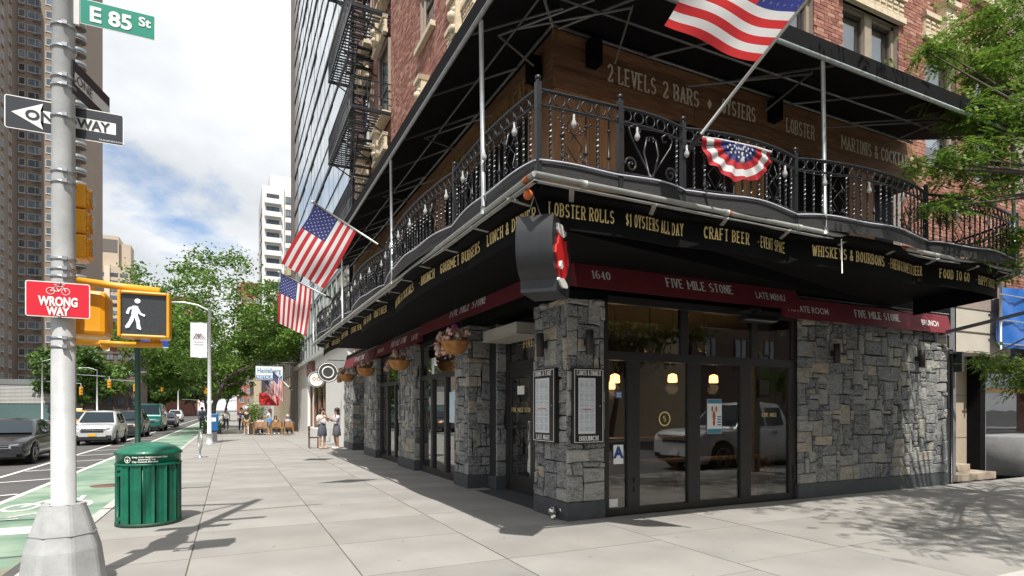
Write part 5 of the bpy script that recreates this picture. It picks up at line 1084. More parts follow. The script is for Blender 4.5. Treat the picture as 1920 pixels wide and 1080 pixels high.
def lamp_simple(lab, x, y, h, arm, group='distant street lamps'):
    t = thing('street_lamp', lab, 'street lamp', (x, y, 0), group); MB().tube([(x, y, 0), (x, y, h)], [.12, .07], 8).build('pole', MATS['lamp_pale'], t); MB().tube([(x, y, h-.1), (x+arm*.5, y, h+.25), (x+arm, y, h+.2)], .05, 6).build('arm', MATS['lamp_pale'], t); MB().ball((x+arm, y, h+.15), .15, 8, 5, sc=(2, 1, .6)).build('lamp_head', MATS['lamp_pale'], t)
p = onZ(79, 800, -.1); lamp_simple('grey street lamp in front of the louvred garage at far left', *at(79, 768, 78).xy, 8.2, 2.2)
lamp_simple('street lamp across the avenue behind the silver SUV', *at(182, 768, 84).xy, 7.4, -2.0)
lamp_simple('tall pale lamp and signal mast beyond the parked dark sedan', *at(334, 768, 92).xy, 7.2, -6.5)
def far_signal(lab, px, py, d, h=.9, hang=True):
    p = at(px, py, d); t = thing('traffic_light', lab, 'traffic light', p, 'distant yellow traffic lights'); hb = MB()
    for k in range(3): hb.box(p.x-.17, p.y-.15, p.z-.5+k*.34, p.x+.17, p.y+.15, p.z-.18+k*.34)
    hb.build('housing', yellow_sig, t)
    for k in range(3): MB().tube([(p.x, p.y-.14, p.z-.34+k*.34), (p.x, p.y-.3, p.z-.34+k*.34)], .13, 8).build('visor', yellow_sig, t)
    MB().tube([(p.x, p.y, p.z+.5), (p.x, p.y, p.z+.9), (p.x-3.5, p.y+.4, p.z+1.1)], .05, 6).build('mast_arm', galv, t)
for k, (px, py, d, lab) in enumerate(((152, 733, 72, 'yellow traffic light over the avenue behind the silver SUV, left one'), (205, 720, 72, 'yellow traffic light over the avenue above the silver SUV, right one'), (253, 727, 80, 'yellow traffic light just left of the green sign post'), (304, 728, 95, 'yellow traffic light right of the green sign post above the teal van'), (386, 730, 70, 'yellow traffic light beside the lamp pole with the banner'), (374, 758, 130, 'small distant yellow traffic light over the far end of the avenue'))): far_signal(lab, px, py, d)

# ---------------------------------------------------------------- vehicles
tyre = M('tyre', (.018, .018, .019), .8); rimm = M('rim', (.45, .45, .46), .3, .8); cglass = M('car_glass', (.008, .018, .026), .04, var=0, spec=.35); cdark = M('car_trim', (.015, .015, .017), .5); headl = M('headlight', (.30, .32, .34), .08, .4, spec=.9); ylw = M('plate_yellow', (.70, .38, .02), .5); amber = M('amber_lens', (.75, .25, .02), .3, emit=(1, .35, .03, .6))
def smooth_interp(y, pts): return float(np.interp(y, [p[0] for p in pts], [p[1] for p in pts]))
def make_car(label, paint, kind='sedan', group='cars on the avenue', loc=(0,0,0), rz=0.0, taxi=False, light=None, plate=ylw):
    L, Wd, hood, belt, roof, wr = {'sedan': (4.8, .92, .92, .95, 1.45, .33), 'suv': (4.5, .93, 1.06, 1.10, 1.70, .36), 'van': (5.4, 1.0, 1.25, 1.35, 2.25, .37), 'pickup': (5.9, 1.02, 1.22, 1.28, 1.98, .42)}[kind]
    t = thing('van' if kind == 'van' else ('pickup_truck' if kind == 'pickup' else ('taxi' if taxi else 'car')), label, 'van' if kind == 'van' else ('truck' if kind == 'pickup' else ('taxi' if taxi else 'car')), (0, 0, 0), group)
    f = -L/2; wy = (f+.9, L/2-.95); gnd = .24
    top = {'sedan': [(f, .62), (f+.12, .74), (f+.5, .84), (f+1.35, hood), (L/2-1.1, belt), (L/2-.2, .98), (L/2, .85)], 'suv': [(f, .72), (f+.1, .92), (f+.4, 1.0), (f+1.2, hood), (L/2-.3, belt), (L/2, 1.05)], 'van': [(f, .8), (f+.1, 1.02), (f+.4, 1.15), (f+.95, hood), (L/2-.1, belt), (L/2, 1.3)], 'pickup': [(f, .9), (f+.08, 1.10), (f+.4, 1.18), (f+1.5, hood), (L/2-.1, belt), (L/2, 1.2)]}[kind]
    ys_ = sorted(set([f, f+.06, f+.2, f+.4] + [f + L*i/36 for i in range(37)] + [L/2-.2, L/2-.06])); sec = []
    for y in ys_:
        e = min(1, ((y-f)/.45+.001)**.5)*.12 + .88 if y < 0 else min(1, ((L/2-y)/.4+.001)**.5)*.10 + .90
        w_ = Wd*e; zt_ = smooth_interp(y, top); zs = gnd + (.12 if (y-f < .1 or L/2-y < .1) else 0)
        for wy_ in wy:
            dd = abs(y-wy_)
            if dd < wr+.07: zs = max(zs, math.sqrt((wr+.07)**2-dd**2) + wr - .02)
        zs = min(zs, zt_-.12); mid = max(zs+.05, min(.62, zt_-.1))
        half = [(w_*.90, zs), (w_*.985, max(zs+.02, min(zs+.10, mid-.01))), (w_, mid), (w_*.985, zt_-.07), (w_*.93, zt_-.012), (w_*.55, zt_+.02), (0, zt_+.03)]
        sec.append([(x, y, z) for x, z in half] + [(-x, y, z) for x, z in half[-2::-1]])
    b = MB(); b.grid(sec, smooth=True); n0 = len(sec[0])
    b.add(sec[0], [tuple(range(n0))]); b.add(sec[-1], [tuple(range(n0))[::-1]]); body = b.build('body', paint, t)
    # greenhouse
    ca, cb_, cc_, cd = {'sedan': (f+1.25, f+2.25, L/2-1.6, L/2-.7), 'suv': (f+1.1, f+1.95, L/2-.85, L/2-.15), 'van': (f+.95, f+1.5, L/2-.15, L/2-.05), 'pickup': (f+1.5, f+2.15, f+3.4, f+3.65)}[kind]
    zb_ = lambda y: smooth_interp(y, top); wt = Wd*(.70 if kind == 'sedan' else .74); wb_ = Wd*.93; sec = []
    for y, k in ((ca, 0.0), ((ca+cb_)/2, .52), (cb_, .93), (cb_+.25, 1.0), ((cb_+cc_)/2, 1.02), (cc_, .97), ((cc_+cd)/2, .55), (cd, 0.0)):
        zz = zb_(y) + (roof-zb_(y))*k; ww = wb_ + (wt-wb_)*min(1, k); zlow = zb_(y)-.03
        half = [(wb_, zlow), (ww, zz-.05*k), (ww*.90, zz), (0, zz+.03*k)]; sec.append([(x, y, z) for x, z in half] + [(-x, y, z) for x, z in half[-2::-1]])
    b = MB(); b.grid(sec, smooth=True); b.build('cabin', paint, t)
    def patch(nm, pts, m=cglass): MB().add(pts, [tuple(range(len(pts)))]).build(nm, m, t)
    def gp(y, s, sx, out=.014):   # point on the greenhouse: s 0 at belt .. 1 at roof edge
        k = float(np.interp(y, (ca, cb_, cc_, cd), (0, .95, .97, 0))); zz = zb_(y) + (roof-zb_(y))*k; ww = wb_ + (wt-wb_)*min(1, k); return (sx*(wb_ + (ww-wb_)*s + out), y, zb_(y)-.0 + (zz-.06*k-zb_(y))*s)
    ya, yb = ca+.10, cb_-.02
    patch('windshield', [(wb_*.86, ca+.07, zb_(ca)+.09), (-wb_*.86, ca+.07, zb_(ca)+.09), (-wt*.86, cb_-.06, zb_(cb_) + (roof-zb_(cb_))*.90), (wt*.86, cb_-.06, zb_(cb_) + (roof-zb_(cb_))*.90)][::-1])
    for o_ in [o for o in t.children if o.name.startswith('windshield')]:
        for v in o_.data.vertices: v.co.y -= .03; v.co.z += .012
    for sx in (-1, 1):
        cut = [cb_-.15, (cb_+cc_)/2-.1, cc_+.05 if kind != 'van' else cb_+1.0]
        for a_, c_ in zip(cut[:-1], cut[1:]): patch('side_window', [gp(a_+.05, .10, sx), gp(c_-.05, .10, sx), gp(c_-.05, .92, sx), gp(a_+.10, .92, sx)])
        MB().ball((sx*(Wd+.10), ca+.45, zb_(ca)+.10), .10, 8, 6, sc=(1.0, .6, .75)).build('mirror', paint if kind == 'sedan' else cdark, t)
        MB().tube([(sx*(Wd-.005), (cb_+cc_)/2+.1, belt-.17), (sx*(Wd+.015), (cb_+cc_)/2+.16, belt-.17), (sx*(Wd-.005), (cb_+cc_)/2+.3, belt-.17)], .014, 5).build('door_handle', cdark, t)
        hz = top[1][1]-.06; z_ = hz-.10
        MB().add([(sx*Wd*.50, f-.012, z_-.03), (sx*Wd*.80, f+.03, z_-.02), (sx*Wd*.955, f+.30, z_+.06), (sx*Wd*.93, f+.32, z_+.16), (sx*Wd*.76, f+.05, z_+.12), (sx*Wd*.52, f-.004, z_+.08)], [(0,1,2,3,4,5) if sx > 0 else (5,4,3,2,1,0)]).build('headlight', light or headl, t)
        MB().box(sx*Wd*.60, f-.012, .38, sx*Wd*.85, f+.06, .50).build('fog_light', cdark, t)
        for wy_ in wy:
            x_ = sx*(Wd-.12); w = MB(); w.tube([(x_-sx*.11, wy_, wr), (x_+sx*.11, wy_, wr)], wr, 22); wo = w.build('tyre', tyre, t)
            r_ = MB(); r_.tube([(x_+sx*.105, wy_, wr), (x_+sx*.118, wy_, wr)], wr*.66, 18)
            r_.build('rim', cdark, t); sp = MB()
            for q in range(5): a_ = 2*math.pi*q/5; sp.bar((x_+sx*.123, wy_, wr), (x_+sx*.123, wy_+wr*.62*math.cos(a_), wr+wr*.62*math.sin(a_)), .012, wr*.22, up=(1, 0, 0))
            sp.torus((x_+sx*.12, wy_, wr), wr*.64, .015, (1, 0, 0), 18, 4); sp.build('spokes', rimm, t)
    hz = top[1][1]
    MB().box(-Wd*.5, f-.016, hz-.27, Wd*.5, f+.03, hz-.07).build('grille', cdark, t)
    for k in range(2): MB().box(-Wd*.5, f-.024, hz-.19+k*.07, Wd*.5, f-.012, hz-.17+k*.07).build('grille_bar', rimm, t)
    MB().box(-Wd*.72, f-.006, .28, Wd*.72, f+.06, .44).build('lower_intake', cdark, t); MB().box(-.17, f-.03, .46, .17, f-.012, .58).build('licence_plate', plate, t); MB().torus((0, f-.03, hz-.13), .055, .01, (0, 1, 0), 12, 4).build('badge', rimm, t)
    MB().box(-Wd*.86, f+.3, .20, Wd*.86, L/2-.3, .42).build('underbody', cdark, t)
    if taxi: MB().box(-.35, (cb_+cc_)/2-.2, roof+.02, .35, (cb_+cc_)/2+.0, roof+.17).build('roof_light', M('taxi_sign', (.75, .7, .5), .5), t, bevel=.02)
    if kind == 'suv':
        for sx in (-1, 1): MB().tube([(sx*wt*.86, cb_+.1, roof+.03), (sx*wt*.86, cb_+.3, roof+.08), (sx*wt*.86, cc_-.1, roof+.08), (sx*wt*.86, cc_+.1, roof)], .018, 6).build('roof_rail', rimm, t)
    if kind == 'pickup':
        MB().box(-Wd*.88, f+3.75, 1.29, Wd*.88, L/2-.1, 1.34).build('bed_cover', cdark, t)
    t.location = loc; t.rotation_euler = (0, 0, rz); return t
def cp(name, col, met=.3): return M(name, col, .32, met, var=.03, coat=.6, spec=.5)
make_car('dark grey sedan nearest the camera at the left edge of the street', cp('paint_black', (.025, .027, .03)), 'sedan', loc=(-6.75, 25.8, gz))
make_car('silver white SUV with yellow front plate on the avenue beside the signal pole', cp('paint_silver', (.52, .53, .54), .2), 'suv', loc=(-6.15, 37.2, gz))
make_car('dark SUV with lit amber lamp parked right behind the silver SUV', cp('paint_char', (.05, .055, .065)), 'suv', loc=(-5.95, 45.6, gz), light=amber)
make_car('teal green van parked behind the dark SUV', cp('paint_teal', (.02, .14, .12)), 'van', loc=(-6.0, 57.5, gz), plate=white_paint)
make_car('dark sedan parked beyond the teal van', cp('paint_navy', (.03, .035, .045)), 'sedan', loc=(-5.85, 69.5, gz))
make_car('lime green taxi behind the dark grey sedan at the left edge', cp('paint_lime', (.38, .52, .08), 0), 'sedan', loc=(-11.2, 36.0, gz), taxi=True)
make_car('yellow taxi behind the silver SUV', cp('paint_taxi', (.75, .36, .01), 0), 'suv', loc=(-9.6, 49.0, gz), taxi=True)
make_car('white car far down the avenue next to the lamp pole', cp('paint_white', (.62, .62, .62), .1), 'suv', loc=(-7.2, 98.0, gz))
make_car('distant white van in the middle of the avenue', MATS['paint_white'], 'van', loc=(-12.0, 110.0, gz))
make_car('distant pale sedan in the middle of the avenue', cp('paint_pale', (.5, .5, .48)), 'sedan', loc=(-15.5, 104.0, gz))
make_car('white pickup truck parked on 85th street, mirrored in the glass doors', MATS['paint_white'], 'pickup', 'vehicles on the side street', loc=(14.6, 1.75, gz), rz=R(-90), plate=white_paint)

# ---------------------------------------------------------------- people
skins = [M('skin_a', (.50, .30, .21), .6, var=.05), M('skin_b', (.36, .20, .13), .6, var=.05), M('skin_c', (.58, .38, .29), .6, var=.05)]
hairm = [M('hair_dark', (.02, .014, .011), .5, var=.2), M('hair_brown', (.09, .05, .03), .5, var=.2), M('hair_grey', (.42, .41, .40), .6, var=.1)]
def skin_mesh(joints, bones, name, mat, root):
    me = bpy.data.meshes.new('tmp'); names = list(joints); me.from_pydata([joints[n][:3] for n in names], [(names.index(a), names.index(b)) for a, b in bones], [])
    o = bpy.data.objects.new('tmp', me); COL.objects.link(o); o.modifiers.new('s', 'SKIN')
    for n, sv in zip(names, me.skin_vertices[0].data): r_ = joints[n][3]; sv.radius = r_ if isinstance(r_, tuple) else (r_, r_); sv.use_root = (n == root)
    sb = o.modifiers.new('d', 'SUBSURF'); sb.levels = sb.render_levels = 2
    dg = bpy.context.evaluated_depsgraph_get(); dg.update(); m2 = bpy.data.meshes.new_from_object(o.evaluated_get(dg)); m2.name = name; m2.materials.clear(); m2.materials.append(mat)
    for p in m2.polygons: p.use_smooth = True
    bpy.data.objects.remove(o); bpy.data.meshes.remove(me); return m2
def person(label, loc, rz, h=1.68, pose='stand', top=None, bottom=None, skin=0, hair=0, longhair=False, skirt=False, shorts=False, group='people walking', shoe=None, armL=None, armR=None, stride=.0, hat=None):
    k = h/1.7; t = thing('person', label, 'person', (0, 0, 0), group)
    seat = pose == 'sit'; hip = .47 if seat else .93; kn = (.0, -.42, .48) if seat else None
    J = {'pel': (0, 0, hip, .115), 'waist': (0, 0, hip+.14, (.105, .085)), 'chest': (0, 0, hip+.34, (.13, .10)), 'neck0': (0, .0, hip+.50, .055), 'neck': (0, -.01, hip+.56, .05), 'head': (0, -.02, hip+.64, .085), 'crown': (0, -.01, hip+.73, .08), 'nose': (0, -.115, hip+.655, .018)}
    B = [('pel', 'waist'), ('waist', 'chest'), ('chest', 'neck0'), ('neck0', 'neck'), ('neck', 'head'), ('head', 'crown'), ('head', 'nose')]
    aL = armL or ((.235, .0, hip+.20), (.25, -.06, hip-.03)); aR = armR or ((-.235, .0, hip+.20), (-.25, -.06, hip-.03))
    for s, sx, ar in (('L', 1, aL), ('R', -1, aR)):
        e_, w_ = ar; J['sh'+s] = (sx*.165, 0, hip+.45, .058); J['el'+s] = (*e_, .042); J['wr'+s] = (*w_, .028); d = (Vector(w_)-Vector(e_)).normalized(); hd = Vector(w_)+d*.08; J['ha'+s] = (*hd, .035)
        B += [('chest', 'sh'+s), ('sh'+s, 'el'+s), ('el'+s, 'wr'+s), ('wr'+s, 'ha'+s)]
        side = d.orthogonal().normalized(); J['th'+s] = (*(Vector(w_)+d*.05+side*.05), .012); B.append(('wr'+s, 'th'+s))
        for q in range(4): up_ = d.cross(side); J['f%d%s' % (q, s)] = (*(hd + d*(.075+.01*(q in (1, 2))) + up_*(q-1.5)*.02 - side*.012), .009); B.append(('ha'+s, 'f%d%s' % (q, s)))
        st = stride*sx
        if seat: J['hip'+s] = (sx*.10, -.03, hip, .085); J['kn'+s] = (sx*.13, -.43, hip+.02, .062); J['an'+s] = (sx*.13, -.40, .09, .04); J['toe'+s] = (sx*.14, -.54, .04, .035)
        else: J['hip'+s] = (sx*.095, 0, hip-.06, .088); J['kn'+s] = (sx*.10, -.03-st*.5, .50, .06); J['an'+s] = (sx*.10, .02-st, .09 + max(0, -st)*.15, .04); J['toe'+s] = (sx*.11, -.13-st, .04, .035)
        B += [('pel', 'hip'+s), ('hip'+s, 'kn'+s), ('kn'+s, 'an'+s), ('an'+s, 'toe'+s)]
    def part(nm, names, bones, mat, grow, root):
        jj = {n: (*J[n][:3], tuple(x+grow for x in J[n][3]) if isinstance(J[n][3], tuple) else J[n][3]+grow) for n in names}
        o = bpy.data.objects.new(nm, skin_mesh(jj, bones, nm, mat, root)); COL.objects.link(o); o.parent = t; return o
    part('body', list(J), B, skins[skin], 0, 'pel')
    up = ['waist', 'chest', 'shL', 'shR', 'pel']; JJ = dict(J)
    for s in 'LR': J['sl'+s] = (*(Vector(J['sh'+s][:3]).lerp(Vector(J['el'+s][:3]), .62)), .05)
    part('shirt', up + ['slL', 'slR'], [('pel', 'waist'), ('waist', 'chest'), ('chest', 'shL'), ('chest', 'shR'), ('shL', 'slL'), ('shR', 'slR')], top, .022, 'waist')
    if skirt:
        b = MB(); b.lathe([(.125, hip+.16), (.15, hip+.05), (.185, hip-.10), (.205, hip-.36), (.195, hip-.37), (.12, hip+.0)], (0, 0, 0), 16, sx=1.0, sy=.85); b.build('skirt', bottom, t)
    else:
        nm = ['pel', 'hipL', 'hipR']; bn_ = [('pel', 'hipL'), ('pel', 'hipR')]
        for s in 'LR':
            nm.append('kn'+s); bn_.append(('hip'+s, 'kn'+s))
            if not shorts: nm.append('an'+s); bn_.append(('kn'+s, 'an'+s))
        part('trousers', nm, bn_, bottom, .02, 'pel')
    for s in 'LR':
        x, y, z, _ = J['an'+s]; tx_, ty_, tz_, _ = J['toe'+s]; b = MB(); b.ball((tx_, (y+ty_)/2, z-.04), .09, 10, 6, sc=(.52, 1.45, .5)); b.build('shoe', shoe or white_paint, t)
    b = MB(); hz = hip+.72
    b.ball((0, .018, hz), .118, 12, 8, sc=(.95, 1.02, .98))
    if longhair: b.ball((0, .075, hz-.16), .10, 10, 8, sc=(1.0, .55, 2.0)).ball((.07, .02, hz-.12), .05, 8, 6, sc=(.7, .8, 2.2)).ball((-.07, .02, hz-.12), .05, 8, 6, sc=(.7, .8, 2.2))
    b.build('hair', hairm[hair], t)
    if hat: MB().lathe([(.12, hz+.04), (.125, hz+.1), (.06, hz+.15)], (0, .01, 0), 12).box(-.08, -.22, hz+.04, .08, -.1, hz+.055).build('cap', hat, t)
    b = MB()
    for sx in (-1, 1): b.ball((sx*.035, -.098, hip+.675), .011, 6, 4)
    b.build('eyes', hairm[0], t); MB().ball((0, -.097, hip+.605), .02, 8, 4, sc=(1.2, .4, .35)).build('mouth', M('lips', (.35, .12, .10), .5), t)
    t.scale = (k, k, k); t.location = loc; t.rotation_euler = (0, 0, rz); return t
cw, cgrey, cblue, cnavy, cblack, ckhaki, cred = [M('cloth_'+n, c_, .85, var=.1, vs=20) for n, c_ in (('white', (.72, .71, .70)), ('grey', (.10, .105, .12)), ('blue', (.10, .20, .38)), ('navy', (.03, .04, .08)), ('black', (.02, .02, .022)), ('khaki', (.38, .24, .11)), ('red', (.5, .05, .05)))]
person('woman in white top and dark skirt, hand raised to her face', (3.45, 25.4, 0), R(20), 1.68, top=cw, bottom=M('cloth_slate', (.08, .085, .11), .85), skirt=True, skin=0, hair=0, longhair=True, armR=((-.27, -.05, 1.16), (-.12, -.20, 1.30)), armL=((.25, -.06, 1.17), (.08, -.16, 1.45)), group='two women talking', shoe=skins[0])
person('woman in pale tee and grey skirt with long dark hair holding up a phone', (4.02, 25.3, 0), R(-75), 1.68, top=M('cloth_lilac', (.58, .58, .66), .85), bottom=cgrey, skirt=True, skin=1, hair=0, longhair=True, armL=((.20, -.10, 1.17), (.10, -.33, 1.28)), armR=((-.20, -.10, 1.17), (-.08, -.33, 1.30)), group='two women talking')
person('man in black shirt and khaki shorts walking away near the planter', (.95, 42.0, 0), R(180), 1.76, top=cblack, bottom=ckhaki, shorts=True, skin=2, hair=2, stride=.18, hat=cw)
person('pedestrian in white shirt and grey trousers walking toward the camera', (-.3, 50.0, 0), R(5), 1.72, top=cw, bottom=cgrey, stride=.15, skin=0)
person('pedestrian in pale top and black trousers left of the one in white', (-1.05, 47.5, 0), R(-10), 1.66, top=M('cloth_sand', (.5, .46, .4), .85), bottom=cblack, stride=-.15, skin=1, longhair=True)
person('pedestrian in blue shirt beside the tree trunk on the sidewalk', (-2.0, 52.0, 0), R(15), 1.8, top=cblue, bottom=cgrey, stride=.12, skin=1)
person('pedestrian in red shirt beside the kerb behind the blue box', (-1.6, 58.0, 0), R(0), 1.7, top=cred, bottom=cnavy, stride=.12, skin=0)
person('pedestrian in purple shirt behind the man in khaki shorts', (.75, 49.5, 0), R(10), 1.74, top=M('cloth_purple', (.16, .14, .34), .85), bottom=cnavy, stride=.15, skin=2, hair=1)
person('man in blue shirt standing at the front of the teal van', (-6.5, 54.0, gz), R(-70), 1.75, top=cblue, bottom=cnavy, skin=1)
# outdoor tables at the next restaurant
bw = M('bench_wood', (.33, .17, .07), .6, var=.25, vs=6, stretch=(6, 1, 1))
for k, (x0, x1, lab) in enumerate(((1.3, 2.25, 'left slatted wooden bench at the sidewalk cafe'), (2.32, 3.1, 'middle slatted wooden bench at the sidewalk cafe'), (3.14, 3.8, 'right slatted wooden bench at the sidewalk cafe'))):
    t = thing('bench', lab, 'bench', (x0, 41.2, 0), 'wooden cafe benches')
    for q in range(4): MB().box(x0, 41.0, .50+q*.095, x1, 41.03, .58+q*.095).build('back_slat', bw, t)
    MB().box(x0, 41.03, .42, x1, 41.45, .46).build('seat', bw, t)
    for x in (x0+.03, x1-.09):
        for y in (41.0, 41.4): MB().box(x, y, 0, x+.06, y+.05, .88 if y < 41.2 else .42).build('leg', bw, t)
person('diner in pale blue top seated at the left end of the cafe bench', (1.75, 41.3, 0), R(180), 1.65, 'sit', top=M('cloth_sky', (.45, .58, .72), .85), bottom=cnavy, skin=2, hair=1, group='people seated at the cafe')
person('diner in white and blue standing over the cafe table', (2.35, 41.9, 0), R(-120), 1.68, top=cw, bottom=M('cloth_azure', (.05, .28, .6), .85), skirt=True, skin=0, hair=1, longhair=True, group='people seated at the cafe', armL=((.24, -.1, 1.17), (.1, -.32, 1.15)))
person('grey haired diner in blue shirt seated at the right end of the cafe', (3.42, 41.3, 0), R(160), 1.75, 'sit', top=cblue, bottom=cgrey, skin=2, hair=2, group='people seated at the cafe')
person('diner in black top seated in the middle of the cafe facing the camera', (2.75, 42.5, 0), R(5), 1.65, 'sit', top=cblack, bottom=cgrey, skin=0, hair=1, longhair=True, group='people seated at the cafe')
t = thing('cafe_table', 'low cafe table behind the wooden benches', 'table', (2.3, 42.0, 0)); MB().box(1.5, 41.75, .70, 3.5, 42.3, .74).build('top', bw, t); [MB().box(x, 41.95, 0, x+.07, 42.05, .70).build('leg', bw, t) for x in (1.7, 3.2)]
t = thing('chair', 'dark wooden chair standing beside the woman in white', 'chair', (3.2, 26.1, 0)); cd_ = M('chair_wood', (.07, .035, .02), .5)
MB().box(3.0, 25.9, .44, 3.4, 26.3, .48).build('seat', cd_, t); MB().box(2.99, 25.9, .75, 3.02, 26.3, .95).box(2.99, 25.9, .58, 3.02, 26.3, .64).build('backrest', cd_, t)
for x, y, z in ((3.0, 25.9, .95), (3.0, 26.27, .95), (3.37, 25.9, .44), (3.37, 26.27, .44)): MB().box(x, y, 0, x+.03, y+.03, z).build('leg', cd_, t)
# ---------------------------------------------------------------- right-hand neighbour at ground level
nb = thing('neighbour_entrance', 'beige stucco house entrance right of the restaurant stone wall', 'entrance', (15.9, 8.0, 0)); stucco = M('stucco', (.40, .335, .25), .9, var=.1, vs=2, bump=.2)
MB().box(14.95, 8.3, 0, 16.75, 8.6, 3.0).build('stucco_wall', stucco, nb); MB().box(14.9, 7.62, 2.98, 17.3, 8.3, 4.55).build('overhang_panel', M('stucco_pale', (.50, .46, .39), .85, var=.1, vs=2), nb); MB().box(14.9, 7.60, 3.45, 17.3, 7.625, 3.47).build('panel_joint', joint, nb)
for z in (.95, 2.0): MB().box(14.95, 8.292, z, 16.75, 8.301, z+.012).build('wall_joint', joint, nb)
MB().box(14.9, 7.55, 0, 16.5, 8.3, .17).build('step', M('step_stone', (.36, .30, .23), .85, var=.15, bump=.15), nb, bevel=.012); MB().box(14.95, 7.9, .17, 16.1, 8.3, .34).build('step', MATS['step_stone'], nb, bevel=.012)
MB().box(15.25, 8.26, 1.35, 15.6, 8.3, 2.0).build('intercom', M('intercom', (.12, .12, .12), .4, .5), nb); MB().ball((15.8, 8.29, 1.55), .07, 10, 6, sc=(1, .3, 1)).build('green_sticker', M('mint', (.15, .4, .25), .6), nb)
MB().box(16.75, 8.0, 0, 16.98, 8.6, 3.0).build('dark_jamb', black_paint, nb); MB().box(14.24, 7.62, 0, 14.95, 8.6, 4.0).build('side_pier', M('pier_grey', (.16, .165, .17), .7, var=.2), nb)
MB().tube([(14.42, 7.55, 0), (14.42, 7.55, 3.3)], .06, 10).tube([(14.62, 7.55, 0), (14.62, 7.55, 3.0)], .04, 8).box(14.3, 7.5, 2.9, 14.95, 7.62, 2.96).box(14.75, 7.4, 2.5, 14.83, 7.6, 2.95).build('drain_pipe', black_metal, nb)
MB().bar((13.9, 7.4, 3.3), (14.9, 5.6, 3.78), .07).build('balcony_strut', black_metal, nb)
t = thing('shop_front', 'dark shop front behind a grey curved bulkhead at the far right edge', 'shop', (18.5, 8.2, 0)); MB().box(17.0, 8.4, 0, 20.4, 8.6, 4.0).build('dark_wall', M('shop_dark', (.03, .032, .034), .6), t); MB().box(17.2, 8.38, 1.05, 20.3, 8.4, 2.6).build('window', glass_win, t); MB().box(17.0, 8.3, 2.1, 20.4, 8.38, 2.2).build('rail', M('amber_rail', (.5, .28, .06), .5), t)
MB().lathe([(.95, 0), (1.0, .95), (.98, 1.0), (.9, 1.0)], (18.3, 8.3, 0), 32).build('curved_bulkhead', M('bulkhead', (.21, .215, .22), .8, var=.2, vs=3, bump=.2), t); MB().tube([(17.1, 8.1, 0), (17.1, 8.1, 4.0)], .05, 8).tube([(17.3, 8.2, 0), (17.3, 8.2, 4.0)], .03, 8).build('conduit', galv, t)
t = thing('blue_tarpaulin', 'bright blue tarpaulin on scaffold rails at the far right edge', 'tarpaulin', (18.6, 7.5, 3.1)); G = [[(16.3+4.3*i/16, 7.42+.05*math.sin(i*1.3+j), 3.12+1.45*j/6) for i in range(17)] for j in range(7)]
MB().grid(G).build('sheet', M('tarp_blue', (.015, .13, .48), .45, var=.15, vs=5, bump=.2, bs=6), t)
for z in (3.2, 3.75, 4.35): MB().tube([(16.2, 7.36, z), (20.8, 7.36, z)], .02, 6).build('rail', galv, t)
MB().tube([(16.32, 7.38, 3.05), (16.32, 7.38, 4.7)], .03, 8).build('upright', galv, t)

# ---------------------------------------------------------------- fire escape
fe = thing('fire_escape', 'black iron fire escape with slatted landings on the avenue face of the brick building', 'fire escape', (4.0, 21.8, 8.2))
fx0, fx1, fy0, fy1 = 3.55, 4.88, 19.3, 24.3
slatm = MB().box(-(fx1-fx0)/2, -.025, -.02, (fx1-fx0)/2, .025, .02).mesh('slat', iron); barm = MB().box(-.011, -.011, 0, .011, .011, .95).mesh('railing_bar', iron); tread = MB().box(-.28, -.09, -.015, .28, .09, .015).mesh('tread', iron)
for z in (8.2, 11.5, 14.8, 18.1):
    fr_ = MB(); fr_.box(fx0-.03, fy0, z-.05, fx0+.03, fy1, z+.05).box(fx0, fy0-.03, z-.05, fx1, fy0+.03, z+.05).box(fx0, fy1-.03, z-.05, fx1, fy1+.03, z+.05)
    fr_.tube([(fx1, fy0, z+.98), (fx0, fy0, z+.98), (fx0, fy1, z+.98), (fx1, fy1, z+.98)], .022, 5).tube([(fx1, fy0, z+.5), (fx0, fy0, z+.5), (fx0, fy1, z+.5), (fx1, fy1, z+.5)], .014, 5)
    for y in (fy0+.2, fy1-.2, (fy0+fy1)/2): fr_.bar((fx0+.1, y, z-.05), (fx1+.05, y, z-.75), .04)
    l = fr_.build('landing', iron, fe)
    for k in range(26):
        y = fy0+.15+k*.19
        if 1.6 < y-fy0 < 2.6 and z > 9: inst(slatm, 'slat', l, ((fx0+fx1)/2-.35, y, z), (0,0,0), (.45, 1, 1))
        else: inst(slatm, 'slat', l, ((fx0+fx1)/2, y, z))
    for k in range(31): inst(barm, 'railing_bar', l, (fx0, fy0+k*(fy1-fy0)/30, z+.03))
    for k in range(1, 8): inst(barm, 'railing_bar', l, (fx0+k*(fx1-fx0)/8, fy0, z+.03)); inst(barm, 'railing_bar', l, (fx0+k*(fx1-fx0)/8, fy1, z+.03))
for z in (8.2, 11.5, 14.8):
    st = MB()
    for x in (4.1, 4.7): st.bar((x, 23.6, z), (x, 21.2, z+3.3), .03, .12)
    st.tube([(4.05, 23.6, z+.8), (4.05, 21.2, z+4.1)], .015, 5); s_ = st.build('stair', iron, fe)
    for k in range(13): inst(tread, 'tread', s_, (4.4, 23.6-2.4*(k+.5)/13, z+3.3*(k+.5)/13))

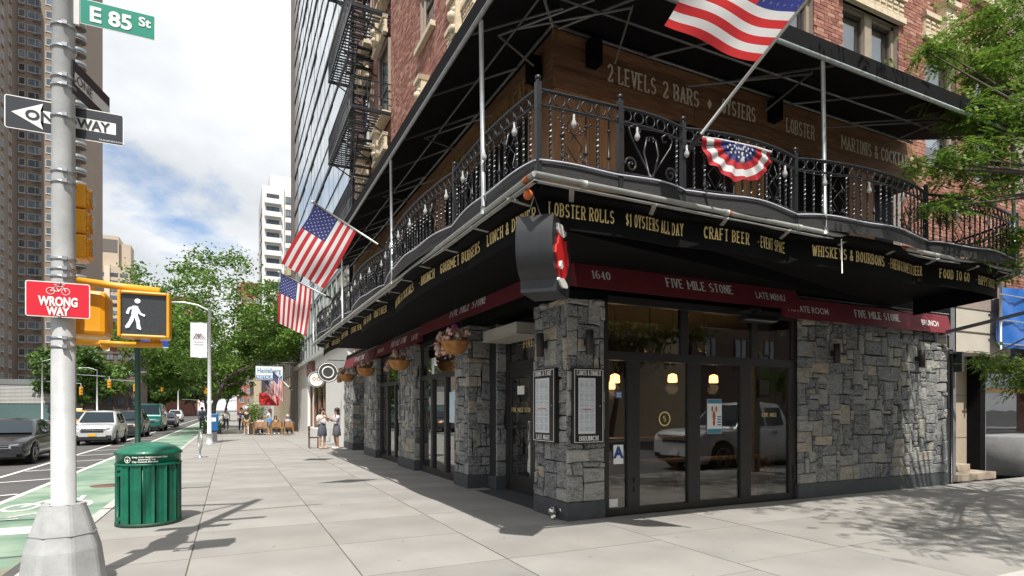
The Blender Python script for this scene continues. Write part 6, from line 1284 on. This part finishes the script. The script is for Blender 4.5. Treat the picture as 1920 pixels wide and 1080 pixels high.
# ---------------------------------------------------------------- buildings along the avenue
def window_mesh(w, h, fcol, gm_, ac=False, mull=True, d=.06):
    b = MB(); t_ = min(.08, w*.07); b.box(-w/2, -d, 0, w/2, 0, t_, 0).box(-w/2, -d, h-t_, w/2, 0, h, 0).box(-w/2, -d, t_, -w/2+t_, 0, h-t_, 0).box(w/2-t_, -d, t_, w/2, 0, h-t_, 0)
    if mull: b.box(-t_/2, -d, t_, t_/2, 0, h-t_, 0)
    b.box(-w/2+t_, -.02, t_, w/2-t_, -.005, h-t_, 1); b.box(-w/2-.05, -d-.05, -.09, w/2+.05, 0, 0, 0)
    if ac: b.box(-.38, -.22, -.5, .38, .0, -.12, 2)
    return b.mesh('window', [fcol, gm_, M('ac_grey', (.18, .17, .16), .7)])
pane_m = M('far_pane', (.10, .13, .16), .06, .0, var=.5, vs=.6, rnd=.6, spec=1.0); pane_b = M('far_pane_blue', (.32, .40, .46), .08, .3, var=.3, vs=.7, rnd=.4, spec=.9)
def face_windows(parent, wm, side, fixed, us, zs, skip=None):
    for z in zs:
        for u in us:
            if skip and skip(u, z): continue
            if side == 'S': inst(wm, 'window', parent, (u, fixed, z))
            elif side == 'E': inst(wm, 'window', parent, (fixed, u, z), (0, 0, R(90)))
            else: inst(wm, 'window', parent, (fixed, u, z), (0, 0, R(-90)))
whf = M('win_frame_white', (.55, .55, .53), .6); dkf = M('win_frame_dark', (.06, .055, .05), .6); alf = M('win_frame_alu', (.32, .33, .33), .5, .3)
# brown tower
bt_ = thing('apartment_tower', 'tall brown brick apartment tower at the left edge of the picture', 'building', (-40, 150, 0)); brw = M('tower_brown', (.235, .185, .145), .9, var=.08, vs=.4); brw2 = M('tower_beige', (.46, .385, .30), .9, var=.06, vs=.4)
MB().box(-60, 152.5, 0, -28.6, 175, 104).build('main_block', brw, bt_); MB().box(-60, 138, 0, -39.4, 152.5, 104).build('side_wing', brw, bt_); MB().box(-35.2, 150.9, 0, -28.6, 152.5, 92).build('front_bay', brw, bt_)
wmA = window_mesh(2.5, 1.5, whf, pane_m, True); wmB = window_mesh(1.1, 1.5, whf, pane_m, True, False); wmC = window_mesh(1.5, 1.5, whf, pane_m, True)
zs_ = [4.4 + 2.8*k for k in range(33)]; face_windows(bt_, wmA, 'S', 152.49, [onY(66, 0, 152.5).x], zs_); face_windows(bt_, wmB, 'S', 152.49, [onY(41, 0, 152.5).x], zs_); face_windows(bt_, wmC, 'E', -39.39, [143.2, 147.6], zs_); face_windows(bt_, wmA, 'S', 150.89, [-33.2], zs_)
bcm = MB(); bcm.lathe([(1.5, 0), (1.5, .2)], (0, 0, 0), 16, sx=1.0, sy=1.0).lathe([(1.48, .2), (1.48, 1.15), (1.42, 1.15), (1.42, .2)], (0, 0, 0), 16, 1); bcm = bcm.mesh('balcony', [M('balc_slab', (.17, .14, .12), .8), M('balc_glass', (.15, .18, .19), .4, spec=.4)])
for z in zs_: inst(bcm, 'balcony', bt_, (-29.0, 150.8, z-.8))
# louvred garage podium
ga = thing('garage', 'low grey garage with horizontal louvres in front of the brown tower', 'building', (-28, 112, 0)); MB().box(-42, 113.3, 0, -24.8, 120, 5.5).build('wall', M('garage_wall', (.10, .10, .10), .8), ga); sl = MB().box(-3.6, -.1, -.065, 3.6, .1, .065).mesh('louvre', M('louvre', (.60, .60, .58), .6, 0))
for k in range(14): inst(sl, 'louvre', ga, (-28.6, 113.2, 2.7+k*.21))
MB().box(-31.6, 113.0, 5.5, -24.8, 113.2, 6.3).build('parapet_rail', galv, ga); MB().box(-40, 113.05, 0, -25, 113.2, 2.5).build('shop_window', M('teal_glass', (.10, .16, .16), .2), ga)
# beige tower with penthouse
bg_ = thing('apartment_tower', 'beige apartment tower with chimney-like penthouse left of the trees', 'building', (-43, 272, 0)); MB().box(-50.8, 272.6, 0, -35.7, 300, 57.5).build('main_block', brw2, bg_); MB().box(-48.8, 277, 57.5, -40, 290, 70.5).box(-50.4, 275, 57.5, -47.8, 280, 74).box(-39.9, 279, 57.5, -36.2, 288, 68).build('penthouse', brw2, bg_)
MB().box(-45.5, 276.85, 64, -40.4, 277, 69).build('vent_grille', M('vent_dark', (.12, .11, .10), .7), bg_); wmD = window_mesh(2.6, 1.3, dkf, pane_m); face_windows(bg_, wmD, 'S', 272.58, [-48.6, -45.4, -40.9, -37.6], [3.5+2.95*k for k in range(18)])
MB().box(-44.0, 272.0, 0, -42.2, 272.6, 57.5).build('pilaster', M('tower_cream', (.62, .53, .42), .9), bg_)
# lower blocks behind the trees
def block(nm, lab, x0, y0, x1, y1, h, m, wm, us, zs, side='S', cat='building'):
    t = thing(nm, lab, cat, ((x0+x1)/2, y0, 0)); MB().box(x0, y0, 0, x1, y1, h).build('wall', m, t); MB().box(x0-.2, y0-.2, h, x1+.2, y1+.2, h+.35).build('cornice', m, t)
    face_windows(t, wm, side, y0-.01 if side == 'S' else (x1+.01 if side == 'E' else x0-.01), us, zs); return t
wmE = window_mesh(1.2, 1.7, dkf, pane_m, False); dkbr = M('dark_brown_wall', (.12, .085, .07), .9, var=.15, vs=.7); redw = M('red_wall', (.30, .105, .075), .9, var=.1, vs=.5)
block('brick_building', 'dark brown mid-rise behind the teal van', -27, 142, -17.5, 160, 13, dkbr, wmE, [-25.8+1.9*k for k in range(5)], [2.5+3.1*k for k in range(4)])
block('apartment_tower', 'pinkish red brick apartment tower behind the street trees', -22, 205, -10, 225, 36, M('pink_wall', (.34, .155, .12), .9, var=.1, vs=.5), window_mesh(1.5, 1.7, whf, pane_m), [-20.5+2.6*k for k in range(4)], [5+3.0*k for k in range(10)])
block('brick_building', 'reddish mid-rise at the end of the avenue left of the lamp pole', -25.5, 165, -19, 190, 22, redw, wmE, [-24.4+1.9*k for k in range(3)], [4+3.1*k for k in range(5)])
rt = block('apartment_tower', 'red brick tower with white balcony stripes far down the right side', 2.0, 205, 9.5, 225, 42, redw, window_mesh(1.3, 1.4, whf, pane_m), [3.2+2.2*k for k in range(3)], [4+2.9*k for k in range(12)])
for k in range(13): MB().box(1.4, 204.4, 6+2.9*k, 3.0, 205, 7.0+2.9*k).build('balcony', whf, rt)
# white tower
wt_ = thing('apartment_tower', 'white apartment tower with stacked balconies right of the trees', 'building', (9, 142, 0)); whm = M('tower_white', (.66, .66, .64), .8, var=.05, vs=.3); MB().box(6.4, 141.5, 0, 14, 160, 51.8).build('main_block', whm, wt_); MB().box(8.2, 146, 51.8, 13, 156, 56).build('penthouse', whm, wt_); MB().box(10.6, 140.9, 0, 10.9, 141.5, 51.8).build('fin', whm, wt_)
bwm = MB().box(-1.75, -1.3, 0, 1.75, 0, .22).box(-1.75, -1.3, .22, 1.75, -1.25, 1.1).box(-1.75, -1.3, .22, -1.7, 0, 1.1).mesh('balcony', whm); opm = window_mesh(2.6, 2.1, dkf, pane_m); w2 = window_mesh(1.7, 1.5, dkf, pane_m)
for k in range(17): z = 1.2+2.9*k; inst(bwm, 'balcony', wt_, (8.6, 141.5, z)); inst(opm, 'window', wt_, (8.6, 141.49, z+.35)); inst(w2, 'window', wt_, (12.1, 141.49, z+.8))
wside = window_mesh(1.4, 1.5, dkf, pane_m); face_windows(wt_, wside, 'W', 6.39, [143.5, 147, 150.5], [2+2.9*k for k in range(16)])
# glass tower
gt = thing('glass_tower', 'tall blue glass curtain wall tower beyond the brick building', 'building', (4.8, 26.3, 0)); GX = 4.78; mirror = M('curtain_glass', (.60, .67, .72), .08, .3, var=.05, spec=1.0, vs=.5, rnd=.08); band_ = M('spandrel', (.07, .075, .08), .4, .3)
MB().box(GX+.15, 26.3, 8.2, GX+14, 51, 80).build('core', M('core_dark', (.05, .06, .07), .5), gt); pm = MB().box(-.02, -.76, 0, .02, .76, 2.66).mesh('glass_panel', mirror); nb_ = 16; by_ = (51-26.3)/nb_
for k in range(12):
    z = 8.4+3.05*k; MB().box(GX-.07, 26.3, z-.12, GX+.15, 51, z+.06).build('floor_band', band_, gt); MB().box(GX-.06, 26.3, z+1.29, GX+.15, 51, z+1.315).build('transom', band_, gt)
    for j in range(nb_): inst(pm, 'glass_panel', gt, (GX, 26.3+by_*(j+.5), z+.13), (R(rng.uniform(-.25, .25)), R(rng.uniform(-.5, .5)), R(rng.uniform(-.35, .35))))
for j in range(0, nb_+1): MB().box(GX-.03, 26.3+by_*j-.012, 8.4, GX+.025, 26.3+by_*j+.012, 45).build('mullion', M('mullion_grey', (.22, .24, .26), .4, .5), gt)
MB().box(GX-.02, 26.3, 45, GX+.15, 51, 80).build('upper_glazing', mirror, gt); MB().box(GX-.3, 50.6, 8.0, GX+.2, 51.1, 80).build('corner_fin', M('fin_brown', (.10, .08, .07), .6), gt)
# lower glazed storey
sg_ = thing('storefront', 'white storefront with steel framed glazed storey below the glass tower', 'shop', (4.6, 26.3, 0)); wht = M('store_white', (.72, .71, .68), .7, var=.05, vs=1)
MB().box(4.62, 26.3, 0, 5.3, 32.6, 4.6).box(4.62, 40.8, 0, 5.3, 47, 4.6).box(4.62, 32.6, 3.5, 5.3, 40.8, 4.6).box(4.62, 32.6, 0, 5.3, 40.8, .5).build('white_wall', wht, sg_); MB().box(4.3, 26.3, 4.6, 5.4, 47, 4.85).build('ledge', M('ledge_grey', (.42, .42, .40), .7), sg_)
for k in range(4): MB().box(4.85, 32.7+k*2.03, .5, 4.9, 34.6+k*2.03, 3.5).build('shop_window', glass_av, sg_)
for k in range(5): MB().box(4.78, 32.6+k*2.03, .5, 4.95, 32.75+k*2.03, 3.5).build('window_post', M('post_brown', (.18, .10, .06), .6), sg_)
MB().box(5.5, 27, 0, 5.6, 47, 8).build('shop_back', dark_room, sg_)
gpm = MB().box(-.01, -.72, 0, .01, .72, 1.5).mesh('glass_pane', glass('green_glass', (.3, .4, .36), 2.0))
for j in range(14):
    for k in range(2): inst(gpm, 'glass_pane', sg_, (4.7, 27.1+1.48*j, 4.9+1.62*k))
for j in range(15): MB().box(4.62, 26.32+1.48*j, 4.85, 4.72, 26.40+1.48*j, 8.2).build('steel_mullion', M('steel_pale', (.40, .42, .42), .5, .4), sg_)
for z in (6.42, 8.12): MB().box(4.62, 26.3, z, 4.72, 47, z+.08).build('steel_rail', MATS['steel_pale'], sg_)
for k, (x, y, z, r_, m_, lab) in enumerate(((3.72, 29.4, 3.1, .38, white_paint, 'round white projecting shop sign'), (3.9, 26.9, 3.30, .45, M('dark_round', (.05, .05, .05), .5), 'round dark projecting shop sign with pale ring'))):
    t = thing('projecting_sign', lab, 'sign', (x, y, z-r_), 'round projecting shop signs'); MB().tube([(x, y-.04, z), (x, y+.04, z)], r_, 28).build('disc', m_, t); MB().torus((x, y-.045, z), r_*.9, .02, n=24, k=4).build('ring', black_metal if k == 0 else white_paint, t); MB().tube([(x, y, z+r_), (x, y, z+r_+.1), (4.7, y, z+r_+.1)], .02, 6).build('bracket', black_metal, t)
    if k == 0: [MB().torus((x+q, y-.045, z+.03), .07, .018, n=16, k=4).build('round_emblem', MATS['amber_letter'], t) for q in (-.1, .1)]
    else: MB().torus((x, y-.045, z), .24, .03, n=20, k=4).build('inner_ring', white_paint, t)
tag(MB().box(4.4, 37.0, 3.75, 4.6, 39.5, 4.5).build('wall_sign', M('sign_brown', (.16, .07, .05), .6)), 'brown wall sign above the white storefront window', 'sign')
# buildings farther along
tanm = M('tan_wall', (.46, .37, .26), .9, var=.08, vs=.6); wtan = window_mesh(1.1, 1.9, dkf, pane_m, False)
t = thing('tan_building', 'tan stone row building beyond the glass tower', 'building', (4.6, 51.2, 0)); MB().box(4.6, 51.2, 0, 18, 74, 13.2).build('wall', tanm, t); MB().box(4.2, 51.2, 12.7, 18, 74.2, 13.5).build('cornice', tanm, t); face_windows(t, wtan, 'W', 4.59, [52.6+2.2*k for k in range(10)], [4.5+2.8*k for k in range(3)])
MB().box(4.45, 47, 0, 6, 51.2, 8.2).build('link_wall', M('grey_brick', (.24, .21, .18), .9, var=.2), t)
t = thing('grey_row_building', 'pale grey row building farther down the right side', 'building', (4.6, 74.5, 0)); MB().box(4.3, 74.5, 0, 18, 100, 9.8).build('wall', M('row_grey', (.45, .45, .44), .9, var=.1), t); face_windows(t, wtan, 'W', 4.29, [76+2.4*k for k in range(9)], [4.2, 7.0])
t = thing('row_building', 'tan low building at the far end of the right sidewalk', 'building', (3.5, 102, 0)); MB().box(3.4, 102, 0, 18, 125, 8.5).build('wall', M('row_tan', (.48, .39, .28), .9, var=.1), t); face_windows(t, wtan, 'W', 3.39, [104+2.4*k for k in range(8)], [4.2])
# opposite corner buildings, behind the camera, mirrored in the glass
for k, (lab, x0, y0, x1, y1, h, m_) in enumerate((('tan brick building across 85th street behind the camera', 1, -26, 26, -13.5, 13, tanm), ('dark brick building across 85th street farther east', 26.5, -26, 48, -13.5, 16, dkbr))):
    t = thing('brick_building', lab, 'building', ((x0+x1)/2, y1, 0)); MB().box(x0, y0, 0, x1, y1, h).build('wall', m_, t)
    for z in [4.5+3.1*q for q in range(3)]:
        for x in [x0+1.5+2.7*q for q in range(int((x1-x0-2)/2.7))]: inst(wtan, 'window', t, (x, y1+.01, z), (0, 0, R(180)))
t = thing('brick_building', 'brick building across the avenue left of the picture', 'building', (-36, 40, 0)); MB().box(-48, 14, 0, -30.2, 100, 15).build('wall', dkbr, t); face_windows(t, wtan, 'E', -30.19, [17+3.6*k for k in range(20)], [4.5+3.1*k for k in range(3)])

# ---------------------------------------------------------------- sidewalk restaurant dressing
t = thing('restaurant_sign', 'white and blue hanging sign reading Heidelberg RESTAURANT over the sidewalk', 'sign', (2.2, 41.2, 3.5)); p0, p1 = onY(479, 712, 41.2), onY(530, 687, 41.2)
MB().box(p0.x, 41.15, p0.z, p1.x, 41.25, p1.z).build('board', M('sign_pale', (.68, .72, .72), .5), t); MB().box(p0.x+.04, 41.14, p0.z+.04, p1.x-.04, 41.149, p0.z+.30).build('blue_strip', M('strip_blue', (.04, .16, .34), .5), t)
put_text('lettering', sans_text('Heidelberg', .30, 1.0, .006), ((p0.x+p1.x)/2, 41.147, p0.z+.46), (1,0,0), vup, MATS['strip_blue'], t, center=True, fit=(p1.x-p0.x)*.86); put_text('lettering', sans_text('RESTAURANT', .18, 1.0, .004), ((p0.x+p1.x)/2, 41.138, p0.z+.09), (1,0,0), vup, white_paint, t, center=True, fit=(p1.x-p0.x)*.86)
MB().box(p0.x-.04, 41.13, p0.z-.04, p0.x, 41.27, p1.z+.04).box(p1.x, 41.13, p0.z-.04, p1.x+.04, 41.27, p1.z+.04).box(p0.x-.04, 41.13, p1.z, p1.x+.04, 41.27, p1.z+.04).box(p0.x-.04, 41.13, p0.z-.04, p1.x+.04, 41.27, p0.z).build('frame', black_metal, t); MB().tube([(p0.x-.2, 41.2, p1.z+.25), (4.7, 41.2, p1.z+.25)], .03, 6).tube([(p0.x+.2, 41.2, p1.z), (p0.x+.2, 41.2, p1.z+.25)], .02, 6).tube([(p1.x-.2, 41.2, p1.z), (p1.x-.2, 41.2, p1.z+.25)], .02, 6).build('bracket', black_metal, t)
t = thing('red_awning', 'small bright red awning over the sidewalk restaurant entrance', 'awning', (2.6, 44, 2.2)); p0, p1 = onY(488, 760, 44), onY(523, 749, 44); MB().prism([(p0.x, 43.9, p0.z), (p0.x, 43.9, p1.z), (p0.x, 46, p1.z+.5), (p0.x, 46, p0.z)], (p1.x-p0.x, 0, 0)).build('canvas', M('awning_red', (.50, .015, .02), .7), t)
t = thing('market_umbrella', 'beige flat canopy beside the red awning', 'awning', (.9, 45, 2.1)); p0, p1 = onY(455, 765, 45), onY(490, 756, 45); MB().add([(p0.x, 44.6, p0.z), (p1.x, 44.6, p1.z), (p1.x, 49, p1.z+.2), (p0.x, 49, p0.z+.2), (p0.x, 44.6, p0.z-.12), (p1.x, 44.6, p1.z-.12)], [(0,1,2,3), (0,4,5,1)]).build('canvas', M('canvas_beige', (.55, .51, .44), .8), t); MB().tube([(p0.x+.1, 44.7, 0), (p0.x+.1, 44.7, p0.z)], .03, 6).tube([(p1.x-.1, 44.7, 0), (p1.x-.1, 44.7, p1.z)], .03, 6).build('post', white_paint, t)
f3 = flag('small american flag by the hanging restaurant sign far down the sidewalk', (3.35, 38.2, 2.9), (2.3, 38.3, 4.0), .98, .45, (.05, .1, -1.3), .08, .03, ph=.9)
f3['group'] = 'flags at the sidewalk restaurant'
f4 = flag('second small american flag just behind the first by the red awning', (3.2, 43.2, 2.6), (2.0, 43.3, 4.0), .98, .45, (.3, .1, -1.3), .08, .03, ph=2.9); f4['group'] = 'flags at the sidewalk restaurant'

# ---------------------------------------------------------------- trees and plants
def leaf_mat(name, c1, c2, trans=.3):
    m = M(name, c1, .5, var=.15, vs=2, ramp=[(0, c1), (.5, tuple((a+b)/2 for a, b in zip(c1, c2))), (1, c2)], spec=.35); nt = m.node_tree; b_ = nt.nodes['Principled BSDF']; tr = nt.nodes.new('ShaderNodeBsdfTranslucent'); mx = nt.nodes.new('ShaderNodeMixShader'); mx.inputs[0].default_value = trans
    l_ = b_.inputs['Base Color'].links[0].from_socket; nt.links.new(l_, tr.inputs[0]); nt.links.new(b_.outputs[0], mx.inputs[1]); nt.links.new(tr.outputs[0], mx.inputs[2]); nt.links.new(mx.outputs[0], nt.nodes['Material Output'].inputs[0]); return m
leafA = leaf_mat('leaf_a', (.06, .145, .02), (.17, .27, .045)); leafB = leaf_mat('leaf_b', (.045, .105, .02), (.11, .19, .035)); leafN = leaf_mat('leaf_near', (.07, .16, .02), (.22, .33, .05), .4)
bark = M('bark', (.075, .06, .048), .9, var=.3, vs=8, bump=.6, bs=20, stretch=(1, 1, .3))
def leaf_obj(C, size, rs, mat, parent, asp=.55, flat=.6):
    """C: (n,3) world centres; one small two-triangle leaf at each"""
    n = len(C); a = rs.normal(size=(n, 3)); a[:, 2] *= flat; a /= np.linalg.norm(a, axis=1)[:, None]; b = rs.normal(size=(n, 3)); b -= (b*a).sum(1)[:, None]*a; b /= np.linalg.norm(b, axis=1)[:, None]; s = size*rs.uniform(.6, 1.3, (n, 1))
    nrm = np.cross(a, b); V = np.stack([C - a*s, C + b*s*asp + nrm*s*.15, C + a*s, C - b*s*asp + nrm*s*.15], 1).reshape(-1, 3) - np.array(rootloc(parent))
    me = bpy.data.meshes.new('crown'); me.vertices.add(4*n); me.vertices.foreach_set('co', V.ravel()); me.loops.add(4*n); me.loops.foreach_set('vertex_index', np.arange(4*n)); me.polygons.add(n); me.polygons.foreach_set('loop_start', np.arange(n)*4); me.polygons.foreach_set('loop_total', np.full(n, 4)); me.update(calc_edges=True); me.validate(); me.materials.append(mat)
    o = bpy.data.objects.new('crown', me); COL.objects.link(o); o.parent = parent; return o
def tree(label, x, y, h, cr, nleaf, ls, seed, mat, group='street trees', lean=(0, 0), base=.34, trunk_r=.17):
    rs = np.random.RandomState(seed); q = random.Random(seed); t = thing('tree', label, 'tree', (x, y, 0), group); w = MB(); tips = []
    def grow(p, d, l, r, lev):
        n = 4; pts = [p.copy()]; rr_ = [r]; dd = d.copy()
        for i in range(n):
            dd = (dd + Vector((q.gauss(0, .12), q.gauss(0, .12), q.gauss(.03, .08)))).normalized(); pts.append(pts[-1] + dd*l/n); rr_.append(r*(1-.42*(i+1)/n))
        w.tube(pts, rr_, 8 if lev < 2 else 5, cap=False)
        if lev >= 4 or r < .012: tips.append(pts[-1]); return
        if lev >= 2: tips.append(pts[2]); tips.append(pts[-1])
        for k in range(q.choice((2, 3, 3)) if lev else 4):
            az = q.uniform(0, 6.28); sp = q.uniform(.45, .95); e = dd.orthogonal().normalized(); f_ = dd.cross(e); nd = (dd*math.cos(sp) + (e*math.cos(az) + f_*math.sin(az))*math.sin(sp)); nd.z = nd.z*.75 + .1; grow(pts[-1] if k < 2 else pts[-2], nd.normalized(), l*q.uniform(.62, .85), rr_[-1]*.72, lev+1)
    grow(Vector((x, y, -.05)), Vector((lean[0], lean[1], 1)).normalized(), h*base, trunk_r, 0); 
    P = np.array([tuple(v) for v in tips]); c0 = np.array([x+lean[0]*h*.4, y+lean[1]*h*.4, h*.66]); D = (P-c0)/np.array([cr, cr, h*.36]); r_ = np.linalg.norm(D, axis=1); P = c0 + D/np.maximum(1, r_)[:, None]*np.array([cr, cr, h*.36])
    extra = rs.normal(size=(len(P)//2+20, 3)); extra /= np.linalg.norm(extra, axis=1)[:, None]; P = np.vstack([P, c0 + extra*rs.uniform(.55, 1.0, (len(extra), 1))*np.array([cr, cr, h*.36])])
    idx = rs.randint(0, len(P), nleaf); C = P[idx] + rs.normal(size=(nleaf, 3))*np.array([.36, .36, .20])*cr/4.5
    w.build('trunk', bark, t); leaf_obj(C, ls, rs, mat, t); return t
tree('large leafy street tree behind the lamp pole with the banner', -1.15, 45, 12.4, 5.6, 30000, .118, 3, leafA, trunk_r=.2)
tree('second leafy street tree behind the large one, leaning over the avenue', -1.3, 58, 11.0, 5.6, 22000, .16, 8, leafA, lean=(-.55, 0))
tree('dark green tree far across the avenue above the teal van', -23.8, 128, 7.5, 3.2, 7000, .22, 14, leafB)
tree('bright green tree across the avenue behind the teal van', -22.5, 112, 12.0, 5.5, 9000, .32, 21, leafB)
tree('round green tree at the far end of the avenue, left kerb', -24, 140, 11, 6, 6000, .42, 25, leafA)
tree('far green tree on the right sidewalk beyond the pedestrians', -.8, 92, 9.5, 4.0, 7000, .28, 31, leafA)
tree('far green tree closing the view at the end of the avenue', -9, 190, 12, 9, 6000, .6, 37, leafA)
tree('far green tree left of the one closing the avenue', -17, 175, 11, 8, 5000, .55, 41, leafB)
# side street trees (behind the camera, mirrored in the panes) and the big one on the right
tree('street tree across 85th street behind the camera', 9, -11.8, 10.5, 4.5, 9000, .2, 55, leafB, 'side street trees')
tree('second street tree across 85th street behind the camera', 19, -11.8, 11, 5, 9000, .2, 56, leafB, 'side street trees')
def locust():
    rs = np.random.RandomState(5); q = random.Random(5); x, y = 12.6, 3.75
    t = thing('tree', 'honey locust with feathery leaves reaching in from the right edge', 'tree', (x, y, 0), 'side street trees'); w = MB(); w.tube([(x, y, -.05), (x+.05, y, 1.5), (x-.05, y+.05, 3.2), (x, y, 4.6), (x+.1, y, 7.5)], [.17, .15, .13, .11, .05], 10)
    cl = [(1865, 40, 9.6, .75, 210), (1905, 90, 9.8, .7, 170), (1880, 150, 9.4, .6, 170), (1830, 120, 9.2, .35, 60), (1765, 95, 9.0, .26, 36), (1735, 95, 8.8, .16, 14), (1835, 215, 9.0, .45, 110), (1885, 240, 9.3, .55, 150), (1800, 225, 8.8, .26, 40), (1805, 295, 8.6, .38, 70), (1755, 305, 8.3, .22, 30), (1720, 312, 8.1, .12, 10), (1860, 300, 9.0, .4, 80), (1770, 385, 8.5, .3, 46), (1735, 392, 8.2, .14, 12), (1830, 372, 8.9, .34, 54), (1895, 330, 9.2, .35, 60), (1900, 440, 9.2, .3, 40), (1850, 480, 9.3, .32, 44), (1885, 500, 9.4, .3, 40), (1890, 690, 9.9, .34, 70), (1850, 670, 9.7, .16, 18), (1910, 720, 10, .25, 40)]
    fr_ = []; root = Vector((x, y, 4.4))
    for px, py, d, r_, n in cl:
        c = at(px, py, d); st = root if c.z > 4 else Vector((x, y, 3.0)); mid = st.lerp(c, .5) + Vector((0, 0, .35)); w.tube([st, mid, c], [.05, .028, .008], 6, cap=False)
        for k in range(int(n*1.6)): g = Vector((q.gauss(0, .55), q.gauss(0, .55), q.gauss(0, .34))); fr_.append(c + g*r_)
        for k in range(5): e = c + Vector((q.gauss(0, .6), q.gauss(0, .6), q.gauss(0, .35)))*r_; w.tube([c, e], [.008, .003], 4, cap=False)
    for k in range(34):
        c = Vector((q.uniform(6.8, 15.5), q.uniform(-.9, 3.4), q.uniform(4.6, 9.0))); w.tube([root, root.lerp(c, .5)+Vector((0, 0, .4)), c], [.05, .03, .008], 5, cap=False)
        for j in range(120): fr_.append(c + Vector((q.gauss(0, .55), q.gauss(0, .55), q.gauss(0, .32)))*1.1)
    C = []; A = []
    for p in fr_:
        d = Vector((q.gauss(0, 1), q.gauss(0, 1), q.gauss(-.25, .45))).normalized(); s = d.cross(Vector((0, 0, 1))).normalized(); L_ = q.uniform(.16, .26)
        for k in range(9):
            for sg in (-1, 1): u = (k+.5)/9; C.append(p + d*(u*L_) + s*sg*.038 + Vector((0, 0, -.05*u*u))); A.append(((s*sg*.85 + d*.4).normalized(), d))
    Ca = np.array([tuple(v) for v in C]); a = np.array([tuple(v[0]) for v in A]); b = np.array([tuple(v[1]) for v in A]); b[:, 2] += rs.normal(0, .5, len(b)); n = len(Ca); V = np.stack([Ca-a*.030, Ca+b*.0125, Ca+a*.030, Ca-b*.0125], 1).reshape(-1, 3) - np.array([x, y, 0])
    w.build('trunk', bark, t); me = bpy.data.meshes.new('crown'); me.vertices.add(4*n); me.vertices.foreach_set('co', V.ravel()); me.loops.add(4*n); me.loops.foreach_set('vertex_index', np.arange(4*n)); me.polygons.add(n); me.polygons.foreach_set('loop_start', np.arange(n)*4); me.polygons.foreach_set('loop_total', np.full(n, 4)); me.update(calc_edges=True); me.materials.append(leafN)
    o = bpy.data.objects.new('crown', me); COL.objects.link(o); o.parent = t
locust()
# planter and shrub by the cafe
rs = np.random.RandomState(77)
t = thing('planter', 'dark planter with bright green shrub at the sidewalk cafe', 'planter', (1.35, 42.3, 0)); MB().box(1.05, 42.0, 0, 1.65, 42.6, .75).build('tub', M('tub_dark', (.04, .045, .045), .7), t, bevel=.02); leaf_obj(np.array([1.4, 42.3, 1.35]) + rs.normal(size=(1400, 3))*np.array([.32, .32, .32]), .06, rs, leafA, t); t.children[-1].name = 'shrub'
t = thing('planter', 'low shrub bed around the base of the large street tree', 'planter', (-1.15, 45.5, 0)); MB().box(-1.7, 44.8, 0, -.6, 47.2, .3).build('edging', M('tub_dark2', (.07, .065, .06), .8), t); leaf_obj(np.array([-1.15, 46, .5]) + rs.normal(size=(1200, 3))*np.array([.3, .6, .18]), .07, rs, leafB, t)
